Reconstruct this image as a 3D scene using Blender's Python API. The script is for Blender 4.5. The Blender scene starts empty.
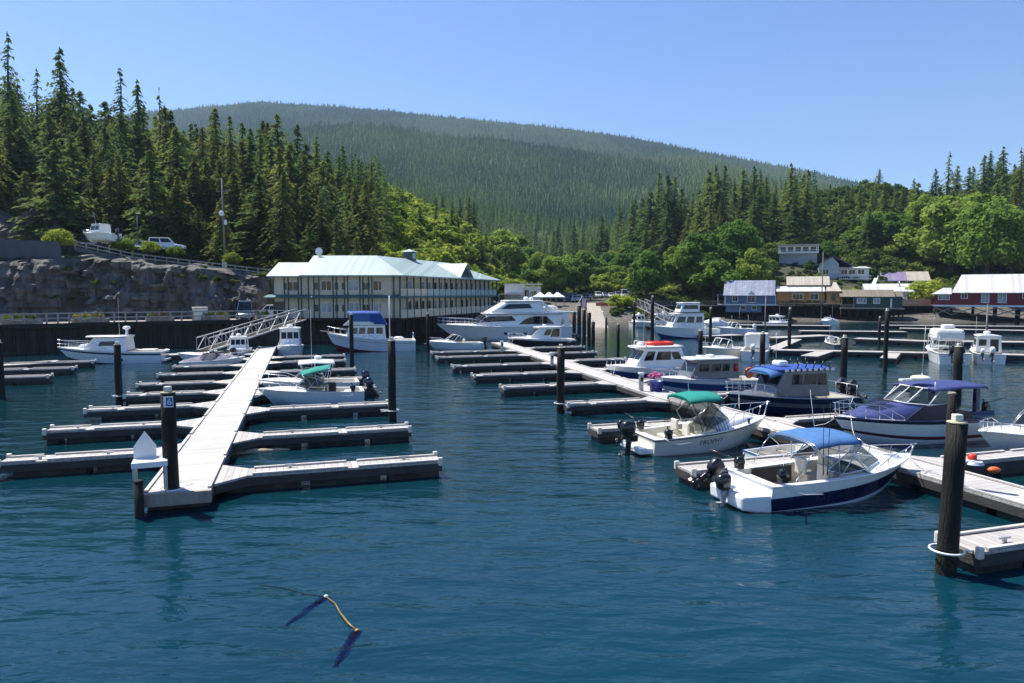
import bpy, math, random
import numpy as np
from mathutils import Vector, Matrix
R = math.radians
SC = bpy.context.scene
COL = SC.collection
# ---------------------------------------------------------------- camera, sky, sun, exposure
H = 6.4
PITCH = math.atan(48.5/683)
cam = bpy.data.cameras.new('camera'); cam.sensor_width = 36; cam.lens = 36*683/1024
cam.clip_start = .1; cam.clip_end = 20000
camo = bpy.data.objects.new('camera', cam); COL.objects.link(camo)
camo.location = (0, 0, H); camo.rotation_euler = (R(90)-PITCH, 0, 0)
SC.camera = camo
SUN_EL, SUN_AZ = R(60), R(-53)          # azimuth clockwise from +Y (the view direction)
W = bpy.data.worlds.new('World'); SC.world = W; W.use_nodes = True
nt = W.node_tree; bg = nt.nodes['Background']
sky = nt.nodes.new('ShaderNodeTexSky'); sky.sky_type = 'NISHITA'; sky.sun_disc = False
sky.sun_elevation = SUN_EL; sky.sun_rotation = SUN_AZ; sky.altitude = 0
sky.air_density = 1.0; sky.dust_density = .25; sky.ozone_density = 3.0
hs_ = nt.nodes.new('ShaderNodeHueSaturation'); hs_.inputs['Saturation'].default_value = 1.25; hs_.inputs['Hue'].default_value = .512
nt.links.new(sky.outputs[0], hs_.inputs['Color']); nt.links.new(hs_.outputs[0], bg.inputs[0]); bg.inputs[1].default_value = .094
sd = bpy.data.lights.new('sun', 'SUN'); sd.energy = 4.8; sd.angle = R(.53); sd.color = (1, .955, .88)
so = bpy.data.objects.new('sun', sd); COL.objects.link(so)
sv = Vector((math.sin(SUN_AZ)*math.cos(SUN_EL), math.cos(SUN_AZ)*math.cos(SUN_EL), math.sin(SUN_EL)))
so.rotation_euler = sv.to_track_quat('Z', 'Y').to_euler()
SC.view_settings.view_transform = 'Standard'; SC.view_settings.look = 'None'
SC.view_settings.gamma = 1; SC.view_settings.use_curve_mapping = False
SC.view_settings.exposure = .85
SC.cycles.volume_bounces = 0; SC.cycles.max_bounces = 6; SC.cycles.transparent_max_bounces = 12
# ---------------------------------------------------------------- helpers
CP, SP = math.cos(PITCH), math.sin(PITCH)
def at(px, py, z=0.):
    u = (px-512)/683; v = (341.5-py)/683
    t = (z-H)/(-SP+v*CP)
    return Vector((u*t, (CP+v*SP)*t, z))
def atY(px, py, Y):
    u = (px-512)/683; v = (341.5-py)/683
    t = Y/(CP+v*SP)
    return Vector((u*t, Y, H+(-SP+v*CP)*t))
UD = Vector((-.2945, .9556, 0)); VD = Vector((.9556, .2945, 0)); DRZ = math.atan2(.2945, .9556)
def dk(a, b, z=0.):                     # dock frame: a across to the right, b away from the viewer
    return VD*a+UD*b+Vector((0, 0, z))
def rnd(a, b): return random.uniform(a, b)
random.seed(7); NR = np.random.default_rng(11)

def mat(name, col, rough=.6, metal=0., var=.18, scale=1.5, bump=0., bscale=14., coat=0., dirt=None, dscale=.8, damt=.5, stretch=None, spec=.5):
    m = bpy.data.materials.new(name); m.use_nodes = True
    n = m.node_tree.nodes; l = m.node_tree.links; b = n['Principled BSDF']
    b.inputs['Roughness'].default_value = rough; b.inputs['Metallic'].default_value = metal
    b.inputs['Coat Weight'].default_value = coat; b.inputs['Coat Roughness'].default_value = .08
    b.inputs['Specular IOR Level'].default_value = spec
    g = n.new('ShaderNodeNewGeometry'); src = g.outputs['Position']
    if stretch:
        mp = n.new('ShaderNodeVectorMath'); mp.operation = 'MULTIPLY'; mp.inputs[1].default_value = stretch
        l.new(src, mp.inputs[0]); src = mp.outputs[0]
    t = n.new('ShaderNodeTexNoise'); t.inputs['Scale'].default_value = scale; t.inputs['Detail'].default_value = 6; t.inputs['Roughness'].default_value = .65
    l.new(src, t.inputs['Vector'])
    r = n.new('ShaderNodeMapRange'); r.inputs[1].default_value = .3; r.inputs[2].default_value = .7; r.inputs[3].default_value = 1-var; r.inputs[4].default_value = 1+var
    l.new(t.outputs[0], r.inputs[0])
    mx = n.new('ShaderNodeMix'); mx.data_type = 'RGBA'; mx.blend_type = 'MULTIPLY'; mx.inputs[0].default_value = 1
    mx.inputs[6].default_value = (*col, 1); l.new(r.outputs[0], mx.inputs[7]); out = mx.outputs[2]
    if dirt:
        t2 = n.new('ShaderNodeTexNoise'); t2.inputs['Scale'].default_value = dscale; t2.inputs['Detail'].default_value = 8; t2.inputs['Roughness'].default_value = .7
        l.new(src, t2.inputs['Vector'])
        r2 = n.new('ShaderNodeMapRange'); r2.inputs[1].default_value = .48; r2.inputs[2].default_value = .68; r2.inputs[4].default_value = damt; l.new(t2.outputs[0], r2.inputs[0])
        m2 = n.new('ShaderNodeMix'); m2.data_type = 'RGBA'; l.new(r2.outputs[0], m2.inputs[0]); l.new(out, m2.inputs[6]); m2.inputs[7].default_value = (*dirt, 1); out = m2.outputs[2]
    l.new(out, b.inputs['Base Color'])
    if bump:
        t3 = n.new('ShaderNodeTexNoise'); t3.inputs['Scale'].default_value = bscale; t3.inputs['Detail'].default_value = 5; l.new(src, t3.inputs['Vector'])
        bp = n.new('ShaderNodeBump'); bp.inputs['Strength'].default_value = bump; bp.inputs['Distance'].default_value = .05
        l.new(t3.outputs[0], bp.inputs['Height']); l.new(bp.outputs[0], b.inputs['Normal'])
    return m

def glass(name, tint=(.55, .6, .6), alpha=.45, rough=.03):
    m = bpy.data.materials.new(name); m.use_nodes = True; n = m.node_tree.nodes; l = m.node_tree.links
    b = n['Principled BSDF']; b.inputs['Base Color'].default_value = (.02, .025, .03, 1); b.inputs['Roughness'].default_value = rough
    tr = n.new('ShaderNodeBsdfTransparent'); tr.inputs[0].default_value = (*tint, 1)
    t = n.new('ShaderNodeTexNoise'); t.inputs['Scale'].default_value = 3
    r = n.new('ShaderNodeMapRange'); r.inputs[3].default_value = max(0, alpha-.12); r.inputs[4].default_value = alpha+.12; l.new(t.outputs[0], r.inputs[0])
    ms = n.new('ShaderNodeMixShader'); l.new(r.outputs[0], ms.inputs[0]); l.new(tr.outputs[0], ms.inputs[1]); l.new(b.outputs[0], ms.inputs[2])
    l.new(ms.outputs[0], n['Material Output'].inputs[0]); return m

def planks(name, col, pitch=.14, rough=.75, dark=.35, var=.12, axis=0, dirt=None):
    """boards laid across the object's own axis, each board a little different, with dark gaps"""
    m = mat(name, col, rough, var=var, scale=2.2, dirt=dirt, bump=.25, bscale=30)
    n = m.node_tree.nodes; l = m.node_tree.links; b = n['Principled BSDF']
    src = b.inputs['Base Color'].links[0].from_socket
    tc = n.new('ShaderNodeTexCoord'); sx = n.new('ShaderNodeSeparateXYZ'); l.new(tc.outputs['Object'], sx.inputs[0])
    d = n.new('ShaderNodeMath'); d.operation = 'DIVIDE'; d.inputs[1].default_value = pitch; l.new(sx.outputs[axis], d.inputs[0])
    fr = n.new('ShaderNodeMath'); fr.operation = 'FRACT'; l.new(d.outputs[0], fr.inputs[0])
    fl = n.new('ShaderNodeMath'); fl.operation = 'FLOOR'; l.new(d.outputs[0], fl.inputs[0])
    wn = n.new('ShaderNodeTexWhiteNoise'); wn.noise_dimensions = '1D'; l.new(fl.outputs[0], wn.inputs['W'])
    r = n.new('ShaderNodeMapRange'); r.inputs[3].default_value = .84; r.inputs[4].default_value = 1.1; l.new(wn.outputs[0], r.inputs[0])
    gp = n.new('ShaderNodeMath'); gp.operation = 'LESS_THAN'; gp.inputs[1].default_value = .07; l.new(fr.outputs[0], gp.inputs[0])
    mx = n.new('ShaderNodeMix'); mx.data_type = 'RGBA'; mx.blend_type = 'MULTIPLY'; mx.inputs[0].default_value = 1; l.new(src, mx.inputs[6]); l.new(r.outputs[0], mx.inputs[7])
    m2 = n.new('ShaderNodeMix'); m2.data_type = 'RGBA'; l.new(gp.outputs[0], m2.inputs[0]); l.new(mx.outputs[2], m2.inputs[6])
    m2.inputs[7].default_value = (col[0]*dark, col[1]*dark, col[2]*dark, 1)
    l.new(m2.outputs[2], b.inputs['Base Color']); return m

class MB:
    def __init__(s): s.v = []; s.f = []; s.m = []; s.s = []
    def add(s, vs, fs, m=0, sm=False):
        o = len(s.v); s.v += [tuple(v) for v in vs]
        for f in fs: s.f.append(tuple(i+o for i in f)); s.m.append(m); s.s.append(sm)
        return s
    def hexa(s, p, m=0): return s.add(p, [(0, 3, 2, 1), (4, 5, 6, 7), (0, 1, 5, 4), (1, 2, 6, 5), (2, 3, 7, 6), (3, 0, 4, 7)], m)
    def box(s, x0, x1, y0, y1, z0, z1, m=0):
        return s.hexa([(x0, y0, z0), (x1, y0, z0), (x1, y1, z0), (x0, y1, z0), (x0, y0, z1), (x1, y0, z1), (x1, y1, z1), (x0, y1, z1)], m)
    def bar(s, p, q, w, h=None, m=0, up=(0, 0, 1)):
        p = Vector(p); q = Vector(q); h = h or w; d = (q-p).normalized(); up = Vector(up)
        if abs(d.dot(up)) > .99: up = Vector((1, 0, 0))
        a = d.cross(up).normalized()*w/2; b = a.cross(d).normalized()*h/2
        return s.hexa([p-a-b, p+a-b, p+a+b, p-a+b, q-a-b, q+a-b, q+a+b, q-a+b], m)
    def rings(s, rs, m=0, closed=True, caps=True, sm=True, mrow=None):
        n = len(rs[0]); o = len(s.v)
        for r in rs: s.v += [tuple(p) for p in r]
        for i in range(len(rs)-1):
            for j in range(n if closed else n-1):
                k = (j+1) % n
                s.f.append((o+i*n+j, o+i*n+k, o+(i+1)*n+k, o+(i+1)*n+j)); s.m.append(mrow[j] if mrow else m); s.s.append(sm)
        if caps and closed:
            s.f.append(tuple(o+j for j in reversed(range(n)))); s.m.append(m); s.s.append(False)
            s.f.append(tuple(o+(len(rs)-1)*n+j for j in range(n))); s.m.append(m); s.s.append(False)
        return s
    def tube(s, pts, r, n=6, m=0, caps=True):
        pts = [Vector(p) for p in pts]; rr = r if isinstance(r, (list, tuple)) else [r]*len(pts)
        rs = []; d0 = (pts[1]-pts[0]).normalized(); a = d0.orthogonal().normalized()
        for i, p in enumerate(pts):
            d = ((pts[min(i+1, len(pts)-1)]-pts[max(i-1, 0)])).normalized()
            a = (a-d*a.dot(d)); a = a.normalized() if a.length > 1e-6 else d.orthogonal().normalized()
            b = d.cross(a)
            rs.append([p+(a*math.cos(t*2*math.pi/n)+b*math.sin(t*2*math.pi/n))*rr[i] for t in range(n)])
        return s.rings(rs, m, True, caps)
    def lathe(s, prof, n=16, c=(0, 0, 0), m=0, axis='z'):
        rs = []
        for r, z in prof:
            ring = []
            for k in range(n):
                t = 2*math.pi*k/n; x, y = r*math.cos(t), r*math.sin(t)
                p = (x, y, z) if axis == 'z' else ((z, x, y) if axis == 'x' else (y, z, x))
                ring.append((p[0]+c[0], p[1]+c[1], p[2]+c[2]))
            rs.append(ring)
        return s.rings(rs, m)
    def ell(s, c, rx, ry, rz, n=12, k=8, m=0):
        rs = []
        for i in range(k+1):
            t = math.pi*(i/k-.5); rs.append([(c[0]+max(.02, math.cos(t))*rx*math.cos(2*math.pi*j/n), c[1]+max(.02, math.cos(t))*ry*math.sin(2*math.pi*j/n), c[2]+rz*math.sin(t)) for j in range(n)])
        return s.rings(rs, m)
    def prism(s, poly, d, m=0):
        """poly: list of 3D points (planar), d: extrusion vector"""
        n = len(poly); d = Vector(d); a = [Vector(p) for p in poly]; b = [p+d for p in a]
        return s.add(a+b, [tuple(range(n))[::-1], tuple(range(n, 2*n))]+[(i, (i+1) % n, (i+1) % n+n, i+n) for i in range(n)], m)
    def xf(s, M):
        s.v = [tuple(M @ Vector(p)) for p in s.v]; return s
    def build(s, name, mats, parent=None, loc=None, rz=0, bevel=0, label=None):
        me = bpy.data.meshes.new(name); me.from_pydata(s.v, [], s.f)
        if not isinstance(mats, (list, tuple)): mats = [mats]
        for m in mats: me.materials.append(m)
        me.polygons.foreach_set('material_index', s.m); me.polygons.foreach_set('use_smooth', s.s)
        me.validate(); me.update()
        import bmesh
        bm = bmesh.new(); bm.from_mesh(me); bmesh.ops.recalc_face_normals(bm, faces=bm.faces); bm.to_mesh(me); bm.free()
        o = bpy.data.objects.new(name, me); COL.objects.link(o)
        if parent: o.parent = parent
        if loc is not None: o.location = loc
        if rz: o.rotation_euler = (0, 0, rz)
        if bevel:
            bv = o.modifiers.new('bevel', 'BEVEL'); bv.width = bevel; bv.segments = 2; bv.limit_method = 'ANGLE'; bv.angle_limit = R(40)
        if label: o['label'] = label
        return o

def npmesh(name, v, f, mats, parent=None, col=None, smooth=False):
    """fast mesh from numpy: v (N,3), f (M,k)"""
    me = bpy.data.meshes.new(name); v = np.asarray(v, np.float32); f = np.asarray(f, np.int32); k = f.shape[1]
    me.vertices.add(len(v)); me.vertices.foreach_set('co', v.ravel())
    me.loops.add(f.size); me.loops.foreach_set('vertex_index', f.ravel())
    me.polygons.add(len(f)); me.polygons.foreach_set('loop_start', np.arange(0, f.size, k, dtype=np.int32))
    me.polygons.foreach_set('use_smooth', np.full(len(f), smooth))
    if col is not None:
        at_ = me.attributes.new('tone', 'FLOAT', 'POINT'); at_.data.foreach_set('value', np.asarray(col, np.float32).ravel())
    for m in (mats if isinstance(mats, (list, tuple)) else [mats]): me.materials.append(m)
    me.update(calc_edges=True); me.validate()
    o = bpy.data.objects.new(name, me); COL.objects.link(o)
    if parent: o.parent = parent
    return o

def tag(o, label=None, cat=None, group=None, kind=None):
    if label: o['label'] = label
    if cat: o['category'] = cat
    if group: o['group'] = group
    if kind: o['kind'] = kind
    return o
def thing(name, label, cat, loc=(0, 0, 0), rz=0, group=None):
    o = bpy.data.objects.new(name, None); COL.objects.link(o); o.empty_display_size = .3
    o.location = loc; o.rotation_euler = (0, 0, rz); return tag(o, label, cat, group)
def copy_tree(o, parent=None):
    c = o.copy(); COL.objects.link(c); c.parent = parent
    for ch in list(o.children): copy_tree(ch, c)
    return c
ORD = ['first', 'second', 'third', 'fourth', 'fifth', 'sixth', 'seventh', 'eighth', 'ninth', 'tenth', 'eleventh', 'twelfth']
# ---------------------------------------------------------------- shared materials
M = {}
M['gel'] = mat('white_gelcoat', (.85, .85, .83), .22, var=.05, coat=.5, dirt=(.62, .6, .54), dscale=2.5, damt=.25)
M['gel2'] = mat('cream_gelcoat', (.72, .68, .58), .35, var=.06, dirt=(.5, .46, .38), damt=.3)
M['gelb'] = mat('pale_blue_white_gelcoat', (.7, .75, .79), .25, var=.05, coat=.4, dirt=(.5, .52, .5), damt=.25)
M['nonskid'] = mat('nonskid_deck', (.7, .68, .62), .7, var=.08, scale=8, bump=.2, bscale=60, dirt=(.5, .47, .4), damt=.35)
M['navy'] = mat('navy_gelcoat', (.008, .012, .05), .16, var=.15, coat=.6)
M['black'] = mat('black_paint', (.012, .012, .014), .3, var=.2, coat=.3)
M['rubber'] = mat('black_rubber', (.02, .02, .02), .7, var=.3, dirt=(.08, .08, .075), damt=.4)
M['red'] = mat('red_paint', (.45, .02, .015), .4, var=.12)
M['maroon'] = mat('dark_red_stripe', (.12, .012, .02), .35, var=.12)
M['steel'] = mat('polished_steel', (.7, .7, .72), .18, 1., var=.08)
M['alu'] = mat('dull_aluminium', (.5, .51, .52), .42, .9, var=.15)
M['galv'] = mat('galvanised_steel', (.46, .47, .48), .5, .6, var=.2, scale=4, dirt=(.3, .25, .2), damt=.3)
M['greyhull'] = mat('grey_aluminium_hull', (.17, .18, .2), .38, .35, var=.15, dirt=(.1, .1, .1), damt=.3)
M['bluehull'] = mat('blue_hull_band', (.02, .06, .2), .25, var=.15, coat=.4)
M['bimblue'] = mat('blue_canvas', (.05, .15, .34), .85, var=.15, scale=5, bump=.3, bscale=40)
M['bimteal'] = mat('green_canvas', (.0, .22, .17), .85, var=.15, scale=5, bump=.3, bscale=40)
M['purple'] = mat('purple_blue_canvas', (.03, .046, .17), .7, var=.18, scale=5, bump=.3, bscale=40)
M['royal'] = mat('royal_blue_canvas', (.012, .06, .3), .8, var=.15, scale=5, bump=.3, bscale=40)
M['cloth'] = mat('white_canvas', (.72, .72, .7), .9, var=.1, bump=.3, bscale=40)
M['seat'] = mat('cream_vinyl', (.66, .61, .5), .5, var=.1)
M['tan'] = mat('tan_vinyl', (.36, .2, .09), .5, var=.15)
M['darkint'] = mat('dark_interior', (.03, .028, .026), .8, var=.3)
M['orange'] = mat('orange_plastic', (.75, .12, .02), .45, var=.1)
M['brightred'] = mat('bright_red_buoy', (.75, .04, .015), .4, var=.1)
M['blueplastic'] = mat('dark_blue_plastic', (.02, .04, .22), .4, var=.15)
M['wood'] = mat('weathered_wood', (.3, .26, .21), .85, var=.3, scale=3, stretch=(1, 1, .25), bump=.4, bscale=20, dirt=(.12, .1, .08))
M['dwood'] = mat('dark_creosote_wood', (.022, .019, .016), .8, var=.5, scale=2.5, stretch=(3, 3, .35), bump=.7, bscale=12, dirt=(.055, .048, .036), dscale=1.4, damt=.6, spec=.3)
M['window'] = mat('dark_window_glass', (.012, .016, .018), .06, var=.4, scale=.6, spec=.5)
M['wframe'] = mat('window_frame_white', (.75, .75, .72), .5, var=.08)
M['glass'] = glass('clear_windscreen')
M['vinylwin'] = glass('clear_vinyl', (.8, .8, .76), .3, .12)
M['faint'] = mat('faint_blue_lettering', (.03, .035, .075), .4, var=.1)
M['pilewood'] = mat('dark_pile_wood', (.013, .011, .0095), .75, var=.5, scale=2.5, stretch=(3, 3, .35), bump=.8, bscale=12, dirt=(.034, .03, .024), dscale=1.4, damt=.6, spec=.3)
def tide_band(m):
    n = m.node_tree.nodes; l = m.node_tree.links; b = n['Principled BSDF']; src = b.inputs['Base Color'].links[0].from_socket
    g = n.new('ShaderNodeNewGeometry'); s = n.new('ShaderNodeSeparateXYZ'); l.new(g.outputs['Position'], s.inputs[0])
    t = n.new('ShaderNodeTexNoise'); t.inputs['Scale'].default_value = 5; t.inputs['Detail'].default_value = 6; l.new(g.outputs['Position'], t.inputs['Vector'])
    a = n.new('ShaderNodeMath'); a.operation = 'MULTIPLY_ADD'; a.inputs[1].default_value = 1.3; l.new(t.outputs[0], a.inputs[0]); l.new(s.outputs[2], a.inputs[2])
    cr = n.new('ShaderNodeValToRGB'); e = cr.color_ramp.elements; e[0].position = .0; e[0].color = (.9, .9, .9, 1); e[1].position = 1; e[1].color = (0, 0, 0, 1)
    r = n.new('ShaderNodeMapRange'); r.inputs[1].default_value = .9; r.inputs[2].default_value = 2.0; l.new(a.outputs[0], r.inputs[0]); l.new(r.outputs[0], cr.inputs[0])
    v = n.new('ShaderNodeTexVoronoi'); v.inputs['Scale'].default_value = 16; l.new(g.outputs['Position'], v.inputs['Vector'])
    c2 = n.new('ShaderNodeValToRGB'); f = c2.color_ramp.elements; f[0].position = .1; f[0].color = (.1, .095, .08, 1); f[1].position = .32; f[1].color = (.012, .015, .009, 1); l.new(v.outputs['Distance'], c2.inputs[0])
    mx = n.new('ShaderNodeMix'); mx.data_type = 'RGBA'; l.new(cr.outputs[0], mx.inputs[0]); l.new(src, mx.inputs[6]); l.new(c2.outputs[0], mx.inputs[7]); l.new(mx.outputs[2], b.inputs['Base Color'])
tide_band(M['pilewood'])
M['prop'] = mat('bronze_propeller', (.3, .28, .25), .3, .8, var=.1)
# ---------------------------------------------------------------- terrain
TPX = [-500, 0, 130, 265, 380, 450, 500, 560, 620, 700, 780, 870, 940, 1024, 1600]
TK = [  # (Y, z) knots: shore foot, shore lip, flat end, cliff top, ledge end, hill mid, crest, dip, foot, mid, ridge
 [(44,-3),(45,3.1),(55,3.1),(57,12),(80,14),(120,30),(200,60),(300,60),(600,80),(1500,300),(2500,444)],
 [(70,-3),(70.4,3.0),(79,3.1),(82,10.6),(97,12),(130,25),(200,50),(300,45),(600,80),(1500,290),(2500,604)],
 [(78,-3),(78.4,3.0),(84.5,3.1),(87.5,10.6),(101,11.5),(130,22),(200,42),(300,40),(600,80),(1500,320),(2500,619)],
 [(85,-3),(85.4,3.0),(91,3.1),(94.5,8.6),(107,9.5),(135,18),(190,30),(280,30),(600,85),(1500,340),(2500,664)],
 [(96,-3),(96.4,3.0),(102,3.2),(112,4.5),(125,10),(165,24),(225,37),(300,34),(600,90),(1500,335),(2500,636)],
 [(116,-3),(116.4,3.0),(121,3.2),(130,4),(150,9),(192,22),(250,30),(320,27),(600,80),(1500,315),(2500,610)],
 [(136,-3),(136.4,2.8),(145,3.2),(158,3.6),(175,5),(210,12),(260,18),(330,20),(600,70),(1500,320),(2500,592)],
 [(150,-2),(152,2.2),(160,3.2),(172,3.8),(190,4.5),(230,6),(280,9),(350,15),(600,60),(1500,300),(2500,570)],
 [(128,-1.6),(141,.6),(158,3.4),(175,4.2),(200,5),(240,10),(300,20),(380,30),(600,60),(1500,280),(2500,544)],
 [(138,-1.2),(156,.6),(162,1.0),(168,3.6),(175,6),(220,20),(280,34),(380,45),(600,60),(1400,260),(2400,466)],
 [(142,-1.2),(157,.6),(163,1.0),(168,4.2),(178,9),(215,20),(280,40),(380,50),(600,60),(1400,220),(2400,418)],
 [(142,-1.2),(157,.6),(163,1.0),(170,4.6),(185,10),(220,21),(290,47),(380,50),(600,60),(1400,200),(2200,319)],
 [(140,-1.2),(158,1.8),(165,2.6),(172,4.6),(185,8),(220,20),(290,40),(400,50),(600,70),(1400,150),(2000,196)],
 [(138,-1.2),(154,.6),(163,1.0),(172,4.6),(185,8),(220,23),(290,53),(400,55),(600,60),(1400,120),(2000,121)],
 [(90,-1.2),(104,1.8),(112,2.6),(118,6),(130,12),(160,22),(240,42),(400,55),(600,60),(1400,120),(2000,121)]]
TPXa = np.array(TPX, float); TKa = np.array(TK, float)
def fbm(x, y, s, o=4, seed=0):
    """cheap value noise on numpy arrays"""
    r = np.zeros_like(x, dtype=float); a = 1.; tot = 0
    for k in range(o):
        X = x/s*2**k+seed*17.3+k*5.1; Y = y/s*2**k+seed*9.7+k*3.7
        xi = np.floor(X); yi = np.floor(Y); fx = X-xi; fy = Y-yi; fx = fx*fx*(3-2*fx); fy = fy*fy*(3-2*fy)
        h = lambda a_, b_: np.modf(np.abs(np.sin(a_*127.1+b_*311.7)*43758.5453))[0]
        r += a*((h(xi, yi)*(1-fx)+h(xi+1, yi)*fx)*(1-fy)+(h(xi, yi+1)*(1-fx)+h(xi+1, yi+1)*fx)*fy-.5); tot += a; a *= .5
    return r/tot*2
def ground_z(x, y, noise=True):
    """terrain height; x, y arrays"""
    x = np.asarray(x, float); y = np.maximum(np.asarray(y, float), 1.)
    px = 512+x/y*683/CP
    out = np.empty_like(x)
    i = np.clip(np.searchsorted(TPXa, px)-1, 0, len(TPX)-2); t = np.clip((px-TPXa[i])/(TPXa[i+1]-TPXa[i]), 0, 1); 
    K = TKa[i]*(1-t)[..., None, None]+TKa[i+1]*t[..., None, None]
    z = np.full_like(x, -3.); n = K.shape[-2]
    z = np.where(y < K[..., 0, 0], np.maximum(K[..., 0, 1]-(K[..., 0, 0]-y)*.1, -5), z)
    for k in range(n-1):
        y0, y1 = K[..., k, 0], K[..., k+1, 0]; w = np.clip((y-y0)/np.maximum(y1-y0, 1e-3), 0, 1)
        if k >= 4: w = w*w*(3-2*w)*.6+w*.4
        z = np.where((y >= y0) & (y <= y1), K[..., k, 1]*(1-w)+K[..., k+1, 1]*w, z)
    z = np.where(y > K[..., -1, 0], K[..., -1, 1]-(y-K[..., -1, 0])*.25, z)
    if noise:
        hill = np.clip((y-K[..., 4, 0])/40, 0, 1); z = z+fbm(x, y, 45)*4*hill*np.clip(1-y/900, .2, 1)
        far = np.clip((y-600)/700, 0, 1)*np.clip((K[..., -1, 0]-y)/900, .0, 1)
        v = fbm(x+.5*y, y*.35, 420, 4, 3); z = z+v*13*far+fbm(x+.3*y, y*.5, 150, 3, 21)*12*far
    return z
def gz(x, y, noise=True): return float(ground_z(np.array([x]), np.array([y]), noise)[0])

pxs = np.concatenate([np.arange(-560, -20, 30), np.arange(-20, 1060, 6), np.arange(1060, 1660, 30)]).astype(float)
ys = np.concatenate([np.arange(20, 66, 6), np.arange(66, 200, .9), np.arange(200, 420, 5), np.geomspace(420, 4200, 70)])
PXg, Yg = np.meshgrid(pxs, ys); Xg = (PXg-512)/683*CP*Yg
Zg = ground_z(Xg, Yg)
nc = len(pxs); nr_ = len(ys)
idx = np.arange(nr_*nc).reshape(nr_, nc)
quads = np.stack([idx[:-1, :-1], idx[:-1, 1:], idx[1:, 1:], idx[1:, :-1]], -1).reshape(-1, 4)
def ground_mat():
    m = mat('forest_ground', (.045, .05, .022), .95, var=.5, scale=.35, bump=.6, bscale=3, dirt=(.09, .075, .045), dscale=.12, damt=.7)
    n = m.node_tree.nodes; l = m.node_tree.links; b = n['Principled BSDF']; src = b.inputs['Base Color'].links[0].from_socket
    g = n.new('ShaderNodeNewGeometry'); s = n.new('ShaderNodeSeparateXYZ'); l.new(g.outputs['Position'], s.inputs[0])
    # gravel near the tide line and on the level village ground
    r = n.new('ShaderNodeMapRange'); r.inputs[1].default_value = 3.6; r.inputs[2].default_value = 5.0; r.inputs[3].default_value = 1; r.inputs[4].default_value = 0; l.new(s.outputs[2], r.inputs[0])
    t = n.new('ShaderNodeTexVoronoi'); t.inputs['Scale'].default_value = 1.6; l.new(g.outputs['Position'], t.inputs['Vector'])
    cr = n.new('ShaderNodeValToRGB'); cr.color_ramp.elements[0].color = (.045, .04, .033, 1); cr.color_ramp.elements[1].color = (.17, .15, .12, 1); l.new(t.outputs['Color'], cr.inputs[0])
    mx = n.new('ShaderNodeMix'); mx.data_type = 'RGBA'; l.new(r.outputs[0], mx.inputs[0]); l.new(src, mx.inputs[6]); l.new(cr.outputs[0], mx.inputs[7])
    # wet weed below the high-water mark
    w = n.new('ShaderNodeMapRange'); w.inputs[1].default_value = .25; w.inputs[2].default_value = .7; w.inputs[3].default_value = .75; w.inputs[4].default_value = 0; l.new(s.outputs[2], w.inputs[0])
    m2 = n.new('ShaderNodeMix'); m2.data_type = 'RGBA'; l.new(w.outputs[0], m2.inputs[0]); l.new(mx.outputs[2], m2.inputs[6]); m2.inputs[7].default_value = (.06, .05, .03, 1)
    # far slopes: closed conifer cover
    f = n.new('ShaderNodeMapRange'); f.inputs[1].default_value = 380; f.inputs[2].default_value = 560; l.new(s.outputs[1], f.inputs[0])
    m3 = n.new('ShaderNodeMix'); m3.data_type = 'RGBA'; l.new(f.outputs[0], m3.inputs[0]); l.new(m2.outputs[2], m3.inputs[6]); m3.inputs[7].default_value = (.045, .07, .025, 1)
    l.new(m3.outputs[2], b.inputs['Base Color']); return m
M['ground'] = ground_mat()
tag(npmesh('terrain', np.stack([Xg, Yg, Zg], -1).reshape(-1, 3), quads, M['ground'], smooth=True), kind='structure')

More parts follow.
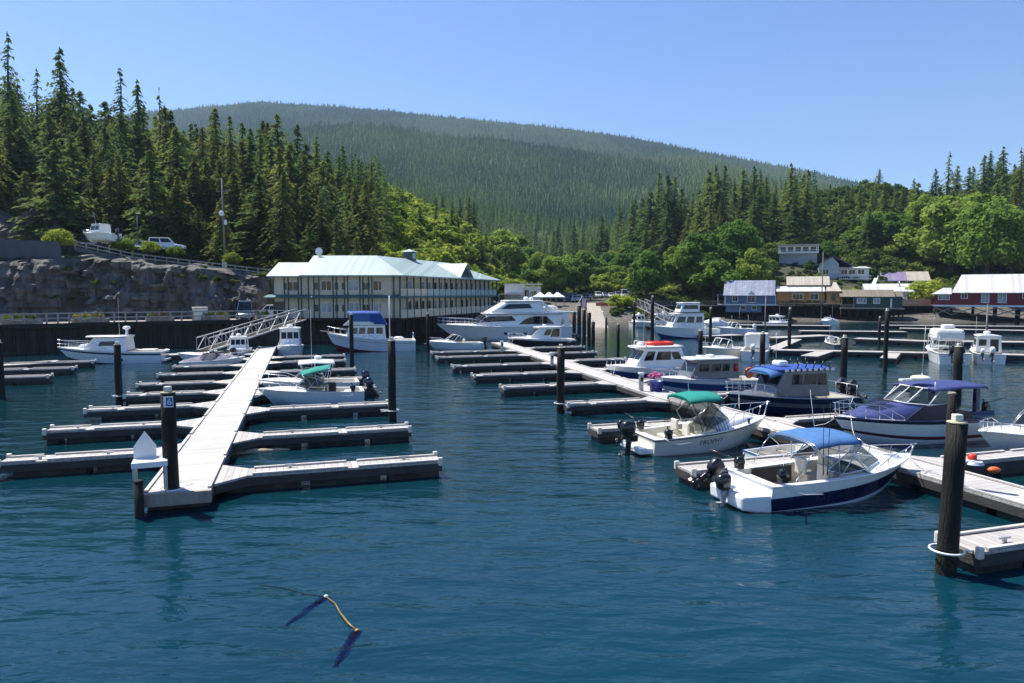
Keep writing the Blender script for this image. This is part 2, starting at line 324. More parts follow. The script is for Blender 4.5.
# ---------------------------------------------------------------- water
def water_mat():
    m = bpy.data.materials.new('sea_water'); m.use_nodes = True; n = m.node_tree.nodes; l = m.node_tree.links; b = n['Principled BSDF']
    b.inputs['Roughness'].default_value = .09; b.inputs['IOR'].default_value = 1.333
    g = n.new('ShaderNodeNewGeometry')
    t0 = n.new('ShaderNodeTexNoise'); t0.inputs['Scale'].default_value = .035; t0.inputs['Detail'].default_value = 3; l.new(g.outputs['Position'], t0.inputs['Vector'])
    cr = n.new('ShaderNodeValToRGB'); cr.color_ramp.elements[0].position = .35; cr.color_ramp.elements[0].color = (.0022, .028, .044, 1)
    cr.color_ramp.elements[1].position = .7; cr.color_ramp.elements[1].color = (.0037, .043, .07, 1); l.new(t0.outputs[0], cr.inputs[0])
    # view-angle brightness painted into the base colour by distance: paler teal near, darker beyond
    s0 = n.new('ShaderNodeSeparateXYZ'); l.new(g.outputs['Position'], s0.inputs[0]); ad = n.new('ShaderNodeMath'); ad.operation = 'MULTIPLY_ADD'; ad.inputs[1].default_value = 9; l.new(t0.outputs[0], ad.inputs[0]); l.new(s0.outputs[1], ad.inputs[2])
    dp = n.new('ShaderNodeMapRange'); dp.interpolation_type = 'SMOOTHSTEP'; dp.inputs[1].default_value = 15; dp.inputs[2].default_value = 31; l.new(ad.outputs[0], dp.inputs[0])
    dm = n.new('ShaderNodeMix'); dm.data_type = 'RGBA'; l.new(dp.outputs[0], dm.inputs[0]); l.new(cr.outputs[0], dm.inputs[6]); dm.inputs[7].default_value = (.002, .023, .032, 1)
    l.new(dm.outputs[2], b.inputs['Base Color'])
    def wave(scl, rot, det, rough=.55, dist=0):
        mp = n.new('ShaderNodeMapping'); mp.inputs['Rotation'].default_value = (0, 0, R(rot)); mp.inputs['Scale'].default_value = scl; l.new(g.outputs['Position'], mp.inputs[0])
        t = n.new('ShaderNodeTexNoise'); t.inputs['Scale'].default_value = 1; t.inputs['Detail'].default_value = det; t.inputs['Roughness'].default_value = rough; t.inputs['Distortion'].default_value = dist
        l.new(mp.outputs[0], t.inputs['Vector']); return t.outputs[0]
    a = wave((.5, 1.35, 1), 14, 3, .45, .4); c = wave((2.2, 4.6, 1), 10, 3, .5, .5); d = wave((.16, .3, 1), 30, 1)
    def math_(op, x, y):
        k = n.new('ShaderNodeMath'); k.operation = op
        for i, q in enumerate((x, y)):
            if isinstance(q, (int, float)): k.inputs[i].default_value = q
            else: l.new(q, k.inputs[i])
        return k.outputs[0]
    h = math_('ADD', math_('MULTIPLY', a, .24), math_('ADD', math_('MULTIPLY', c, .042), math_('MULTIPLY', d, .25)))
    # the cove is calmer close to the far shore and in the lee of the docks
    s = n.new('ShaderNodeSeparateXYZ'); l.new(g.outputs['Position'], s.inputs[0])
    calm = n.new('ShaderNodeMapRange'); calm.inputs[1].default_value = 30; calm.inputs[2].default_value = 85; calm.inputs[3].default_value = .64; calm.inputs[4].default_value = .14; l.new(s.outputs[1], calm.inputs[0])
    pt_ = n.new('ShaderNodeMapRange'); pt_.inputs[1].default_value = .35; pt_.inputs[2].default_value = .65; pt_.inputs[3].default_value = .6; pt_.inputs[4].default_value = 1.1; l.new(wave((.06, .12, 1), 20, 3), pt_.inputs[0])
    bp = n.new('ShaderNodeBump'); bp.inputs['Distance'].default_value = 1.0; l.new(math_('MULTIPLY', calm.outputs[0], pt_.outputs[0]), bp.inputs['Strength'])
    l.new(h, bp.inputs['Height']); l.new(bp.outputs[0], b.inputs['Normal']); return m
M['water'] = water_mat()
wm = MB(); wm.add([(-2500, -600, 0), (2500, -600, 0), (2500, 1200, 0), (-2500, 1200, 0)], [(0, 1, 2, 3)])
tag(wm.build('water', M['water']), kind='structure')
sb = MB(); sb.add([(-2500, -600, -5.2), (2500, -600, -5.2), (2500, 60, -5.2), (-2500, 60, -5.2)], [(0, 1, 2, 3)])
tag(sb.build('seabed', M['ground']), kind='structure')

# ---------------------------------------------------------------- foliage
def leaf_mat(name, col, var=.45, trans=.35, hue=.05, tone=False):
    m = bpy.data.materials.new(name); m.use_nodes = True; n = m.node_tree.nodes; l = m.node_tree.links; b = n['Principled BSDF']
    b.inputs['Roughness'].default_value = .75; b.inputs['Specular IOR Level'].default_value = .12
    g = n.new('ShaderNodeNewGeometry'); oi = n.new('ShaderNodeObjectInfo')
    t = n.new('ShaderNodeTexNoise'); t.inputs['Scale'].default_value = .55; t.inputs['Detail'].default_value = 4; l.new(g.outputs['Position'], t.inputs['Vector'])
    r = n.new('ShaderNodeMapRange'); r.inputs[1].default_value = .3; r.inputs[2].default_value = .7; r.inputs[3].default_value = 1-var; r.inputs[4].default_value = 1+var; l.new(t.outputs[0], r.inputs[0])
    hs = n.new('ShaderNodeHueSaturation'); hs.inputs['Color'].default_value = (*col, 1)
    rand = oi.outputs['Random']
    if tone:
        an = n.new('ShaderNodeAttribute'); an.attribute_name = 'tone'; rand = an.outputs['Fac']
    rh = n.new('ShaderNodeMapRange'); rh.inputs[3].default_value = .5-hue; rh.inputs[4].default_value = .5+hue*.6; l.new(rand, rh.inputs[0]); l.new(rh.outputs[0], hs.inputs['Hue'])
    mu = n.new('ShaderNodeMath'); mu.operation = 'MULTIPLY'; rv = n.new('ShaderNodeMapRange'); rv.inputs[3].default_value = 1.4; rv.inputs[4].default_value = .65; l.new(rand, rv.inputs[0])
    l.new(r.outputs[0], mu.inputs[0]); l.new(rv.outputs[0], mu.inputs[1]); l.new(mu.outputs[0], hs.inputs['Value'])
    l.new(hs.outputs[0], b.inputs['Base Color'])
    tl = n.new('ShaderNodeBsdfTranslucent'); l.new(hs.outputs[0], tl.inputs[0])
    ms = n.new('ShaderNodeMixShader'); ms.inputs[0].default_value = trans; l.new(b.outputs[0], ms.inputs[1]); l.new(tl.outputs[0], ms.inputs[2]); l.new(ms.outputs[0], n['Material Output'].inputs[0])
    return m
M['needle'] = leaf_mat('dark_conifer_needles', (.118, .18, .042), .4, .45, .03)
M['needle2'] = leaf_mat('yellowish_cedar_sprays', (.125, .155, .035), .4, .45, .035)
M['leaf'] = leaf_mat('broad_leaves', (.155, .26, .042), .35, .5, .035)
M['leafb'] = leaf_mat('bright_alder_leaves', (.19, .28, .035), .3, .5, .035, True)
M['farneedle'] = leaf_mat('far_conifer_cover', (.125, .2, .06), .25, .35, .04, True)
M['leafbush'] = leaf_mat('bright_bush_leaves', (.24, .33, .04), .3, .5, .03)
M['bark'] = mat('tree_bark', (.09, .07, .055), .9, var=.35, scale=3, stretch=(3, 3, .4), bump=.6)
M['greybark'] = mat('grey_dead_bark', (.2, .18, .16), .9, var=.3, scale=3, bump=.4)

def leafquads(c, d, w, n_):
    """c centres (N,3), d half-length vectors, w half-width vectors -> verts, quads"""
    v = np.stack([c-d, c+w*.9-d*.1, c+d, c-w*.9+d*.1], 1).reshape(-1, 3)
    return v, np.arange(len(v)).reshape(-1, 4)
def conifer_np(h, rad, whorls, seed, droop=.35, sparse=0., top=.0, base=.08, lean=0., fine=1.):
    g = np.random.default_rng(seed); C = []; D = []; Wd = []
    for i in range(whorls):
        f = (i+g.uniform(-.3, .3))/whorls; f = min(max(f, 0), .995); z = h*(base+(1-base)*f)
        prof = (1-f)**.8*(.75+.25*math.sin(min(1, f*5)*math.pi/2))+.02
        nb = int(5+4*(1-f))
        for k in range(nb):
            if g.random() < sparse*(.5+f): continue
            L = rad*prof*g.uniform(.55, 1.15)*(1+top*(g.random()-.5)*f); a = g.uniform(0, 2*math.pi); ca, sa = math.cos(a), math.sin(a)
            ns = max(3, int(L/.42*fine)); s = (np.arange(ns)+g.uniform(.3, .9, ns))/ns
            up = .22*(1-f)+.1; zz = z+L*(up*s-droop*(1+.6*(1-f))*s**2)
            wid = (.16+.30*L*.5*(1-s)**.7*s**.3)*g.uniform(.8, 1.2, ns)
            for sd_ in (-1, 1):
                off = sd_*wid*.55
                c = np.stack([ca*L*s-sa*off+lean*z, sa*L*s+ca*off, zz-.12*wid+g.normal(0, .07, ns)], 1)
                d = np.stack([(ca*.8-sa*sd_*.6)*(.28+.12*L*.3)*np.ones(ns), (sa*.8+ca*sd_*.6)*(.28+.12*L*.3)*np.ones(ns), -.10-g.random(ns)*.2], 1)
                w = np.stack([-sa*wid*.6, ca*wid*.6, g.normal(0, .14, ns)-.06*sd_], 1)
                C.append(c); D.append(d); Wd.append(w)
    # leader
    C.append(np.array([[lean*h, 0, h*.985+j*.12] for j in range(3)])); D.append(np.tile([0, 0, .3], (3, 1))); Wd.append(np.tile([.09, .04, 0], (3, 1)))
    return leafquads(np.concatenate(C), np.concatenate(D), np.concatenate(Wd), g)
def trunk_mb(h, r, seed, bend=.02, n=7):
    g = random.Random(seed); mb = MB(); pts = []; rr = []
    for i in range(9):
        f = i/8; pts.append((g.uniform(-1, 1)*bend*h*f*.3, g.uniform(-1, 1)*bend*h*f*.3, -1.2+f*(h*.97+1.2))); rr.append(r*(1-f)**.8*(1.35 if i == 0 else 1)+.02)
    return mb.tube(pts, rr, n)
def broad_np(h, rad, clumps, per, leaf, seed, z0=.06, squash=1.12):
    g = np.random.default_rng(seed); C = []; N = []
    for k in range(clumps):
        u = g.uniform(0, 2*math.pi); ph = math.acos(g.uniform(-.45, 1)); rr = g.uniform(.45, .92)
        cz = h*(z0+(1-z0)*.5)+math.cos(ph)*h*(1-z0)*.42*rr*squash; cx = math.sin(ph)*math.cos(u)*rad*.8*rr; cy = math.sin(ph)*math.sin(u)*rad*.8*rr
        cr = rad*g.uniform(.22, .42)
        p = g.normal(0, 1, (per, 3)); p /= np.linalg.norm(p, axis=1)[:, None]; q = g.uniform(.55, 1.05, (per, 1))
        pos = np.array([cx, cy, cz])+p*q*cr*np.array([1, 1, .78]); C.append(pos); N.append(p)
    c = np.concatenate(C); nm = np.concatenate(N)+g.normal(0, .55, (len(c), 3)); nm[:, 2] += .25; nm /= np.linalg.norm(nm, axis=1)[:, None]
    t = np.cross(nm, g.normal(0, 1, (len(c), 3))); t /= np.linalg.norm(t, axis=1)[:, None]; b_ = np.cross(nm, t)
    s = leaf*g.uniform(.6, 1.3, (len(c), 1)); return leafquads(c, t*s, b_*s*.75, g)
def limbs_mb(h, rad, r, seed, n=6):
    g = random.Random(seed); mb = MB(); mb.tube([(0, 0, -1), (g.uniform(-.2, .2), g.uniform(-.2, .2), h*.3), (g.uniform(-.4, .4), g.uniform(-.4, .4), h*.6), (g.uniform(-.6, .6), 0, h*.88)], [r*1.3, r, r*.6, r*.15], 7)
    for k in range(n):
        a = 2*math.pi*k/n+g.uniform(-.4, .4); z = h*g.uniform(.22, .55); L = rad*g.uniform(.55, .85)
        mb.tube([(0, 0, z), (math.cos(a)*L*.5, math.sin(a)*L*.5, z+L*.35), (math.cos(a)*L, math.sin(a)*L, z+L*.75)], [r*.5, r*.3, r*.06], 5)
    return mb
def make_tree(kind, name, label, cat, v, f, lm, tb, bm_, group):
    t = thing(name, label, cat, (0, 0, -50), 0, group)
    npmesh('crown', v, f, lm, t); tb.build('trunk', bm_, t); return t
CON = []
for k, (h, rad, wh, dr, sp, tp) in enumerate([(24, 5.6, 46, .35, .03, .2), (27, 5.2, 50, .45, .06, .3), (20, 5.4, 42, .3, .0, .2), (22, 4.4, 42, .5, .12, .5), (17, 4.6, 34, .28, .0, .1)]):
    v, f = conifer_np(h, rad, wh, 50+k, dr, sp, tp); CON.append([h, v, f, trunk_mb(h, .28+h*.006, k), None, 'needle'])
v, f = conifer_np(21, 5.4, 40, 77, .75, .02, .3, .02); CON.append([21, v, f, trunk_mb(21, .4, 9), None, 'needle2'])
v, f = conifer_np(15, 4.2, 32, 78, .6, .02, .3, .0); CON.append([15, v, f, trunk_mb(15, .3, 10), None, 'needle2'])
v, f = conifer_np(30, 4.4, 34, 79, .5, .42, .9, .3); CON.append([30, v, f, trunk_mb(30, .5, 11), None, 'needle'])    # ragged veteran
v, f = conifer_np(22, 1.5, 22, 80, .5, .6, .8, .45); CON.append([22, v, f, trunk_mb(22, .3, 12), None, 'needle'])     # thin, nearly bare
BRO = []
for k, (h, rad, cl, per, lf) in enumerate([(14, 6.2, 46, 260, .36), (16, 5.4, 44, 260, .36), (11, 5, 36, 230, .33), (18, 7, 56, 260, .4)]):
    v, f = broad_np(h, rad, cl, per, lf, 200+k); BRO.append([h, v, f, limbs_mb(h, rad, .22+h*.01, 300+k), None, 'leaf'])
v, f = broad_np(4.2, 2.6, 26, 170, .17, 260, .0); BRO.append([4.2, v, f, limbs_mb(4, 2, .1, 360), None, 'leafbush'])
TREES = []          # footprints taken
def plant(lib, k, x, y, hgt, label, cat, name, group, wid=1., zoff=0., z=None):
    h, v, f, tb, root, lm = lib[k]
    if root is None:
        root = make_tree(k, name, label, cat, v, f, M[lm], tb, M['bark'], group); lib[k][4] = root; o = root
    else:
        o = copy_tree(root)
    s = hgt/h; o.name = name; o.location = (x, y, (gz(x, y) if z is None else z)+zoff-.3); o.scale = (s*wid, s*wid, s); o.rotation_euler = (rnd(-.03, .03), rnd(-.03, .03), rnd(0, 6.28))
    tag(o, label, cat, group); TREES.append((x, y)); return o
def pxY(px, Y): return (px-512)/683*CP*Y
def h_for(px, Y, py_top):
    """tree height that puts its tip on a photo row when it stands at (px, Y)"""
    return atY(px, py_top, Y).z-gz(pxY(px, Y), Y)
# ---------------------------------------------------------------- the forests: single trees
def skyline(px, pts):
    return float(np.interp(px, [p[0] for p in pts], [p[1] for p in pts]))
LEFT_TOP = [(0, 74), (20, 70), (45, 100), (70, 90), (100, 104), (125, 102), (160, 110), (200, 114), (240, 116), (270, 119), (300, 126), (330, 148), (360, 156), (385, 186)]
nL = 0
def left_tree(px, Y, top, k, lab, wid=1.):
    h = max(6., h_for(px, Y, top)); return plant(CON, k, pxY(px, Y), Y, h, lab, 'tree', 'conifer_tree' if CON[k][5] == 'needle' else 'cedar_tree', 'conifers on the left hillside', wid)
# back rows on the left skyline
for i in range(40):
    px = -15+i*10.4+rnd(-4, 4); Y = rnd(140, 172)
    left_tree(px, Y, skyline(px, LEFT_TOP)+rnd(-10, 14), random.choice([0, 1, 1, 2, 3]), 'dark conifer at the skyline of the left hillside forest', rnd(1.1, 1.6))
for i in range(40):
    px = -20+i*10.2+rnd(-5, 5); Y = rnd(118, 138)
    left_tree(px, Y, skyline(px, LEFT_TOP)+rnd(8, 36), random.choice([0, 5, 2, 5, 3, 5]), 'dense dark conifer in the middle of the left hillside forest', rnd(1.15, 1.5))
for i in range(34):
    px = -10+i*11.6+rnd(-5, 5); Y = rnd(104, 116)+(8 if px > 300 else 0)
    left_tree(px, Y, skyline(px, LEFT_TOP)+rnd(38, 90), random.choice([5, 5, 5, 2, 4, 6]), 'conifer with yellow green sprays at the front of the left forest', rnd(1.2, 1.6))
for i in range(12):
    px = 60+i*27+rnd(-8, 8); Y = rnd(101, 108)+(6 if px > 250 else 0)
    left_tree(px, Y, 214+rnd(-18, 22), random.choice([6, 4]), 'small young conifer above the cliff road on the left', 1.25)
for px, Y, top, k, lab in [(17, 128, 30, 7, 'tallest ragged conifer at the far left edge of the skyline'), (45, 132, 66, 7, 'ragged conifer standing close right of the tallest one at the left edge'),
                           (67, 130, 44, 0, 'pointed tall conifer second from the left on the skyline'), (128, 134, 64, 7, 'windswept conifer with flat open top on the left skyline'),
                           (146, 134, 78, 3, 'slim conifer right beside the windswept flat topped one'), (165, 138, 86, 8, 'thin nearly bare conifer against the sky and far mountain'),
                           (355, 150, 147, 8, 'bare thin conifer at the right end of the left forest'), (372, 148, 163, 1, 'dark slender conifer above the hotel roof')]:
    left_tree(px, Y, top, k, lab, 1.)
# crest and slope of the green hillside behind the hotel
for px, top, Y in [(392, 178, 232), (402, 180, 230), (410, 196, 235), (428, 199, 240), (436, 196, 244), (444, 197, 244), (452, 200, 246), (460, 197, 248), (468, 195, 250), (474, 201, 252)]:
    plant(CON, random.choice([0, 1, 2]), pxY(px, Y), Y, max(7, h_for(px, Y, top)), 'dark conifer on the crest of the bright green hillside', 'tree', 'conifer_tree', 'conifers on the green hillside')
for px, Y, hh in [(402, 175, 9), (386, 150, 9), (452, 190, 9), (446, 178, 8), (458, 188, 8), (486, 200, 10), (436, 186, 8), (472, 182, 9), (482, 175, 12), (494, 186, 11), (420, 172, 8), (505, 190, 12)]:
    plant(CON, random.choice([2, 4]), pxY(px, Y), Y, hh, 'dark conifer on the slope of the bright green hillside', 'tree', 'conifer_tree', 'conifers on the green hillside', 1.2)
# valley: conifers at the foot of the mountain
VT = [(500, 236), (530, 228), (560, 222), (600, 216), (620, 206), (640, 200), (660, 196), (680, 190)]
for i in range(30):
    px = 500+i*6.4+rnd(-3, 3); Y = rnd(300, 380)
    plant(CON, random.choice([0, 1, 2, 4]), pxY(px, Y), Y, max(12, h_for(px, Y, skyline(px, VT)+rnd(-4, 22))), 'dark conifer in the valley at the foot of the mountain', 'tree', 'conifer_tree', 'conifers in the valley', 1.15)
RT = [(610, 205), (640, 192), (655, 180), (690, 180), (715, 170), (730, 178), (752, 168), (775, 180), (790, 168), (800, 172), (830, 190), (860, 182), (890, 182), (920, 176), (940, 162), (985, 158), (1010, 150), (1030, 148)]
for i in range(48):
    px = 632+i*8.4+rnd(-3, 3); Y = rnd(235, 290)
    plant(CON, random.choice([0, 1, 1, 2, 3]), pxY(px, Y), Y, min(34, max(12, h_for(px, Y, skyline(px, RT)+rnd(-10, 14)))), 'dark conifer in the upper rows of the right hillside forest', 'tree', 'conifer_tree', 'conifers on the right hillside', rnd(1.05, 1.4))
for i in range(30):
    px = 640+i*13.4+rnd(-6, 6); Y = rnd(200, 230)
    plant(CON, random.choice([0, 2, 2, 4, 5]), pxY(px, Y), Y, min(30, max(10, h_for(px, Y, skyline(px, RT)+rnd(12, 44)))), 'conifer in the lower rows of the right hillside forest behind the houses', 'tree', 'conifer_tree', 'conifers on the right hillside', rnd(1.1, 1.5))
for px, Y, top, k, lab in [(942, 240, 150, 7, 'ragged open topped conifer on the right skyline'), (715, 250, 163, 1, 'slender pointed conifer left of the tallest pair on the right'), (655, 255, 170, 1, 'dark spire shaped conifer at the left end of the right forest'),
                           (788, 225, 162, 0, 'tall dense dark conifer of the close pair behind the high white house'), (803, 225, 168, 0, 'tall dense dark conifer at the right of the close pair'), (1016, 225, 146, 7, 'tall dark conifer at the right edge of the picture'),
                           (984, 250, 150, 3, 'slim pointed conifer on the right skyline'), (872, 250, 172, 8, 'bare thin trunk sticking up from the right crest')]:
    plant(CON, k, pxY(px, Y), Y, h_for(px, Y, top), lab, 'tree', 'conifer_tree', 'conifers on the right hillside')
# broadleaf trees
def bt(px, Y, top, k, lab, wid=1., grp='broadleaf trees around the village'):
    if 838 < px < 945: Y += 17
    return plant(BRO, k, pxY(px, Y), Y, max(4, h_for(px, Y, top)), lab, 'tree', 'broadleaf_tree', grp, wid)
for px, Y, top, k, lab, w in [(735, 178, 213, 3, 'largest round broadleaf tree left of the blue house', 1.), (700, 172, 226, 0, 'big dark broadleaf tree in front of the largest round one', 1.05), (684, 170, 236, 1, 'broad dark tree left of the blue house by the shore', 1.),
     (647, 165, 250, 2, 'bright green round tree standing alone beside the parking lot', .95), (712, 166, 250, 2, 'low dark broadleaf tree beside the blue house', 1.2), (752, 170, 248, 2, 'leafy tree behind the blue house', 1.),
     (556, 182, 250, 1, 'dense dark green tree behind the white tents', 1.15), (574, 186, 254, 0, 'dark green tree right of the dense one behind the tents', 1.), (538, 190, 255, 2, 'leafy tree behind the white building near the hotel', 1.),
     (985, 178, 192, 3, 'tallest broadleaf tree behind the red boathouse', 1.0), (1012, 182, 205, 3, 'wide broadleaf tree at the right edge behind the red boathouse', 1.), (950, 188, 190, 1, 'broadleaf tree left of the tallest one behind the boathouse', 1.1),
     (925, 195, 188, 3, 'broadleaf tree with pale crown above the purple roofed house', .9), (968, 196, 186, 0, 'upper broadleaf tree between the tall ones on the right', 1.2), (886, 192, 208, 0, 'round broadleaf tree above the long white building', 1.2),
     (860, 200, 225, 2, 'round broadleaf tree behind the grey house with stairs', 1.3), (848, 204, 228, 0, 'wide broadleaf tree left of the grey house on the slope', 1.2), (872, 206, 206, 1, 'tall broadleaf tree over the grey house', 1.), (902, 186, 226, 2, 'dark leafy tree right above the purple roofed house', 1.3),
     (930, 182, 236, 2, 'low leafy tree between the white building and the red boathouse', 1.3), (772, 190, 262, 2, 'bushy tree below the high white house', 1.3), (760, 184, 258, 2, 'bushy tree left below the high white house', 1.2), (810, 190, 262, 2, 'bushy tree right below the high white house', 1.1),
     (1040, 176, 200, 3, 'broadleaf tree cut by the right edge of the picture', 1.), (826, 196, 240, 2, 'leafy tree beside the grey house gable', 1.1)]:
    bt(px, Y, top, k, lab, w)
for px, Y, hh, lab in [(767, 171, 5, 'bright bush between the blue and the yellow house'), (847, 163.5, 6.5, 'bright yellow green bush between the yellow and the green house'), (926, 168, 6.5, 'bright green bush right of the long white building'), (938, 170, 4.6, 'leafy bush beside the red boathouse gable'), (820, 176, 4.5, 'dark bush behind the yellow house'), (746, 176, 7, 'bright leafy bush above the blue house roof')]:
    plant(BRO, 4 if 'bright' in lab else 2, pxY(px, Y), Y, hh, lab, 'bush', 'leafy_bush', None, 1.25)
for i in range(16):
    px = 505+i*8.6+rnd(-3, 3); Y = rnd(205, 262)
    plant(BRO, random.choice([0, 1, 2]), pxY(px, Y), Y, rnd(9, 15), 'pale green broadleaf tree in the valley behind the parking lot', 'tree', 'broadleaf_tree', 'broadleaf trees in the valley', 1.25)
# ---------------------------------------------------------------- foliage nobody could count
def merged(name, lm, libs, spots, tonef):
    V = []; F = []; T = []; o = 0
    for (x, y, z, s, w, k) in spots:
        v, f = libs[k]; a = rnd(0, 6.28); c, s_ = math.cos(a), math.sin(a)
        p = np.stack([(v[:, 0]*c-v[:, 1]*s_)*s*w+x, (v[:, 0]*s_+v[:, 1]*c)*s*w+y, v[:, 2]*s+z], 1)
        V.append(p); F.append(f+o); o += len(p); T.append(np.full(len(p), tonef()))
    return tag(npmesh(name, np.concatenate(V), np.concatenate(F), lm, col=np.concatenate(T)), kind='stuff')
SH = [broad_np(4.6, 3.1, 12, 70, .42, 400+i, .05) for i in range(4)]
spots = []
for i in range(2600):
    px = rnd(352, 665); f = rnd(0, 1); Y = 118+f*175 if px < 510 else rnd(172, 330)
    x = pxY(px, Y); z = gz(x, Y)
    if z < 4.6 or (px < 380 and Y < 150) or (572 < px < 646 and Y < 212): continue
    spots.append((x, Y, z-.5, rnd(.55, 1.35), rnd(.9, 1.3), random.randrange(4)))
merged('shrubbery', M['leafb'], SH, spots, lambda: random.random()*.7)
spots = []
M['leafu'] = leaf_mat('undergrowth_leaves', (.1, .16, .03), .4, .45, .035, True)
for i in range(1500):
    px = rnd(640, 1050); Y = 172+abs(random.gauss(0, 38)); x = pxY(px, Y); z = gz(x, Y)
    if z < 4.4 or (812 < px < 938 and Y < 188) or (770 < px < 822 and 176 < Y < 200) or (770 < px < 840 and Y < 176): continue
    spots.append((x, Y, z-.4, rnd(.4, 1.0), rnd(.9, 1.3), random.randrange(4)))
for i in range(700):
    px = rnd(-20, 380); Y = rnd(103, 150)+(px > 300)*10; x = pxY(px, Y); z = gz(x, Y)
    spots.append((x, Y, z-.6, rnd(.25, .8), rnd(.9, 1.4), random.randrange(4)))
for i in range(420):
    px = rnd(815, 1040); Y = rnd(225, 305); x = pxY(px, Y); spots.append((x, Y, gz(x, Y)-.4, rnd(.8, 1.6), rnd(.9, 1.2), random.randrange(4)))
for i in range(130):
    px = rnd(610, 705); Y = rnd(146, 165); x = pxY(px, Y); spots.append((x, Y, gz(x, Y)-.2, rnd(.14, .36), rnd(1, 1.6), random.randrange(4)))
for i in range(90):
    px = rnd(632, 722); Y = rnd(163, 176); x = pxY(px, Y); spots.append((x, Y, gz(x, Y)-.4, rnd(.35, .8), rnd(.9, 1.2), random.randrange(4)))
for i in range(380):
    px = rnd(768, 942); Y = rnd(171, 202); x = pxY(px, Y); spots.append((x, Y, gz(x, Y)-.25, rnd(.16, .3), rnd(1, 1.6), random.randrange(4)))
merged('undergrowth', M['leafu'], SH, spots, random.random)
# conifers beyond the 300 that show largest: the upper right slope and the mountain, one mass each
FC = []
for k in range(4): FC.append(conifer_np(20, 4.6, 17, 500+k, .35, .0, .1, .04, fine=.5))
spots = []
for i in range(520):
    px = rnd(600, 1080); Y = rnd(270, 420); x = pxY(px, Y)
    spots.append((x, Y, gz(x, Y)-.5, rnd(.55, .95) if px < 815 else rnd(.25, .45), 1.1, random.randrange(4)))
for i in range(640):
    px = rnd(-40, 385); Y = rnd(116, 205); x = pxY(px, Y)
    spots.append((x, Y, gz(x, Y)-.5, rnd(.55, .8), 1.15, random.randrange(4)))
for i in range(700):
    px = rnd(380, 640); Y = rnd(300, 520); x = pxY(px, Y)
    spots.append((x, Y, gz(x, Y)-.5, rnd(.6, .95), 1, random.randrange(4)))
merged('conifer_forest', M['farneedle'], FC, spots, random.random)
# mountain forest: jagged three-tier spires in one mesh
def mountain():
    n = 150000; px = NR.uniform(120, 960, n); Y = 520+2080*NR.uniform(0, 1, n)**.8
    x = (px-512)/683*CP*Y; z = ground_z(x, Y)
    pat = fbm(x, Y*.6, 300, 4, 8)
    h = NR.uniform(7.5, 14.5, n)*(1+.35*(Y/2500)); h = h*np.where(NR.random(n) < .07, 1.5, 1)*(.62+.38*np.clip((Y-500)/900, 0, 1)); r = h*NR.uniform(.16, .24, n)
    tone = np.clip(.62+NR.normal(0, .2, n)-np.clip(pat, -.3, .8)*2.0-.6*np.clip((1700-Y)/700, 0, 1)*np.clip(fbm(x+900, Y*.8, 220, 3, 4)*2.5+.35, 0, 1), 0, 1)  # nearer slopes: paler patches for younger trees and a painted-in sunlit look
    k = 5; tiers = [(0.06, 1.0, .48), (.34, .72, .75), (.6, .46, 1.0)]
    V = np.zeros((n, 3*(k+1), 3)); ang0 = NR.uniform(0, 6.28, n)
    for ti, (zb, rr, zt) in enumerate(tiers):
        for j in range(k):
            a = ang0+ti*.7+j*2*math.pi/k; q = r*rr*NR.uniform(.7, 1.25, n)
            V[:, ti*(k+1)+j] = np.stack([x+np.cos(a)*q, Y+np.sin(a)*q, z+h*zb+NR.uniform(-.05, .05, n)*h], 1)
        V[:, ti*(k+1)+k] = np.stack([x, Y, z+h*zt], 1)
    base = (np.arange(n)*3*(k+1))[:, None, None]
    F = np.array([[ti*(k+1)+j, ti*(k+1)+(j+1) % k, ti*(k+1)+k] for ti in range(3) for j in range(k)])[None]+base
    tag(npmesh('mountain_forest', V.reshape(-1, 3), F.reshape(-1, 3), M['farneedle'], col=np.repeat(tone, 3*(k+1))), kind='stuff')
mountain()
# the air: far slopes fade to blue
hz = MB(); hz.box(-3300, 3300, -60, 4400, -6.4, 1150)
hm = bpy.data.materials.new('haze_air'); hm.use_nodes = True; hn = hm.node_tree.nodes; hn.remove(hn['Principled BSDF'])
pv = hn.new('ShaderNodeVolumePrincipled'); pv.inputs['Color'].default_value = (.55, .75, 1, 1); pv.inputs['Density'].default_value = .00011; pv.inputs['Anisotropy'].default_value = .2
hm.node_tree.links.new(pv.outputs[0], hn['Material Output'].inputs['Volume'])
tag(hz.build('haze', hm), kind='stuff')
# ---------------------------------------------------------------- left shore: rock cliff, seawall, boardwalk
def rock_mat():
    m = mat('rock_face', (.075, .071, .064), .85, var=.9, scale=1.1, stretch=(1, 1, .45), bump=1., bscale=2., dirt=(.2, .19, .165), dscale=.6, damt=.65)
    return m
M['rock'] = rock_mat()
M['deckgrey'] = planks('boardwalk_planks', (.33, .3, .27), .2, dirt=(.2, .18, .16))
M['railwood'] = mat('grey_rail_timber', (.36, .33, .3), .8, var=.2, scale=3, bump=.2, dirt=(.2, .18, .16))
M['concrete'] = mat('stained_concrete', (.1, .105, .115), .9, var=.25, scale=.8, stretch=(1, 1, .2), bump=.3, dirt=(.08, .085, .09), dscale=.4, damt=.7)
M['asphalt'] = mat('asphalt', (.055, .055, .055), .9, var=.2, bump=.3, dirt=(.1, .09, .08), dscale=.3, damt=.6)
def shore(px, k):
    i = max(0, min(len(TPX)-2, int(np.searchsorted(TPXa, px))-1)); t = (px-TPX[i])/(TPX[i+1]-TPX[i])
    Y = TK[i][k][0]*(1-t)+TK[i+1][k][0]*t; z = TK[i][k][1]*(1-t)+TK[i+1][k][1]*t
    return Vector((pxY(px, Y), Y, z))
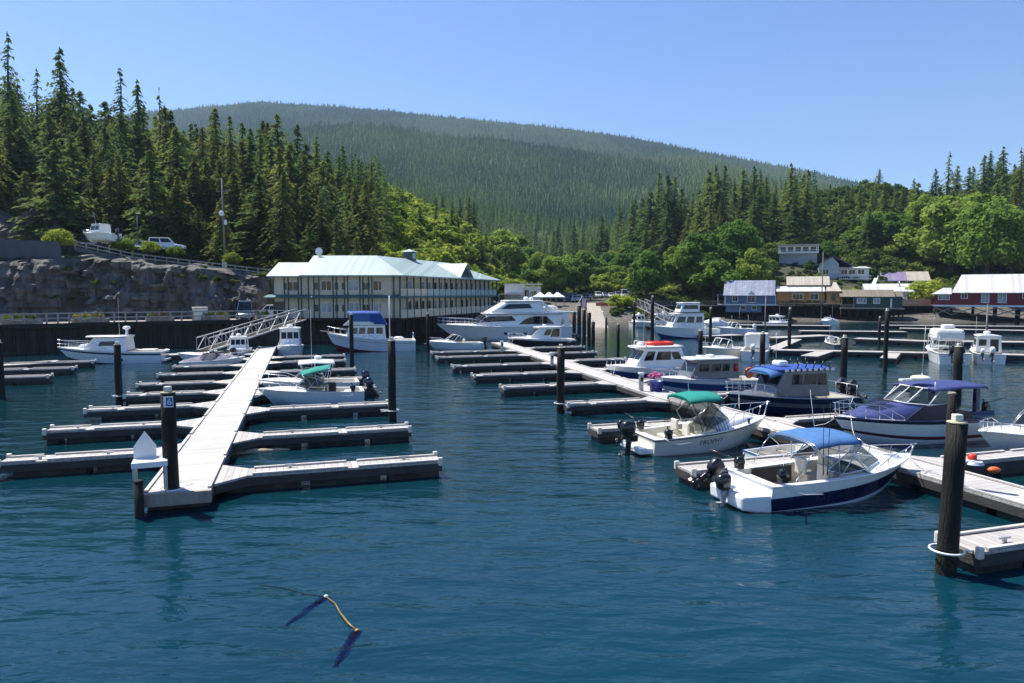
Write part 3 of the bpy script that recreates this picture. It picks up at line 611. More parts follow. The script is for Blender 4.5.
def cliff(name, pxr, k0, k1, step, rows, depth, seed, fwd=.9, lip=2.5, z0=None, topf=None):
    cols = np.arange(pxr[0], pxr[1]+.1, step); V = []
    for px in cols:
        a, b = shore(px, k0), shore(px, k1)
        if topf: b.z = topf(px)
        if z0 is not None: a.z = z0
        ring = []
        for r in range(rows+1):
            v = r/rows; p = a.lerp(b, v*.97+.03*v*v)
            ring.append((p.x, p.y-fwd, p.z-.4*(1-v)))
        for q in range(1, 4): ring.append((b.x, b.y-fwd+lip*q/3, b.z+.12*q))
        V.append(ring)
    V = np.array(V); sx, sz = V[..., 0], V[..., 2]
    w = np.clip(np.arange(V.shape[1])/rows, 0, 1)
    d = fbm(sx, sz*.45, 3.2, 4, seed)*depth+np.abs(fbm(sx*1.3, sz*.3, 1.4, 3, seed+3))*depth*.5+fbm(sx, sz, 7, 2, seed+5)*depth*.8
    st_ = sz*1.1+fbm(sx, sz, 5, 3, seed+7)*2.2; blk = np.floor(sx*.55+fbm(sx, sz, 2.5, 2, seed+8)*1.6); d = d+(np.modf(np.abs(np.sin(np.floor(st_)*12.9+blk*78.2)*43758.5))[0]-.5)*depth*.75
    V[..., 1] += d*np.where(w < 1, 1, .4); V[..., 2] += fbm(sx+31, V[..., 1], 2.5, 3, seed+1)*.55*(w > .55)
    n, mm = V.shape[:2]; I = np.arange(n*mm).reshape(n, mm)
    q = np.stack([I[:-1, :-1], I[1:, :-1], I[1:, 1:], I[:-1, 1:]], -1).reshape(-1, 4)
    return tag(npmesh(name, V.reshape(-1, 3), q, M['rock']), kind='structure')
cliff('rock_cliff', (-60, 272), 2, 3, 1.2, 26, 1.9, 2)
def outc(px): return 17.5+1.5*math.sin(px*.09)-max(0, px-40)*.09
cliff('rock_outcrop', (-60, 92), 4, 4, 2.4, 10, 1.6, 9, fwd=-4.5, lip=5, z0=12., topf=outc)
g9 = random.Random(4); spots = []
for i in range(34):
    px = g9.uniform(-20, 268); a_, b_ = shore(px, 2), shore(px, 3); f = g9.choice([.35, .6, .8, 1., 1., 1., 1.02]); q_ = a_.lerp(b_, min(f, 1)); spots.append((q_.x, q_.y-.9+(1.2 if f >= 1 else 0), q_.z-.3, g9.uniform(.08, .22), g9.uniform(1, 1.8), g9.randrange(4)))
merged('cliff_plants', M['leafu'], SH, spots, random.random)
# concrete wall on the clifftop
wl = MB()
pts = [shore(p, 3) for p in (-80, -20, 20, 62)]
for p, q in zip(pts[:-1], pts[1:]):
    p = p+Vector((0, -.1, 0)); q = q+Vector((0, -.1, 0))
    wl.hexa([(p.x, p.y, 10.2), (q.x, q.y, 10.2), (q.x, q.y+.35, 10.2), (p.x, p.y+.35, 10.2), (p.x, p.y, 12.75), (q.x, q.y, 12.75), (q.x, q.y+.35, 12.75), (p.x, p.y+.35, 12.75)])
r = wl.build('retaining_wall', M['concrete']); tag(r, 'stained grey concrete retaining wall on top of the rock cliff', 'wall')
# road shelf edge and guard rail
gr = thing('guard_rail', 'long weathered guard rail along the cliff road above the boardwalk', 'guard rail', shore(75, 3)+Vector((0, 0, 0)))
def on_px(l, px): return [l(p) for p in px]
def ledge(px): p = shore(px, 3); return Vector((p.x, p.y+1.0, atY(px, float(np.interp(px, [60, 75, 130, 200, 262, 285], [249, 250, 262, 270, 277, 279])), p.y+1).z))
g0 = gr.location.copy(); posts = list(np.arange(72, 275, 11.5))
cb = MB()
for a, b in zip(posts[:-1], posts[1:]):
    p, q = ledge(a)-g0, ledge(b)-g0; cb.bar(p+Vector((0, 0, .1)), q+Vector((0, 0, .1)), .3, .5)
cb.build('kerb_beam', M['concrete'], gr)
for a in posts:
    p = ledge(a)-g0; MB().bar(p, p+Vector((0, 0, 1.15)), .12, .12).build('post', M['railwood'], gr)
for zz in (.62, 1.08):
    rb = MB()
    for a, b in zip(posts[:-1], posts[1:]): rb.bar(ledge(a)-g0+Vector((0, -.07, zz)), ledge(b)-g0+Vector((0, -.07, zz)), .08, .14)
    rb.build('rail', M['railwood'], gr)
# seawall of dark timber under the boardwalk and behind the hotel piles
sw = MB(); pp = [shore(p, 1) for p in (-90, -40, 0, 65, 130, 200, 265, 320, 380, 420, 450, 475, 500, 530)]
for p, q in zip(pp[:-1], pp[1:]):
    sw.hexa([(p.x, p.y-.35, -3), (q.x, q.y-.35, -3), (q.x, q.y+.3, -3), (p.x, p.y+.3, -3), (p.x, p.y-.35, 2.85), (q.x, q.y-.35, 2.85), (q.x, q.y+.3, 2.85), (p.x, p.y+.3, 2.85)])
tag(sw.build('seawall', mat('dark_wet_timber_wall', (.05, .043, .036), .85, var=.5, scale=1.2, stretch=(2.5, 2.5, .15), bump=.8, bscale=4, dirt=(.11, .1, .075), dscale=.5, damt=.55)), 'dark wet timber seawall running under the boardwalk and the hotel', 'wall')
# boardwalk
BW = thing('boardwalk', 'grey plank boardwalk with timber railing along the left shore', 'boardwalk', (0, 0, 0))
def bwf(px, d=0, z=3.14): p = shore(px, 1); return Vector((p.x+d*.3, p.y-1.6+d, z))
bpx = [-70, -30, 0, 32, 65, 98, 130, 165, 200, 232, 268]
dkm = MB(); 
for a, b in zip(bpx[:-1], bpx[1:]):
    p, q, r_, s_ = bwf(a), bwf(b), bwf(b, 6.5), bwf(a, 6.5)
    dkm.hexa([p-Vector((0, 0, .16)), q-Vector((0, 0, .16)), r_-Vector((0, 0, .16)), s_-Vector((0, 0, .16)), p, q, r_, s_])
dkm.build('deck', M['deckgrey'], BW)
fm = MB()
for a, b in zip(bpx[:-1], bpx[1:]): fm.bar(bwf(a, -.06, 2.93), bwf(b, -.06, 2.93), .1, .5)
fm.build('fascia_beam', M['dwood'], BW)
for px in np.arange(-66, 270, 11):
    p = bwf(px, .05); MB().bar(p, p+Vector((0, 0, 1.1)), .13, .13).build('rail_post', M['railwood'], BW)
for zz in (.55, 1.08):
    rb = MB()
    for a, b in zip(bpx[:-1], bpx[1:]): rb.bar(bwf(a, 0, 3.14+zz), bwf(b, 0, 3.14+zz), .1, .13)
    rb.build('rail', M['railwood'], BW)
for px in np.arange(-60, 268, 13):
    p = bwf(px, .5, 2.95); MB().tube([p+Vector((rnd(-.1, .1), 0, -6)), p], .19, 8).build('pile', M['dwood'], BW)
# planters along the railing
PF = [broad_np(.9, .95, 9, 60, .1, 700+i, .1) for i in range(3)]
for c_, (nm, colr) in enumerate([('yellow_green_flower_leaves', (.22, .26, .03)), ('red_flower_leaves', (.2, .11, .05)), ('green_planter_leaves', (.08, .16, .03))]): M['fl%d' % c_] = leaf_mat(nm, colr, .5, .3, .05)
for px, c_, lab, w in [(24, 0, 'wooden planter of yellow green flowers on the boardwalk nearest the left edge', 3.6), (92, 0, 'wooden planter of tall yellow flowers on the middle of the boardwalk', 3.6), (153, 2, 'round green planter left of the red flowered one on the boardwalk', 1.3), (161, 1, 'planter with reddish flowers on the boardwalk', 1.6), (169, 2, 'round green planter right of the red flowered one on the boardwalk', 1.3), (216, 0, 'low planter of yellow green plants on the boardwalk left of the van', 3.2), (264, 2, 'green planter beside the white pickup at the hotel corner', 2)]:
    p = bwf(px, .75); t = thing('flower_planter', lab, 'planter', p, .6, 'planters along the boardwalk')
    MB().box(-w/2, w/2, -.28, .28, .0, .42).build('planter_box', M['wood'], t, bevel=.02)
    V = []; F = []; o = 0
    for j in range(max(1, int(w/.8))):
        v, f = PF[j % 3]; V.append(v*np.array([.6, .5, .8])+np.array([-w/2+.4+j*.8, 0, .35])); F.append(f+o); o += len(v)
    npmesh('flowers', np.concatenate(V), np.concatenate(F), M['fl%d' % c_], t)
t = thing('utility_box', 'cream utility cabinet with rounded top on the boardwalk', 'utility box', bwf(198, 1.2), .5)
MB().box(-.8, .8, -.5, .5, 0, 1.45).build('cabinet', M['gel2'], t, bevel=.08); MB().box(-.86, .86, -.56, .56, 1.452, 1.6).build('lid', M['gel2'], t, bevel=.07); MB().box(-.5, .5, -.525, -.502, .3, 1.2).build('door', M['gel'], t)
# ---------------------------------------------------------------- floats
M['deck'] = planks('bleached_dock_boards', (.47, .45, .42), .28, .8, .45, .08, dirt=(.4, .37, .33))
M['fdeck'] = planks('bleached_finger_boards', (.42, .395, .36), .22, .8, .4, .1, dirt=(.36, .33, .29))
M['brail'] = mat('bleached_edge_timber', (.52, .49, .45), .8, var=.15, scale=3, bump=.2, dirt=(.3, .27, .23))
M['fascia'] = mat('grey_fascia_timber', (.045, .042, .038), .85, var=.3, scale=2, stretch=(1, 1, 2), bump=.4, dirt=(.09, .08, .065))
M['floatblk'] = mat('black_float_tub', (.018, .018, .017), .6, var=.4, scale=2, bump=.4, dirt=(.06, .06, .045), dscale=2, damt=.6)
ZD = .55
def float_parts(t, L, w, flare0=0., flare1=0., dm='fdeck', rails=True, tip=True, gaps=3.0, fl=.9):
    """a float along local +X from 0 to L, centred on y=0; flare0: gussets that widen it where it meets the dock"""
    h = w/2; poly = [(0, -h-flare0), (flare0 and fl, -h), (L, -h), (L, h), (flare0 and fl, h), (0, h+flare0)]
    if not flare0: poly = [(0, -h), (L, -h), (L, h), (0, h)]
    MB().prism([(x, y, ZD-.07) for x, y in poly], (0, 0, .07)).build('deck', M[dm], t)
    f = MB(); e = poly+[poly[0]]
    for (x0, y0), (x1, y1) in zip(e[:-1], e[1:]):
        f.bar((x0*.998, y0*.985, ZD-.2), (x1*.998, y1*.985, ZD-.2), .09, .255)
    f.build('fascia_board', M['fascia'], t)
    b = MB(); x = .25
    while x < L-.5:
        x1 = min(x+2.3, L-.06); b.box(x, x1, -h+.08, h-.08, -.45, ZD-.33); x = x1+.28
    b.build('float_tub', M['floatblk'], t, bevel=.05)
    if rails:
        for s in (-1, 1):
            rb = MB(); x = fl+.15 if flare0 else .2
            while x < L-.3:
                x1 = min(x+gaps, L-.05); rb.box(x, x1, s*(h-.06)-.05, s*(h-.06)+.05, ZD+.02, ZD+.065)
                for q in (x+.1, x1-.25): rb.box(q, q+.15, s*(h-.06)-.05, s*(h-.06)+.05, ZD+.003, ZD+.02)
                x = x1+.35
            rb.build('edge_rail', M['brail'], t)
    if tip:
        for s in (-1, 1):
            MB().box(L-.12, L+.05, s*h-.06, s*h+.06, ZD-.15, ZD+.14).build('corner_bumper', M['gel2'], t, bevel=.03)
def cleats(t, xs, y):
    for x in xs: MB().prism([(x-.17, y-.025, ZD+.13), (x-.17, y-.025, ZD+.09), (x-.05, y-.025, ZD+.09), (x-.05, y-.025, ZD+.001), (x+.05, y-.025, ZD+.001), (x+.05, y-.025, ZD+.09), (x+.17, y-.025, ZD+.09), (x+.17, y-.025, ZD+.13)], (0, .05, 0)).build('cleat', M['galv'], t)
def finger(a0, a1, b, w, label, group):
    d = 1 if a1 > a0 else -1
    t = thing('finger_float', label, 'finger float', dk(a0, b), DRZ+(0 if d > 0 else math.pi), group)
    float_parts(t, abs(a1-a0), w, .75); cleats(t, [2.2, abs(a1-a0)-1.2], w*.2); return t
# left dock
t = thing('main_dock', 'long bleached main dock running from the left foreground to the shore', 'dock', dk(-3.62, 21.75), DRZ+math.pi/2)
float_parts(t, 57.5, 1.85, 0, 0, 'deck', True, False, 4.)
MB().box(-.14, .0, -.95, .95, ZD-.34, ZD+.02).build('end_board', M['wood'], t)
for i, (b, a1) in enumerate([(27.75, -10.1), (33.5, -10.5), (38.8, -10.4), (43.75, -9.75), (48.6, -10.1), (54.0, -9.9), (59.5, -9.8), (65, -9.4), (70.2, -9.2)]):
    finger(-4.57, a1, b, .95, 'finger float on the left side of the left dock, %s from the open water end' % ORD[i], 'left fingers of the left dock')
for i, (b, a1) in enumerate([(23.6, 4.55), (29.6, 4.4), (36.3, 4.35), (42.6, 4.25), (47.8, 4.1), (53.6, 3.9), (60.9, 3.6), (65.8, 3.8)]):
    finger(-2.67, a1, b, .95, 'finger float on the right side of the left dock, %s from the open water end' % ORD[i], 'right fingers of the left dock')
# right dock: two straight runs that meet at a slight bend
def rc(b): return 19.75 if b < 34 else 19.75+(b-34)*.058
t = thing('main_dock', 'near half of the bleached right dock, beside the blue and the green canopied boats', 'dock', dk(19.75, 4), DRZ+math.pi/2)
float_parts(t, 30, 1.75, 0, 0, 'deck', True, False, 4.)
t = thing('main_dock', 'far half of the right dock, running on to the white motor yacht', 'dock', dk(19.75, 34), DRZ+math.pi/2-.058)
float_parts(t, 44, 1.8, 0, 0, 'deck', True, False, 4.)
RL = ['nearest finger float on the left of the right dock, beside the big foreground piling', 'finger float behind the navy and white boat with blue canopy', 'finger float behind the boat with the green canopy and big letters on its hull', 'empty finger float at the bend of the right dock, ending at a piling',
      'empty finger float on the left of the right dock, second beyond the bend', 'empty finger float on the left of the right dock, third beyond the bend', 'empty finger float on the left of the right dock, fourth beyond the bend', 'empty finger float on the left of the right dock, fifth beyond the bend', 'farthest empty finger float on the left of the right dock']
for i, (b, a1) in enumerate([(11.8, 14.5), (19.75, 12.1), (26.9, 12.0), (33.4, 13.2), (40.6, 11.85), (47.1, 11.6), (53.5, 11.5), (61.3, 11.7), (66.6, 12.2)]):
    finger(rc(b)-.88, a1, b, 1.05 if i < 3 else .95, RL[i], 'left fingers of the right dock')
RR = ['finger float on the right of the right dock behind the orange buoy', 'finger float between the purple canopied cruiser and the dark blue pilothouse boat', 'finger float between the dark blue pilothouse boat and the pale grey one', 'finger float between the pale grey pilothouse boat and the one with a red raft',
      'finger float just beyond the boat with the red raft on its roof', 'empty finger float on the right of the right dock, second beyond the red raft boat', 'empty finger float on the right of the right dock, third beyond the red raft boat', 'finger float in front of the black hulled boat near the yacht']
for i, (b, a1) in enumerate([(18.0, 29), (26.2, 28.5), (34, 28.3), (41, 27.8), (48.2, 27.6), (55, 27.8), (62.2, 27.8), (69, 29.4)]):
    finger(rc(b)+.88, a1, b, .95, RR[i], 'right fingers of the right dock')
# floats at far left and along the seawall
for b, lab in [(55.7, 'nearest of the three short floats at the left edge'), (61.2, 'middle one of the three short floats at the left edge'), (66.5, 'farthest of the three short floats at the left edge')]:
    t = thing('finger_float', lab+' beyond the tall piling', 'finger float', dk(-27, b), DRZ, 'floats at the left edge'); float_parts(t, 9.9, .95)
def span_float(p, q, w, label, group=None, name='walkway_float', dm='fdeck', rails=False):
    d = q-p; t = thing(name, label, 'float', p, math.atan2(d.y, d.x), group); float_parts(t, d.length, w, 0, 0, dm, rails, False); return t
span_float(at(-60, 372, ZD)*Vector((1, 1, 0)) if False else Vector((at(-60, 368, ZD).x, at(-60, 368, ZD).y, 0)), Vector((at(60, 361, ZD).x, at(60, 361, ZD).y, 0)), 2.2, 'wide float at the left edge in front of the white cruiser')
span_float(Vector((at(118, 357, ZD).x, at(118, 357, ZD).y, 0)), Vector((at(256, 350, ZD).x, at(256, 350, ZD).y, 0)), 1.8, 'walkway float along the seawall under the gangway foot')
# ---------------------------------------------------------------- pilings
def piling(p, top, r, label, lean=(0, 0), hoop=None, sign=False, cap=True):
    r *= .78; t = thing('piling', label, 'piling', (p.x, p.y, 0), rnd(0, 6), 'mooring pilings'); g = random.Random(int(p.x*100))
    pts = []; rr = []
    for i in range(9):
        f = i/8; z = -4+(top+4)*f; pts.append((lean[0]*z+g.uniform(-.012, .012), lean[1]*z+g.uniform(-.012, .012), z)); rr.append(r*(1.06-.08*f)*g.uniform(.985, 1.015))
    t.rotation_euler = (0, 0, 0)
    MB().tube(pts, rr, 16).build('shaft', M['pilewood'], t)
    x, y = lean[0]*top, lean[1]*top
    if cap: MB().lathe([(r*.97, top+.004), (r*.98, top+.03), (r*.6, top+.05), (.1, top+.055)], 16, (x, y, 0)).build('cap', M['capwood'], t)
    if cap and r > .15: MB().box(x-.09, x+.09, y-.09, y+.09, top+.05, top+.2).build('cap_block', M['gel2'], t, bevel=.02)
    if hoop:
        h = MB(); a = hoop; pr = r+.13
        ring = [(math.cos(q)*pr, math.sin(q)*pr, ZD) for q in np.linspace(a+.6, a+2*math.pi-.6, 18)]
        end = (math.cos(a)*(pr+.25), math.sin(a)*(pr+.25))
        s_ = Vector((-math.sin(a), math.cos(a)))*pr*.75
        ring = [(end[0]+s_.x, end[1]+s_.y, ZD)]+ring+[(end[0]-s_.x, end[1]-s_.y, ZD)]
        h.tube(ring, .026, 6).build('pile_hoop', M['gel'], t)
    return t
M['capwood'] = mat('pale_pile_top', (.42, .38, .24), .8, var=.25, scale=6, bump=.3)
def pil(px, py, toppy, label, r=.27, lean=(0, 0), hoop=None, dY=0):
    p = at(px, py); z = atY(px, toppy, p.y).z; return piling(p, z, r, label, lean, hoop)
pf = pil(172.5, 506, 393, 'piling with a blue numbered sign at the open water end of the left dock', .27, (-.006, 0), 1.2)
pf2 = pil(945.5, 573, 423, 'thickest foreground piling at the lower right with a pale flat top', .275, (.03, 0), .35)
pil(560.5, 413, 348, 'piling at the tip of the empty finger by the bend of the right dock', .27, (0, 0), .3)
pil(392.5, 421, 341, 'piling at the tip of the third right finger of the left dock', .25, (0, 0), 3.4)
pil(119.5, 405, 345, 'piling at the tip of the fourth left finger of the left dock', .24, (0, 0), .3)
pil(1.5, 398, 343, 'piling cut by the left edge of the picture', .26)
pil(352, 371, 315, 'piling in front of the blue canopied trawler', .22)
pil(428, 352, 314, 'piling between the trawler and the motor yacht', .24)
pil(947, 503, 394, 'slimmer dark piling just behind the thickest foreground one', .15)
pil(843, 390, 338, 'piling at the stern of the dark blue pilothouse boat', .27)
pil(956, 411, 347, 'piling behind the purple canopied cruiser', .28)
pil(885, 372, 311, 'tall slim piling in open water right of the dark blue boat', .22)
pil(879, 345, 318, 'short piling just left of the tall slim one among the far floats', .2)
pil(762, 372, 334, 'piling behind the pale grey pilothouse boat', .27)
pil(789, 350, 309, 'tall piling among the far floats behind the blue awning', .24)
pil(700, 363, 331, 'piling between the red raft boat and the cream outboard boat', .26)
pil(710, 350, 309, 'rust brown tall piling below the blue house', .22)
pil(652, 347, 297, 'tall dark piling at the bow of the two deck white boat', .26)
pil(634, 331, 302, 'dark piling beside the boat slide', .24)
pil(618, 358, 325, 'piling at the tip of a right finger in front of the boat slide', .2)
pil(606, 336, 318, 'short dark piling at the foot of the launch ramp', .2)
for i, (px, y0, y1) in enumerate([(574, 344, 312), (579, 345, 306), (584, 344, 310), (589, 346, 313), (593, 345, 322)]):
    pil(px, y0, y1, 'dark piling in the tight cluster at the stern of the motor yacht', .3)
# blue number sign on the left foreground piling
t = thing('number_sign', 'white square sign with a blue 6 on the left foreground piling', 'sign', pf.location+Vector((.1, -.225, 3.2)), .3)
MB().box(-.13, .13, -.015, .015, -.16, .16).build('panel', M['gel'], t)
def text_mesh(body, size):
    c = bpy.data.curves.new('lettering', 'FONT'); c.body = body; c.size = size; c.align_x = 'CENTER'; c.align_y = 'CENTER'; c.resolution_u = 3; c.fill_mode = 'FRONT'
    o = bpy.data.objects.new('lettering', c); COL.objects.link(o)
    dg = bpy.context.evaluated_depsgraph_get(); me = bpy.data.meshes.new_from_object(o.evaluated_get(dg))
    bpy.data.objects.remove(o); return me
def lettering(body, size, m, parent, fn, name='lettering', wide=1.):
    me = text_mesh(body, size); import bmesh
    bm = bmesh.new(); bm.from_mesh(me); bmesh.ops.triangulate(bm, faces=bm.faces); bmesh.ops.subdivide_edges(bm, edges=bm.edges, cuts=1)
    for v in bm.verts: v.co = fn(v.co.x*wide, v.co.y)
    bm.to_mesh(me); bm.free(); me.materials.clear(); me.materials.append(m)
    o = bpy.data.objects.new(name, me); COL.objects.link(o); o.parent = parent; return o
MB().box(-.06, .115, -.019, -.016, -.13, .13).build('number_field', M['bimblue'], t)
lettering('6', .27, M['gel'], t, lambda x, y: Vector((x+.03, -.023, y)), 'number')
# gabled service stand and post at the end of the left dock
t = thing('service_stand', 'white gabled service stand with tray on the open water corner of the left dock', 'stand', dk(-4.2, 22.25, ZD), DRZ+.12)
MB().prism([(-.62, .18, .95), (-.02, .18, .95), (-.02, .18, 1.3), (-.32, .18, 1.75), (-.62, .18, 1.3)], (0, .05, 0)).build('gable_board', M['gel'], t)
MB().box(-.64, .3, -.45, .18, .78, .95).build('tray', M['gel'], t, bevel=.02)
for x, y in ((-.58, -.36), (.24, -.36), (-.58, .12), (.24, .12)): MB().box(x-.04, x+.04, y-.04, y+.04, 0, .78).build('leg', M['brail'], t)
MB().lathe([(.02, -.02), (.2, 0), (.2, .04), (.02, .06)], 12, (-.62, -.1, .45), 0, 'x').build('hose_reel', M['gel'], t)
t = thing('mooring_post', 'short dark mooring post in front of the white service stand', 'post', dk(-4.55, 21.45, 0))
MB().tube([(0, 0, -1.2), (0, 0, 1.02)], .13, 10).build('shaft', M['dwood'], t); MB().lathe([(.14, 1.02), (.14, 1.06), (.03, 1.08)], 10).build('cap', M['dwood'], t)
# pedestals, tub, buoys
for px, py, lab in [(641, 391, 'grey power pedestal on the right dock near its bend'), (552, 366, 'grey power pedestal halfway along the far part of the right dock'), (502, 352, 'grey power pedestal near the far end of the right dock')]:
    p = at(px, py, ZD); t = thing('power_pedestal', lab, 'pedestal', p, DRZ, 'power pedestals')
    MB().box(-.12, .12, -.1, .1, 0, 1.0).build('post', M['galv'], t, bevel=.02); MB().box(-.16, .16, -.14, .14, 1.0, 1.12).build('lamp_head', M['gel'], t, bevel=.03); MB().box(-.08, .08, -.13, -.1, .6, .85).build('socket_panel', M['black'], t)
p = at(656, 391, ZD); t = thing('planter_tub', 'blue plastic tub of pink flowers on the right dock', 'tub', p)
MB().lathe([(.36, 0), (.42, .55), (.45, .58), (.45, .62), (.4, .62), (.38, .5), (.05, .5)], 18).build('tub', M['blueplastic'], t)
M['pink'] = leaf_mat('pink_flowers', (.4, .12, .14), .6, .3, .08); v, f = broad_np(.75, .5, 10, 50, .07, 811, .0); npmesh('flowers', v+np.array([0, 0, .5]), f, M['pink'], t)
p = at(972, 461, ZD); t = thing('mooring_buoy', 'round bright red buoy lying on the right dock', 'buoy', p+Vector((0, 0, .14)))
MB().ell((0, 0, 0), .15, .15, .14, 14, 8).build('float', M['brightred'], t); MB().tube([(.1, 0, .08), (.2, 0, .1)], .03, 8).build('eyelet', M['blueplastic'], t)
t = thing('mooring_buoy', 'orange buoy half hidden beyond the edge of the right dock', 'buoy', at(994, 473, ZD)+Vector((0, 0, .1))); MB().ell((0, 0, 0), .2, .14, .11, 14, 8).build('float', M['orange'], t); MB().tube([(.18, 0, 0), (.27, 0, 0)], .03, 8).build('eyelet', M['black'], t)
t = thing('rope_coil', 'pale blue coil of rope beside the red buoy', 'rope', at(976, 466, ZD))
cp = [(math.cos(q)*(.26-.004*q), math.sin(q)*(.2-.003*q), .03+.006*q) for q in np.linspace(0, 6*math.pi, 60)]; MB().tube(cp, .026, 5).build('rope', M['gelb'], t)
# driftwood and kelp
p = at(248, 453, 0); t = thing('driftwood', 'pale drift log floating between the first two right fingers of the left dock', 'log', (p.x, p.y, .0), DRZ+.02)
g = random.Random(3); MB().tube([(-1.1+i*.45, g.uniform(-.06, .06), g.uniform(-.01, .05)) for i in range(7)], [.05, .12, .15, .14, .13, .09, .03], 9).build('log', mat('pale_driftwood', (.42, .33, .2), .8, var=.3, scale=3, bump=.5), t)
a = at(326, 597, 0); b = at(357, 631, 0); t = thing('bull_kelp', 'brown bull kelp stalk floating in the open water with dark fronds below', 'kelp', (a.x, a.y, 0))
d = b-a; M['kelp'] = mat('kelp_brown', (.3, .15, .025), .35, var=.3, scale=6); M['frond'] = glass('kelp_fronds', (.86, .84, .95), .02, .08)
MB().tube([Vector((0, 0, .01)), d*.25+Vector((.04, 0, .03)), d*.5+Vector((.0, -.05, .035)), d*.8+Vector((-.03, -.04, .03)), d+Vector((0, 0, .0))], [.012, .013, .016, .02, .015], 8).build('stalk', M['kelp'], t)
MB().ell((0, 0, .01), .05, .04, .04).build('bulb', M['gel2'], t); MB().ell((d.x, d.y, .01), .05, .045, .035).build('bulb', M['kelp'], t)
for base in (Vector((0, 0, 0)), d):
    fr = MB(); g = random.Random(5)
    for k in range(3):
        dx = base.length*.0+g.uniform(-.30, -.12) if base.length < .01 else g.uniform(-.12, .0); L = g.uniform(.8, 1.3); w = .085
        P = [base+Vector((dx*s*L*2, -L*s, .004+.006*math.sin(s*7+k)))+Vector((.05*math.sin(s*9+k*2), 0, 0)) for s in np.linspace(0, 1, 8)]
        fr.rings([[p-Vector((w*(1-.6*i/7), 0, 0)), p+Vector((w*(1-.6*i/7), 0, 0)), p+Vector((w*(1-.6*i/7), 0, .003)), p+Vector((-w*(1-.6*i/7), 0, .003))] for i, p in enumerate(P)])
    fr.build('fronds', M['frond'], t)
st = MB(); q = at(265, 586, 0)-a; st.tube([(0, 0, .008), (q.x*.3, q.y*.2, .012), (q.x*.7, q.y*.8, .01), (q.x*1.1, q.y*1.1, .006)], .006, 5); st.build('trailing_stem', M['dwood'], t)
# gangways
def gangway(p, q, w, hgt, label, bays=14):
    t = thing('gangway', label, 'gangway', p); d = q-p; s = Vector((-d.y, d.x, 0)).normalized()*w/2; up = Vector((0, 0, hgt))
    MB().hexa([-s, s, d+s, d-s, -s+Vector((0, 0, .06)), s+Vector((0, 0, .06)), d+s+Vector((0, 0, .06)), d-s+Vector((0, 0, .06))]).build('tread', M['dwood'], t)
    for e in (-s*1.06, s*1.06):
        tr = MB(); tr.bar(e, e+d, .1, .14); tr.bar(e+up, e+up+d, .08, .1)
        for i in range(bays+1):
            f = i/bays; tr.bar(e+d*f, e+d*f+up, .055)
            if i < bays: tr.bar(e+d*f+(up if i % 2 else up*0), e+d*(f+1/bays)+(up*0 if i % 2 else up), .05)
        tr.build('truss', M['galv'], t)
    for e in (-s, s): MB().tube([e+Vector((0, 0, -.02)), e+Vector((0, 0, -.3))], .08, 8).build('roller', M['rubber'], t)
    return t
g0 = at(203, 351, ZD+.3); g1 = atY(301, 321, 82.4)
gangway(g0, Vector((g1.x, g1.y, 3.2)), 1.3, 1.25, 'grey truss gangway sloping from the hotel deck down to the left floats')
g0 = at(693, 333, .7); g1 = atY(641, 313, 140)
gangway(g0, Vector((g1.x, g1.y, 3.6)), 1.4, 1.6, 'long pale truss gangway on the far shore left of the blue house', 16)
# far floats below the village
def P0(px, py): v_ = at(px, py, ZD); return Vector((v_.x, v_.y, 0))
for a, b, w, lab in [((774, 349.5), (932, 352.5), 1.7, 'long dark sided float nearest us among the far floats'), ((1000, 354), (1060, 355.5), 1.7, 'float running out of the picture at right beyond the white outboard boats'),
    ((703, 335.5), (738, 334.5), 2.6, 'tan wide float left of the far small boats'), ((770, 337.5), (826, 335), 2.4, 'tan wide float in the middle of the far floats'), ((856, 338), (930, 341), 2.4, 'tan wide float right of the tall slim piling'), ((960, 341), (1050, 342), 2.4, 'tan wide float behind the white hardtop boat'),
    ((720, 324.5), (830, 325.5), 2.2, 'thin grey float closest to the beach below the blue house'), ((800, 330.5), (905, 331.5), 2.2, 'grey float in the second row off the beach'), ((900, 328), (1060, 331), 2.4, 'bleached float below the red boathouse'), ((880, 325), (1060, 326.5), 2, 'thin grey float closest to the beach below the red boathouse'),
    ((772, 349), (796, 339), 1.4, 'float running away from us between two rows of far floats'), ((825, 351), (809, 356), 1.5, 'short float pointing toward us from the long dark sided one'), ((893, 353), (888, 358), 1.3, 'stub float pointing toward us at the foot of the tall slim piling')]:
    span_float(P0(*a), P0(*b), w, lab, 'far floats')
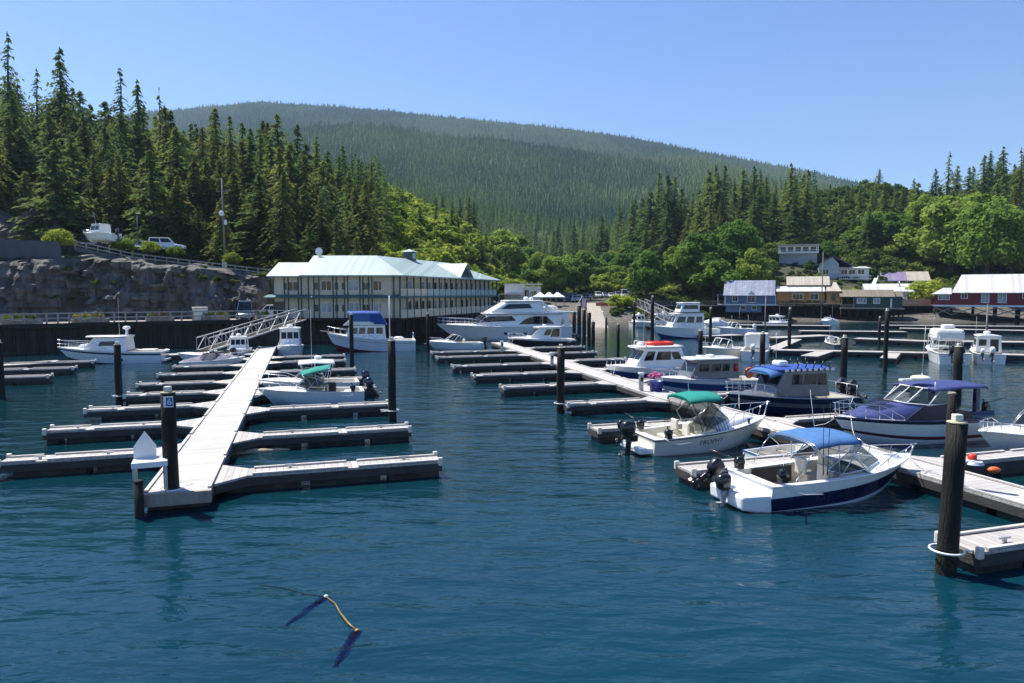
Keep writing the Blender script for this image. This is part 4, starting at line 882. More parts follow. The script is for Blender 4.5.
# ---------------------------------------------------------------- boats
M['navycanvas'] = mat('navy_black_canvas', (.012, .012, .03), .6, var=.2, bump=.2, bscale=40)
class Hull:
    def __init__(s, L, B, fs, fb, draft=.35, rake=None, full=2.3, tmax=.42, flare=1.15, vc=.25, sheer=1.7):
        s.L, s.B, s.fs, s.fb, s.d = L, B, fs, fb, draft; s.rake = rake if rake is not None else .16*L; s.p = full; s.tm = tmax; s.fl = flare; s.vc = vc; s.sh = sheer
    def hb(s, t):
        if t < s.tm: return s.B/2*(.93+.07*math.sin(min(1, t/s.tm)*math.pi/2))
        return s.B/2*max(0., 1-((t-s.tm)/(1-s.tm))**s.p)
    def sz(s, t): return s.fs+(s.fb-s.fs)*t**s.sh
    def P(s, t, v, side=1):
        hb = s.hb(t); sz = s.sz(t); cb = hb*(.9-.22*t*t)*(1-.5*t**5); cz = -.1+(.1+.36*s.fb)*t**3; kz = -s.d*(1-t**6)+.1*t**6
        if v <= s.vc:
            w = v/s.vc; y = cb*w; z = kz+(cz-kz)*w**(1.15)
        else:
            w = (v-s.vc)/(1-s.vc); y = cb+(hb-cb)*w**(s.fl+.5*t); z = cz+(sz-cz)*w
        x = -s.L/2+s.L*t-s.rake*(1-v)**1.1*t**4
        return Vector((x, y*side, z))
    def build(s, root, bands, mats, n=26, name='hull', warp=0.):
        """bands: [(v upper limit, material index)]"""
        vs = [0, s.vc*.5, s.vc]; 
        for a, b in zip([s.vc]+[q[0] for q in bands[:-1]], [q[0] for q in bands]):
            k = max(1, int((b-max(a, s.vc))/.14)); vs += [max(a, s.vc)+(b-max(a, s.vc))*(i+1)/k for i in range(k)] if b > s.vc else []
        vs = sorted(set(round(v, 4) for v in vs))
        mr = []
        for a, b in zip(vs[:-1], vs[1:]):
            m = (a+b)/2; mr.append(next((q[1] for q in bands if m <= q[0]), bands[-1][1]))
        ts = [1-(1-i/n)**1.35 for i in range(n+1)]
        mb = MB()
        for sd in (1, -1):
            rs = [[s.P(t, v+warp*t*math.sin(math.pi*(v-s.vc)/(1-s.vc)) if v > s.vc else v, sd) for v in vs] for t in ts]; mb.rings(rs, 0, False, False, True, mr+[0])
        tr = [s.P(0, v, 1) for v in vs]; tl = [s.P(0, v, -1) for v in vs]
        for i in range(len(vs)-1): mb.add([tl[i], tr[i], tr[i+1], tl[i+1]], [(0, 1, 2, 3)], mr[i])
        o = mb.build(name, [M[m] for m in mats], root)
        return o
    def rub(s, root, m='rubber', r=.028, v=1.0, name='rub_rail', t0=0):
        mb = MB()
        pts = [s.P(t, v, 1)+Vector((0, .008, 0)) for t in np.linspace(t0, 1, 24)]+[s.P(t, v, -1)-Vector((0, .008, 0)) for t in np.linspace(1, t0, 24)[1:]]
        if t0 == 0: pts.append(pts[0])
        mb.tube(pts, r, 6); return mb.build(name, M[m], root)
    def deck(s, root, tf, ta, g, zf, m='gel', mf='nonskid', crown=.12, mw='gel2', fore=True):
        """foredeck from tf forward, side decks, aft deck to ta, open well with floor at zf"""
        mb = MB(); K = 8
        def row(t, half, c):
            return [Vector((s.P(t, 1).x, half*(2*j/K-1), s.sz(t)+.012+c*(1-(2*j/K-1)**2))) for j in range(K+1)]
        if fore: mb.rings([row(t, s.hb(t), crown*min(1, s.hb(t)/s.B*3)) for t in np.linspace(tf, 1, 12)], 0, False, False)
        if ta > 0: mb.rings([row(t, s.hb(t), 0) for t in np.linspace(0, ta, 3)], 0, False, False, False)
        tt = np.linspace(ta, tf, 12)
        if tf > ta:
            for sd in (1, -1):
                o = [s.P(t, 1, sd)+Vector((0, 0, .012)) for t in tt]; i = [Vector((p.x, sd*(abs(p.y)-g), p.z)) for p in o]
                w = [Vector((p.x, sd*(abs(p.y)-.03), zf)) for p in i]
                mb.rings([[a, b, c] for a, b, c in zip(o, i, w)], 0, False, False, False, [0, 2, 0])
            fl = [[Vector((s.P(t, 1).x, sd*(s.hb(t)-g-.03), zf)) for sd in (-1, 1)] for t in tt]; mb.rings(fl, 1, False, False, False)
            for t in (ta, tf):
                h = s.hb(t)-g; x = s.P(t, 1).x; z = s.sz(t)+.012; mb.add([(x, -h, zf), (x, h, zf), (x, h, z), (x, -h, z)], [(0, 1, 2, 3)], 2)
        return mb.build('deck', [M[m], M[mf], M[mw]], root)
    def rail(s, root, t0, t1=1.0, h=.55, inset=.07, n=7, r=.016, m='steel', mid=False, name='bow_rail', lean=0.):
        mb = MB(); pts = {}
        for sd in (1, -1):
            pts[sd] = []
            for t in np.linspace(t0, t1, 14):
                p = s.P(t, 1, sd); y = max(0.02, abs(p.y)-inset)*sd; f = min(1, (t-t0)/(.12)); pts[sd].append(Vector((p.x+lean*(t-t0), y, p.z+h*(.25+.75*f) if t < t0+.12 else p.z+h)))
        top = pts[1]+pts[-1][::-1]; mb.tube(top, r, 6)
        if mid: mb.tube([p-Vector((0, 0, h*.5)) for p in top[2:-2]], r*.8, 5)
        for sd in (1, -1):
            for k in range(n):
                t = t0+(t1-t0)*(k/(n-1))*.97; p = s.P(t, 1, sd); y = max(.02, abs(p.y)-inset)*sd; f = min(1, (t-t0)/.12)
                mb.tube([(p.x, y, p.z), (p.x+lean*(t-t0), y, p.z+h*(.25+.75*f))], r*.85, 5)
        return mb.build(name, M[m], root)
def quadpt(q, u, v): return q[0].lerp(q[1], u).lerp(q[3].lerp(q[2], u), v)
def panel(mb, q, u0, v0, u1, v1, off, th, m=0, sk=0.):
    a = [quadpt(q, u0, v0), quadpt(q, u1, v0), quadpt(q, u1+sk, v1), quadpt(q, u0+sk, v1)]
    n = (q[1]-q[0]).cross(q[3]-q[0]).normalized()
    mb.hexa([p+n*off for p in a]+[p+n*(off+th) for p in a], m)
def cabin(root, b, tp, z0, z1, m, wins, roof=None, name='cabin', frame='wframe', bevel=.04, glassm='window', fw=.03, inner=False):
    """b, tp: (x aft, x fwd, half width aft, half width fwd) at z0 and z1; wins: (face, u0, u1, v0, v1[, skew])"""
    A = [Vector((b[0], b[2], z0)), Vector((b[1], b[3], z0)), Vector((b[1], -b[3], z0)), Vector((b[0], -b[2], z0))]
    B_ = [Vector((tp[0], tp[2], z1)), Vector((tp[1], tp[3], z1)), Vector((tp[1], -tp[3], z1)), Vector((tp[0], -tp[2], z1))]
    mb = MB(); mb.hexa([A[3], A[2], A[1], A[0], B_[3], B_[2], B_[1], B_[0]]); c = mb.build(name, M[m], root, bevel=bevel)
    F = {'port': [A[1], A[0], B_[0], B_[1]], 'front': [A[2], A[1], B_[1], B_[2]], 'stbd': [A[3], A[2], B_[2], B_[3]], 'aft': [A[0], A[3], B_[3], B_[0]]}
    for w in wins:
        q = F[w[0]]; sk = w[5] if len(w) > 5 else 0.; lu = (q[1]-q[0]).length; lv = (q[3]-q[0]).length; wb = MB()
        panel(wb, q, w[1]-fw/lu, w[3]-fw/lv, w[2]+fw/lu, w[4]+fw/lv, .002, .012, 1, sk); panel(wb, q, w[1], w[3], w[2], w[4], .0145, .01, 0, sk)
        wb.build('window', [M[glassm], M[frame]], c)
    if roof:
        ov, th, mm = roof[:3]; fo = roof[3] if len(roof) > 3 else ov; cr = .05
        rb = MB(); x0, x1 = tp[0]-ov, tp[1]+fo; rs = []
        for i in range(9):
            f = i/8; x = x0+(x1-x0)*f; hw = (tp[2]+(tp[3]-tp[2])*f)+ov*.6; e = (1-(2*f-1)**8*.25)
            rs.append([(x, hw*e*math.cos(a)*(1 if abs(math.cos(a)) < .9 else 1), z1+th*.5+(th*.5+cr*(math.sin(a) > 0))*math.sin(a)) for a in np.linspace(0, 2*math.pi, 16, endpoint=False)])
            rs[-1] = [(p[0], max(-hw*e, min(hw*e, p[1]*1.12)), p[2]) for p in rs[-1]]
        rb.rings(rs).build('roof', M[mm], root)
    return c
def bimini(root, x0, x1, hw, z, m, crown=.16, drop=.14, tilt=0., legs=(), fm='alu', name='canopy', rise=.05):
    mb = MB(); nu, nv = 10, 8; top = []; bot = []
    for i in range(nv+1):
        f = i/nv; x = x0+(x1-x0)*f; r1 = []; r2 = []; sag = rise*math.sin(f*math.pi)-.02*math.sin(f*2*math.pi)**2
        e = 1-.08*(2*f-1)**6
        for j in range(nu+1):
            g = 2*j/nu-1; zz = z+tilt*(f-.5)+crown*(1-g*g)+sag-drop*abs(g)**8; r1.append((x, g*hw*e, zz)); r2.append((x, g*hw*e*.985, zz-.035))
        top.append(r1); bot.append(r2)
    # front and rear valances
    top = [[(p[0]-.02, p[1], p[2]-.1) for p in top[0]]]+top+[[(p[0]+.02, p[1], p[2]-.1) for p in top[-1]]]
    bot = [[(p[0]+.01, p[1]*.99, p[2]-.06) for p in bot[0]]]+bot+[[(p[0]-.01, p[1]*.99, p[2]-.06) for p in bot[-1]]]
    rs = [a+b[::-1] for a, b in zip(top, bot)]; mb.rings(rs, 0, True, True); c = mb.build(name, M[m], root)
    fb = MB()
    for (xb, zb, yb, xt) in legs:
        for sd in (1, -1): fb.tube([(xb, sd*yb, zb), (xb*.4+xt*.6, sd*(yb*.5+hw*.5), zb*.4+z*.6), (xt, sd*hw*.97, z-.1+tilt*((xt-x0)/(x1-x0)-.5))], .016, 6)
        arc = [(xt, hw*.97*math.sin(a), z-.1+tilt*((xt-x0)/(x1-x0)-.5)+(crown+.06)*math.cos(a)) for a in np.linspace(-math.pi/2, math.pi/2, 9)]; fb.tube(arc, .016, 6)
    if legs: fb.build('canopy_frame', M[fm], root)
    return c
def outboard(root, x, y, z, s=1., tilt=0., m='black', leg='black', name='outboard_motor'):
    """cowling with leg and propeller as sub-parts; z is the top of the transom; tilt lifts the propeller aft"""
    def T(p):
        p = Vector(p)*s; c, sn = math.cos(tilt), math.sin(tilt); return Vector((x+p.x*c+p.z*sn, y+p.y, z-p.x*sn+p.z*c))
    mb = MB(); rs = []
    for zz, lx, wy, cx in [(.0, .42, .30, -.22), (.08, .52, .36, -.24), (.30, .60, .40, -.27), (.46, .58, .38, -.27), (.56, .46, .30, -.25), (.60, .26, .18, -.22)]:
        rs.append([T((cx+lx/2*math.copysign(abs(math.cos(a))**.6, math.cos(a)), wy/2*math.copysign(abs(math.sin(a))**.6, math.sin(a)), zz)) for a in np.linspace(0, 2*math.pi, 18, endpoint=False)])
    mb.rings(rs); mb.box(0, 0, 0, 0, 0, 0) if False else None
    c = mb.build(name, M[m], root)
    lb = MB(); rs = []
    for zz, lx, wy, cx in [(.0, .34, .2, -.2), (-.25, .26, .14, -.2), (-.55, .22, .1, -.22), (-.82, .24, .06, -.24), (-.86, .2, .05, -.25)]:
        rs.append([T((cx+lx/2*math.cos(a), wy/2*math.sin(a), zz)) for a in np.linspace(0, 2*math.pi, 12, endpoint=False)])
    lb.rings(rs); lb.prism([T((-.05, -.1, -.5)), T((-.05, .1, -.5)), T((-.5, .08, -.5)), T((-.5, -.08, -.5))], T((0, 0, -.48))-T((0, 0, -.5)))
    gb = [T((.02-.5*f, .07*math.sin(math.pi*min(1, f*1.1+.05))*math.cos(a), -.72+.07*math.sin(math.pi*min(1, f*1.1+.05))*math.sin(a))) for f in (0, .25, .5, .75, .95) for a in np.linspace(0, 2*math.pi, 10, endpoint=False)]
    lb.rings([gb[i*10:(i+1)*10] for i in range(5)]); lb.prism([T((0, -.012, -.78)), T((-.28, -.012, -.78)), T((-.2, -.012, -1.0))], T((0, .024, 0))-T((0, 0, 0)))
    lb.prism([T((.12, -.13, -.2)), T((-.1, -.13, -.2)), T((-.1, -.13, .04)), T((.12, -.13, .04))], T((0, .26, 0))-T((0, 0, 0)))
    lb.build('leg', M[leg], c)
    pb = MB(); pb.tube([T((-.48, 0, -.72)), T((-.62, 0, -.72))], [.05, .02], 8)
    for k in range(3):
        a = k*2*math.pi/3+.4; d = Vector((0, math.cos(a), math.sin(a))); e = Vector((0, -math.sin(a), math.cos(a)))
        q = [Vector((-.52, 0, -.72))+d*r_+e*w_+Vector((x_, 0, 0)) for r_, w_, x_ in ((.04, -.04, .03), (.15, -.08, .03), (.19, 0, 0), (.15, .08, -.03), (.04, .04, -.03))]
        pb.prism([T(p) for p in q], T((.008, 0, 0))-T((0, 0, 0)))
    pb.build('propeller', M['prop'], c); return c
def windscreen(root, bot, top, m='glass', fm='steel', r=.016, name='windscreen'):
    """bot / top: matching lists of points from port aft round the front to starboard aft"""
    bot = [Vector(p) for p in bot]; top = [Vector(p) for p in top]; g = MB(); f = MB()
    for i in range(len(bot)-1): g.add([bot[i], bot[i+1], top[i+1], top[i]], [(0, 1, 2, 3)])
    f.tube(bot, r, 5); f.tube(top, r, 5)
    for a, b in zip(bot, top):
        if (a-b).length > .05: f.tube([a, b], r, 5)
    o = g.build(name, M[m], root); f.build(name+'_frame', M[fm], root); return o
def antenna(root, x, y, z, h, lean=(0, 0), m='gel', name='antenna'):
    mb = MB(); mb.tube([(x, y, z), (x+lean[0]*.15, y+lean[1]*.15, z+.35)], .022, 6); mb.tube([(x+lean[0]*.15, y+lean[1]*.15, z+.35), (x+lean[0], y+lean[1], z+h)], [.014, .006], 5); return mb.build(name, M[m], root)
def seat(root, x, y, z, m='seat', s=1., face=1, name='seat'):
    mb = MB(); mb.box(x-.25*s, x+.25*s, y-.24*s, y+.24*s, z, z+.45*s); q = x-face*.24*s
    mb.box(min(q, q-face*.12*s), max(q, q-face*.12*s), y-.24*s, y+.24*s, z+.38*s, z+.95*s); return mb.build(name, M[m], root, bevel=.05)
def rods(root, L_, name='fishing_rod'):
    for p, q in L_: MB().tube([p, Vector(p).lerp(Vector(q), .2), q], [.022, .014, .006], 5).build(name, M['black'], root)
def downrigger(root, x, y, z, ang, name='downrigger'):
    mb = MB(); c, s = math.cos(ang), math.sin(ang); mb.lathe([(.02, -.09), (.16, -.08), (.16, .08), (.02, .09)], 12, (x, y, z+.22), 0, 'y'); mb.box(x-.1, x+.1, y-.12, y+.12, z, z+.16)
    mb.tube([(x, y, z+.3), (x+c*.9, y+s*.9, z+.55)], .022, 6); mb.tube([(x-.1*c, y-.1*s, z+.3), (x-.15*c, y-.15*s, z+.5)], .03, 6); return mb.build(name, M['black'], root, bevel=0)
def fender(root, p, name='fender', m='gel'):
    mb = MB(); mb.lathe([(.02, -.3), (.09, -.25), (.11, 0), (.09, .25), (.03, .32)], 10, p); mb.tube([(p[0], p[1], p[2]+.3), (p[0], p[1]*.93, p[2]+.6)], .01, 4); return mb.build(name, M[m], root)
def hull_text(root, h, body, size, t, v, m, side=-1, wide=1., slant=.0):
    """letters laid on the hull side; side -1 is starboard"""
    def fn(x, y):
        tt = t+(x+slant*y)/h.L*(1 if side < 0 else -1); vv = v+y/(h.sz(t)+.1)
        p = h.P(tt, vv, side); n = (h.P(tt+.01, vv, side)-p).cross(h.P(tt, vv+.02, side)-p).normalized()
        if n.y*side < 0: n = -n
        return p+n*.008
    return lettering(body, size, M[m], root, fn, 'lettering', wide)
def mooring(root, h, sides=(1, -1), m='cloth'):
    for sd in sides:
        for t_, dx, dy in ((.93, .5, .75), (.06, .9, .55)):
            p = h.P(t_, 1, sd)*1.; q = Vector((p.x+dx, p.y+sd*dy, ZD+.06)); mid = p.lerp(q, .55)-Vector((0, 0, .12))
            MB().tube([p+Vector((0, 0, .05)), p.lerp(mid, .6)-Vector((0, 0, .03)), mid, q], .014, 5).build('mooring_line', M[m], root)
HP = DRZ; HM = DRZ+math.pi            # bow toward +V / toward -V
def boat(label, p, rz, name='motorboat', cat='boat', group=None): return thing(name, label, cat, p, rz, group)

# --- navy and white cuddy boat with blue bimini (foreground right)
t = boat('navy and white open motorboat with blue fabric canopy nearest us on the right dock', dk(16.15, 17.5), HP)
h = Hull(6.3, 2.35, .76, 1.06, .35, .95, 2.2, .4, 1.2)
h.build(t, [(.34, 0), (.68, 1), (1.0, 0)], ['gel', 'navy'], warp=.13); h.rub(t, 'gel', .03)
h.deck(t, .56, .02, .2, .18, 'gel', 'nonskid', .14); mooring(t, h); h.rail(t, .62, 1.0, .34, .1, 5, lean=.5)
hull_text(t, h, 'BAYLINER', .22, .36, .56, 'faint', -1, 1.5, .25)
sp = MB(); sp.hexa([(-4.0, -.82, .05), (-3.1, -1.02, -.1), (-3.1, 1.02, -.1), (-4.0, .82, .05), (-4.0, -.85, .46), (-3.1, -1.05, .5), (-3.1, 1.05, .5), (-4.0, .85, .46)]); sp.build('swim_platform', M['gel'], t, bevel=.07)
cz = h.sz(.56)+.1
bot = [(-.55, .98, .92), (.35, .96, 1.0), (1.25, .5, 1.12), (1.45, 0, 1.16), (1.25, -.5, 1.12), (.35, -.96, 1.0), (-.55, -.98, .92)]
top = [(-1.0, .86, 1.05), (-.15, .8, 1.55), (.42, .42, 1.72), (.55, 0, 1.75), (.42, -.42, 1.72), (-.15, -.8, 1.55), (-1.0, -.86, 1.05)]
windscreen(t, bot, top, 'glass', 'steel', .02)
bimini(t, -1.6, .1, 1.08, 1.92, 'bimblue', .1, .1, .06, [(-.75, .9, 1.05, -1.7), (-.75, .9, 1.05, -.8), (-.65, .9, 1.05, .1), (-2.3, .85, 1.02, -1.6)], 'steel')
seat(t, -.55, -.5, .18, 'seat', 1., 1); seat(t, -.55, .5, .18, 'seat', 1., 1); MB().box(-.86, -.8, -.7, -.3, .7, 1.05).build('seat_pad', M['navy'], t, bevel=.03)
MB().box(-2.95, -2.45, -.85, .85, .18, .62).build('rear_bench', M['seat'], t, bevel=.06)
MB().box(-2.4, -.9, -.93, -.86, .25, .78).build('side_panel', M['darkint'], t); MB().box(-2.4, -.9, .86, .93, .25, .78).build('side_panel', M['darkint'], t)
MB().box(-1.2, -.9, -.75, -.45, .18, .5).build('locker', M['tan'], t, bevel=.03); MB().box(.1, .4, .15, .85, .4, 1.05).build('dashboard', M['gel2'], t, bevel=.04)
w_ = MB(); w_.tube([(-.02+.06*math.cos(a)*.5, -.5+.17*math.sin(a), .98+.16*math.cos(a)) for a in np.linspace(0, 2*math.pi, 14)], .014, 5); w_.build('steering_wheel', M['black'], t)
downrigger(t, -2.75, -1.0, .86, -2.4); downrigger(t, -2.95, .8, .84, 2.6)
outboard(t, -4.1, .5, .75, .82, 1.0, 'black', 'black'); outboard(t, -3.95, -.1, .5, .8, .05, 'black', 'galv', 'stern_drive')
rods(t, [((-1.3, -1.0, .95), (-1.45, -1.1, 3.1)), ((-1.15, -1.0, .95), (-1.2, -1.1, 3.15)), ((-2.85, .9, .9), (-3.0, 1.0, 1.8))])
antenna(t, .2, .95, 1.0, 2.2, (-.3, .1)); fender(t, (-1.0, 1.2, .45))
MB().box(2.0, 2.4, -.25, .25, 1.26, 1.3).build('deck_hatch', M['vinylwin'], t)

# --- TROPHY walkaround with green canopy
t = boat('white fishing boat with green canopy and large dark letters on its hull', dk(16.05, 24.6), HP)
h = Hull(5.9, 2.35, .66, 1.12, .4, .9, 2.1, .4, 1.3, sheer=1.5)
h.build(t, [(.93, 0), (1.0, 1)], ['gel2', 'black']); h.rub(t, 'black', .026, .955, 'sheer_stripe'); h.rub(t, 'gel', .03)
h.deck(t, .5, .03, .17, .2, 'gel', 'nonskid', .1); mooring(t, h); h.rail(t, .52, 1.0, .62, .07, 6, mid=False, lean=.35)
hull_text(t, h, 'TROPHY', .21, .43, .7, 'black', -1, 1.45, .3)
c = MB(); c.rings([[(x, y*w, z+.0) for y, z in ((-1, zb), (-.92, zb+.26*k), (-.6, zb+.4*k), (0, zb+.44*k), (.6, zb+.4*k), (.92, zb+.26*k), (1, zb))] for x, w, zb, k in ((-.1, .86, .74, 1), (.5, .84, .78, 1), (1.2, .68, .86, .95), (1.8, .42, .97, .7), (2.2, .2, 1.06, .3))], 0, False); c.build('cuddy', M['gel'], t)
bot = [(-.5, .92, .85), (.15, .84, 1.12), (.75, .5, 1.22), (.85, 0, 1.26), (.75, -.5, 1.22), (.15, -.84, 1.12), (-.5, -.92, .85)]
top = [(-.85, .9, 1.4), (-.45, .84, 1.78), (-.05, .5, 1.9), (.0, 0, 1.92), (-.05, -.5, 1.9), (-.45, -.84, 1.78), (-.85, -.9, 1.4)]
windscreen(t, bot, top, 'glass', 'alu', .018)
bimini(t, -1.3, .25, .98, 2.15, 'bimteal', .11, .12, .04, [(-.8, .85, 1.05, -1.25), (-.8, .85, 1.05, -.5), (-.7, .85, 1.05, .2)], 'black')
cv = MB(); L0 = [(-1.72, .97), (-.1, .95)]
for sd in (1, -1): cv.add([(-1.25, sd*.98, 2.08), (.2, sd*.97, 2.08), (-.3, sd*.95, 1.35), (-.9, sd*1.02, .9), (-1.4, sd*1.02, .9)], [(0, 1, 2, 3, 4)])
cv.add([(.2, -.9, 2.1), (.2, .9, 2.1), (-.05, .5, 1.9), (0, 0, 1.92), (-.05, -.5, 1.9)], [(0, 1, 2, 3, 4)]); cv.build('clear_curtain', M['vinylwin'], t)
seat(t, -.9, -.45, .2); seat(t, -.9, .45, .2); MB().box(-2.8, -2.4, -.92, .92, .15, .6).build('rear_bench', M['seat'], t, bevel=.06)
MB().box(-2.1, -1.5, -.35, .35, .2, .62).build('motor_box', M['gel2'], t, bevel=.05); MB().box(-3.5, -2.9, -.9, .9, .06, .3).build('swim_platform', M['gel'], t, bevel=.05)
outboard(t, -3.5, -.35, .72, 1.02, .05, 'black', 'black'); outboard(t, -3.35, .75, .78, .62, .1, 'black', 'black', 'kicker_motor')
rods(t, [((-.1+.14*k, -1.0, .82), (-.38+.14*k, -1.02, 1.45)) for k in range(5)]); downrigger(t, -2.35, -1.05, .68, -1.8); downrigger(t, -2.5, 1.0, .68, 1.9)
MB().tube([(1.6, -.7, 1.0), (1.6, -.7, 1.22)], .05, 8).build('vent', M['black'], t)
antenna(t, -.3, .8, 1.9, 1.6, (-.2, 0)); fender(t, (-.5, 1.25, .4))

# --- purple canopied cabin cruiser
t = boat('white cabin cruiser with purple blue foredeck and canopy and dark windows beside the right dock', dk(25.1, 23.2), HM)
h = Hull(7.5, 2.7, .95, 1.2, .45, .9, 2.4, .42, 1.1)
h.build(t, [(.42, 0), (.52, 1), (.9, 0), (1.0, 2)], ['gel', 'maroon', 'navy']); h.rub(t, 'navy', .04); h.deck(t, .3, .02, .2, .25, 'gel', 'nonskid', .08); mooring(t, h)
fd = MB(); fd.rings([[(x, y*w, z) for y, z in ((-1, zb), (-.86, zb+.5*k), (-.3, zb+.62*k), (.3, zb+.62*k), (.86, zb+.5*k), (1, zb))] for x, w, zb, k in ((-.2, 1.16, 1.0, 1.15), (.5, 1.16, 1.02, 1.1), (1.4, 1.02, 1.08, .75), (2.3, .72, 1.14, .35), (3.0, .42, 1.2, .08))], 0, False)
fd.build('cabin_top', M['purple'], t)
MB().prism([(1.05, -.42, 1.84), (1.95, -.36, 1.55), (1.95, .36, 1.55), (1.05, .42, 1.84)], (.012, 0, .035)).build('hatch_window', M['vinylwin'], t)
for sd in (1, -1):
    MB().prism([(-2.6, sd*1.18, 1.02), (.15, sd*1.2, 1.03), (1.15, sd*1.1, 1.1), (.3, sd*1.14, 1.62), (-1.2, sd*1.19, 1.72), (-1.7, sd*1.2, 1.3), (-2.6, sd*1.2, 1.25)], (0, sd*.02, 0)).build('dark_side_cover', M['navycanvas'], t)
bot = [(-1.3, 1.12, 1.7), (-.1, 1.12, 1.68), (.55, .6, 1.72), (.65, 0, 1.75), (.55, -.6, 1.72), (-.1, -1.12, 1.68), (-1.3, -1.12, 1.7)]
top = [(-1.4, 1.08, 2.25), (-.75, 1.08, 2.3), (-.35, .58, 2.33), (-.28, 0, 2.34), (-.35, -.58, 2.33), (-.75, -1.08, 2.3), (-1.4, -1.08, 2.25)]
windscreen(t, bot, top, 'glass', 'gel', .03); MB().prism([(.45, -.6, 1.735), (.45, .6, 1.735), (-.22, .55, 2.05), (-.22, -.55, 2.05)], (.006, 0, .006)).build('windscreen_cover', M['cloth'], t)
bimini(t, -3.4, -.45, 1.2, 2.36, 'purple', .07, .06, -.02, (), 'navy')
for sd in (1, -1): MB().bar((-2.75, sd*1.1, 1.0), (-2.75, sd*1.1, 2.34), .16, .22).build('canopy_post', M['navy'], t); MB().bar((-1.35, sd*1.1, 1.6), (-1.35, sd*1.1, 2.36), .1, .1).build('canopy_post', M['navy'], t)
tp = MB(); tp.rings([[(x, y, z) for y, z in ((-1.22, .96), (-1.2, 1.28), (-1.0, 1.3), (1.0, 1.3), (1.2, 1.28), (1.22, .96))] for x in (-3.7, -3.6, -2.4)], 0, False); tp.build('stern_cover', M['navy'], t)
MB().box(-.6, .3, -.12, .12, 2.56, 2.68).build('roof_rack', M['gel'], t, bevel=.04); MB().ell((-.6, .2, 2.72), .4, .4, .12, 16, 8).build('radar_dome', M['gel'], t)
MB().lathe([(.02, 0), (.5, .0), (.55, .12), (.45, .18), (.02, .2)], 14, (-2.0, 0, 1.35)).build('life_raft', M['gel'], t); MB().box(-3.45, -2.9, -.9, .9, .3, 1.22).build('stern_locker', M['gel2'], t, bevel=.05)
downrigger(t, -3.45, 1.0, 1.3, 2.9); h.rail(t, .66, 1.0, .62, .06, 6, mid=True, lean=.2)
antenna(t, -1.9, -.9, 2.4, 2.5, (-.1, 0)); antenna(t, -.4, 1.1, 2.3, 2.3, (0, .1)); MB().box(-4.3, -3.75, -1.1, 1.1, .12, .3).build('swim_platform', M['gel'], t, bevel=.04)

# --- dark blue pilothouse boat with blue awning
t = boat('dark blue aluminium pilothouse boat with checked blue awning and two black outboards', dk(24.6, 30.2), HM)
h = Hull(7.4, 2.6, .85, 1.25, .4, .95, 2.3, .42, 1.15)
h.build(t, [(.62, 0), (.78, 1), (1.0, 2)], ['navy', 'greyhull', 'navy']); h.rub(t, 'alu', .03); h.deck(t, .36, .03, .2, .3, 'greyhull', 'nonskid', .1); mooring(t, h); h.rail(t, .62, 1.0, .6, .07, 6, mid=True, lean=.2, m='alu')
cabin(t, (-1.9, 1.55, 1.05, .9), (-1.75, .85, .98, .85), 1.0, 2.35, 'greyhull', [('port', .27, .46, .5, .86, -.04), ('port', .5, .74, .5, .86), ('port', .78, .95, .46, .88), ('stbd', .05, .22, .46, .88), ('stbd', .26, .5, .5, .86), ('stbd', .54, .73, .5, .86), ('front', .06, .47, .45, .88), ('front', .53, .94, .45, .88), ('aft', .1, .4, .4, .86), ('aft', .55, .9, .05, .88)], (.28, .14, 'royal', .6), frame='black')
fb_ = MB()
for i in range(9):
    x = -2.0+.36*i
    for sd in (1, -1): fb_.box(x, x+.18, sd*1.2-.012, sd*1.2+.012, 2.38, 2.5)
fb_.build('awning_check', M['cloth'], t)
bimini(t, 1.0, 1.75, 1.05, 2.36, 'bimblue', .1, .2, -.12, (), name='awning_front')
rb = MB(); [rb.tube([(-1.9+.5*i, -.9, 2.5), (-2.0+.5*i, -.95, 2.85)], .03, 6) for i in range(5)]; [rb.tube([(-1.9+.5*i, .9, 2.5), (-2.0+.5*i, .95, 2.85)], .03, 6) for i in range(5)]; rb.build('rod_holder', M['black'], t)
MB().box(.15, .75, -.35, .35, 2.52, 2.85).build('radar_box', M['gel'], t, bevel=.12); outboard(t, -4.0, .35, .95, 1.05, .7, 'black', 'black'); outboard(t, -4.0, -.4, .95, 1.05, .75, 'black', 'black')
antenna(t, 0, -.9, 2.4, 1.9); sr = MB(); [sr.tube([(-3.6, y, .85), (-3.6, y, 1.5)], .02, 6) for y in (-1.1, -.4, .4, 1.1)]; sr.tube([(-3.6, -1.1, 1.5), (-3.6, 1.1, 1.5)], .02, 6); sr.build('stern_rail', M['alu'], t)

# --- pale grey pilothouse boat
t = boat('pale grey pilothouse boat with blue hull stripe and white flat roof', dk(24.5, 37.8), HM)
h = Hull(7.4, 2.5, .85, 1.2, .4, .95, 2.2, .42, 1.15)
h.build(t, [(.5, 0), (.82, 1), (1.0, 0)], ['gelb', 'bluehull']); h.rub(t, 'alu', .028); h.deck(t, .34, .03, .2, .3, 'gel', 'nonskid', .12); mooring(t, h); h.rail(t, .64, 1.0, .5, .07, 6, lean=.2)
cabin(t, (-1.9, 1.6, 1.02, .82), (-1.85, .9, .98, .8), 1.02, 2.2, 'greyhull', [('port', .12, .33, .42, .82, -.05), ('port', .37, .58, .42, .82), ('port', .62, .78, .42, .82), ('stbd', .22, .4, .42, .82), ('stbd', .44, .62, .42, .82), ('stbd', .66, .88, .42, .82, .05), ('front', .06, .47, .4, .86), ('front', .53, .94, .4, .86), ('aft', .3, .7, .05, .88)], (.2, .12, 'gel', .4), frame='greyhull')
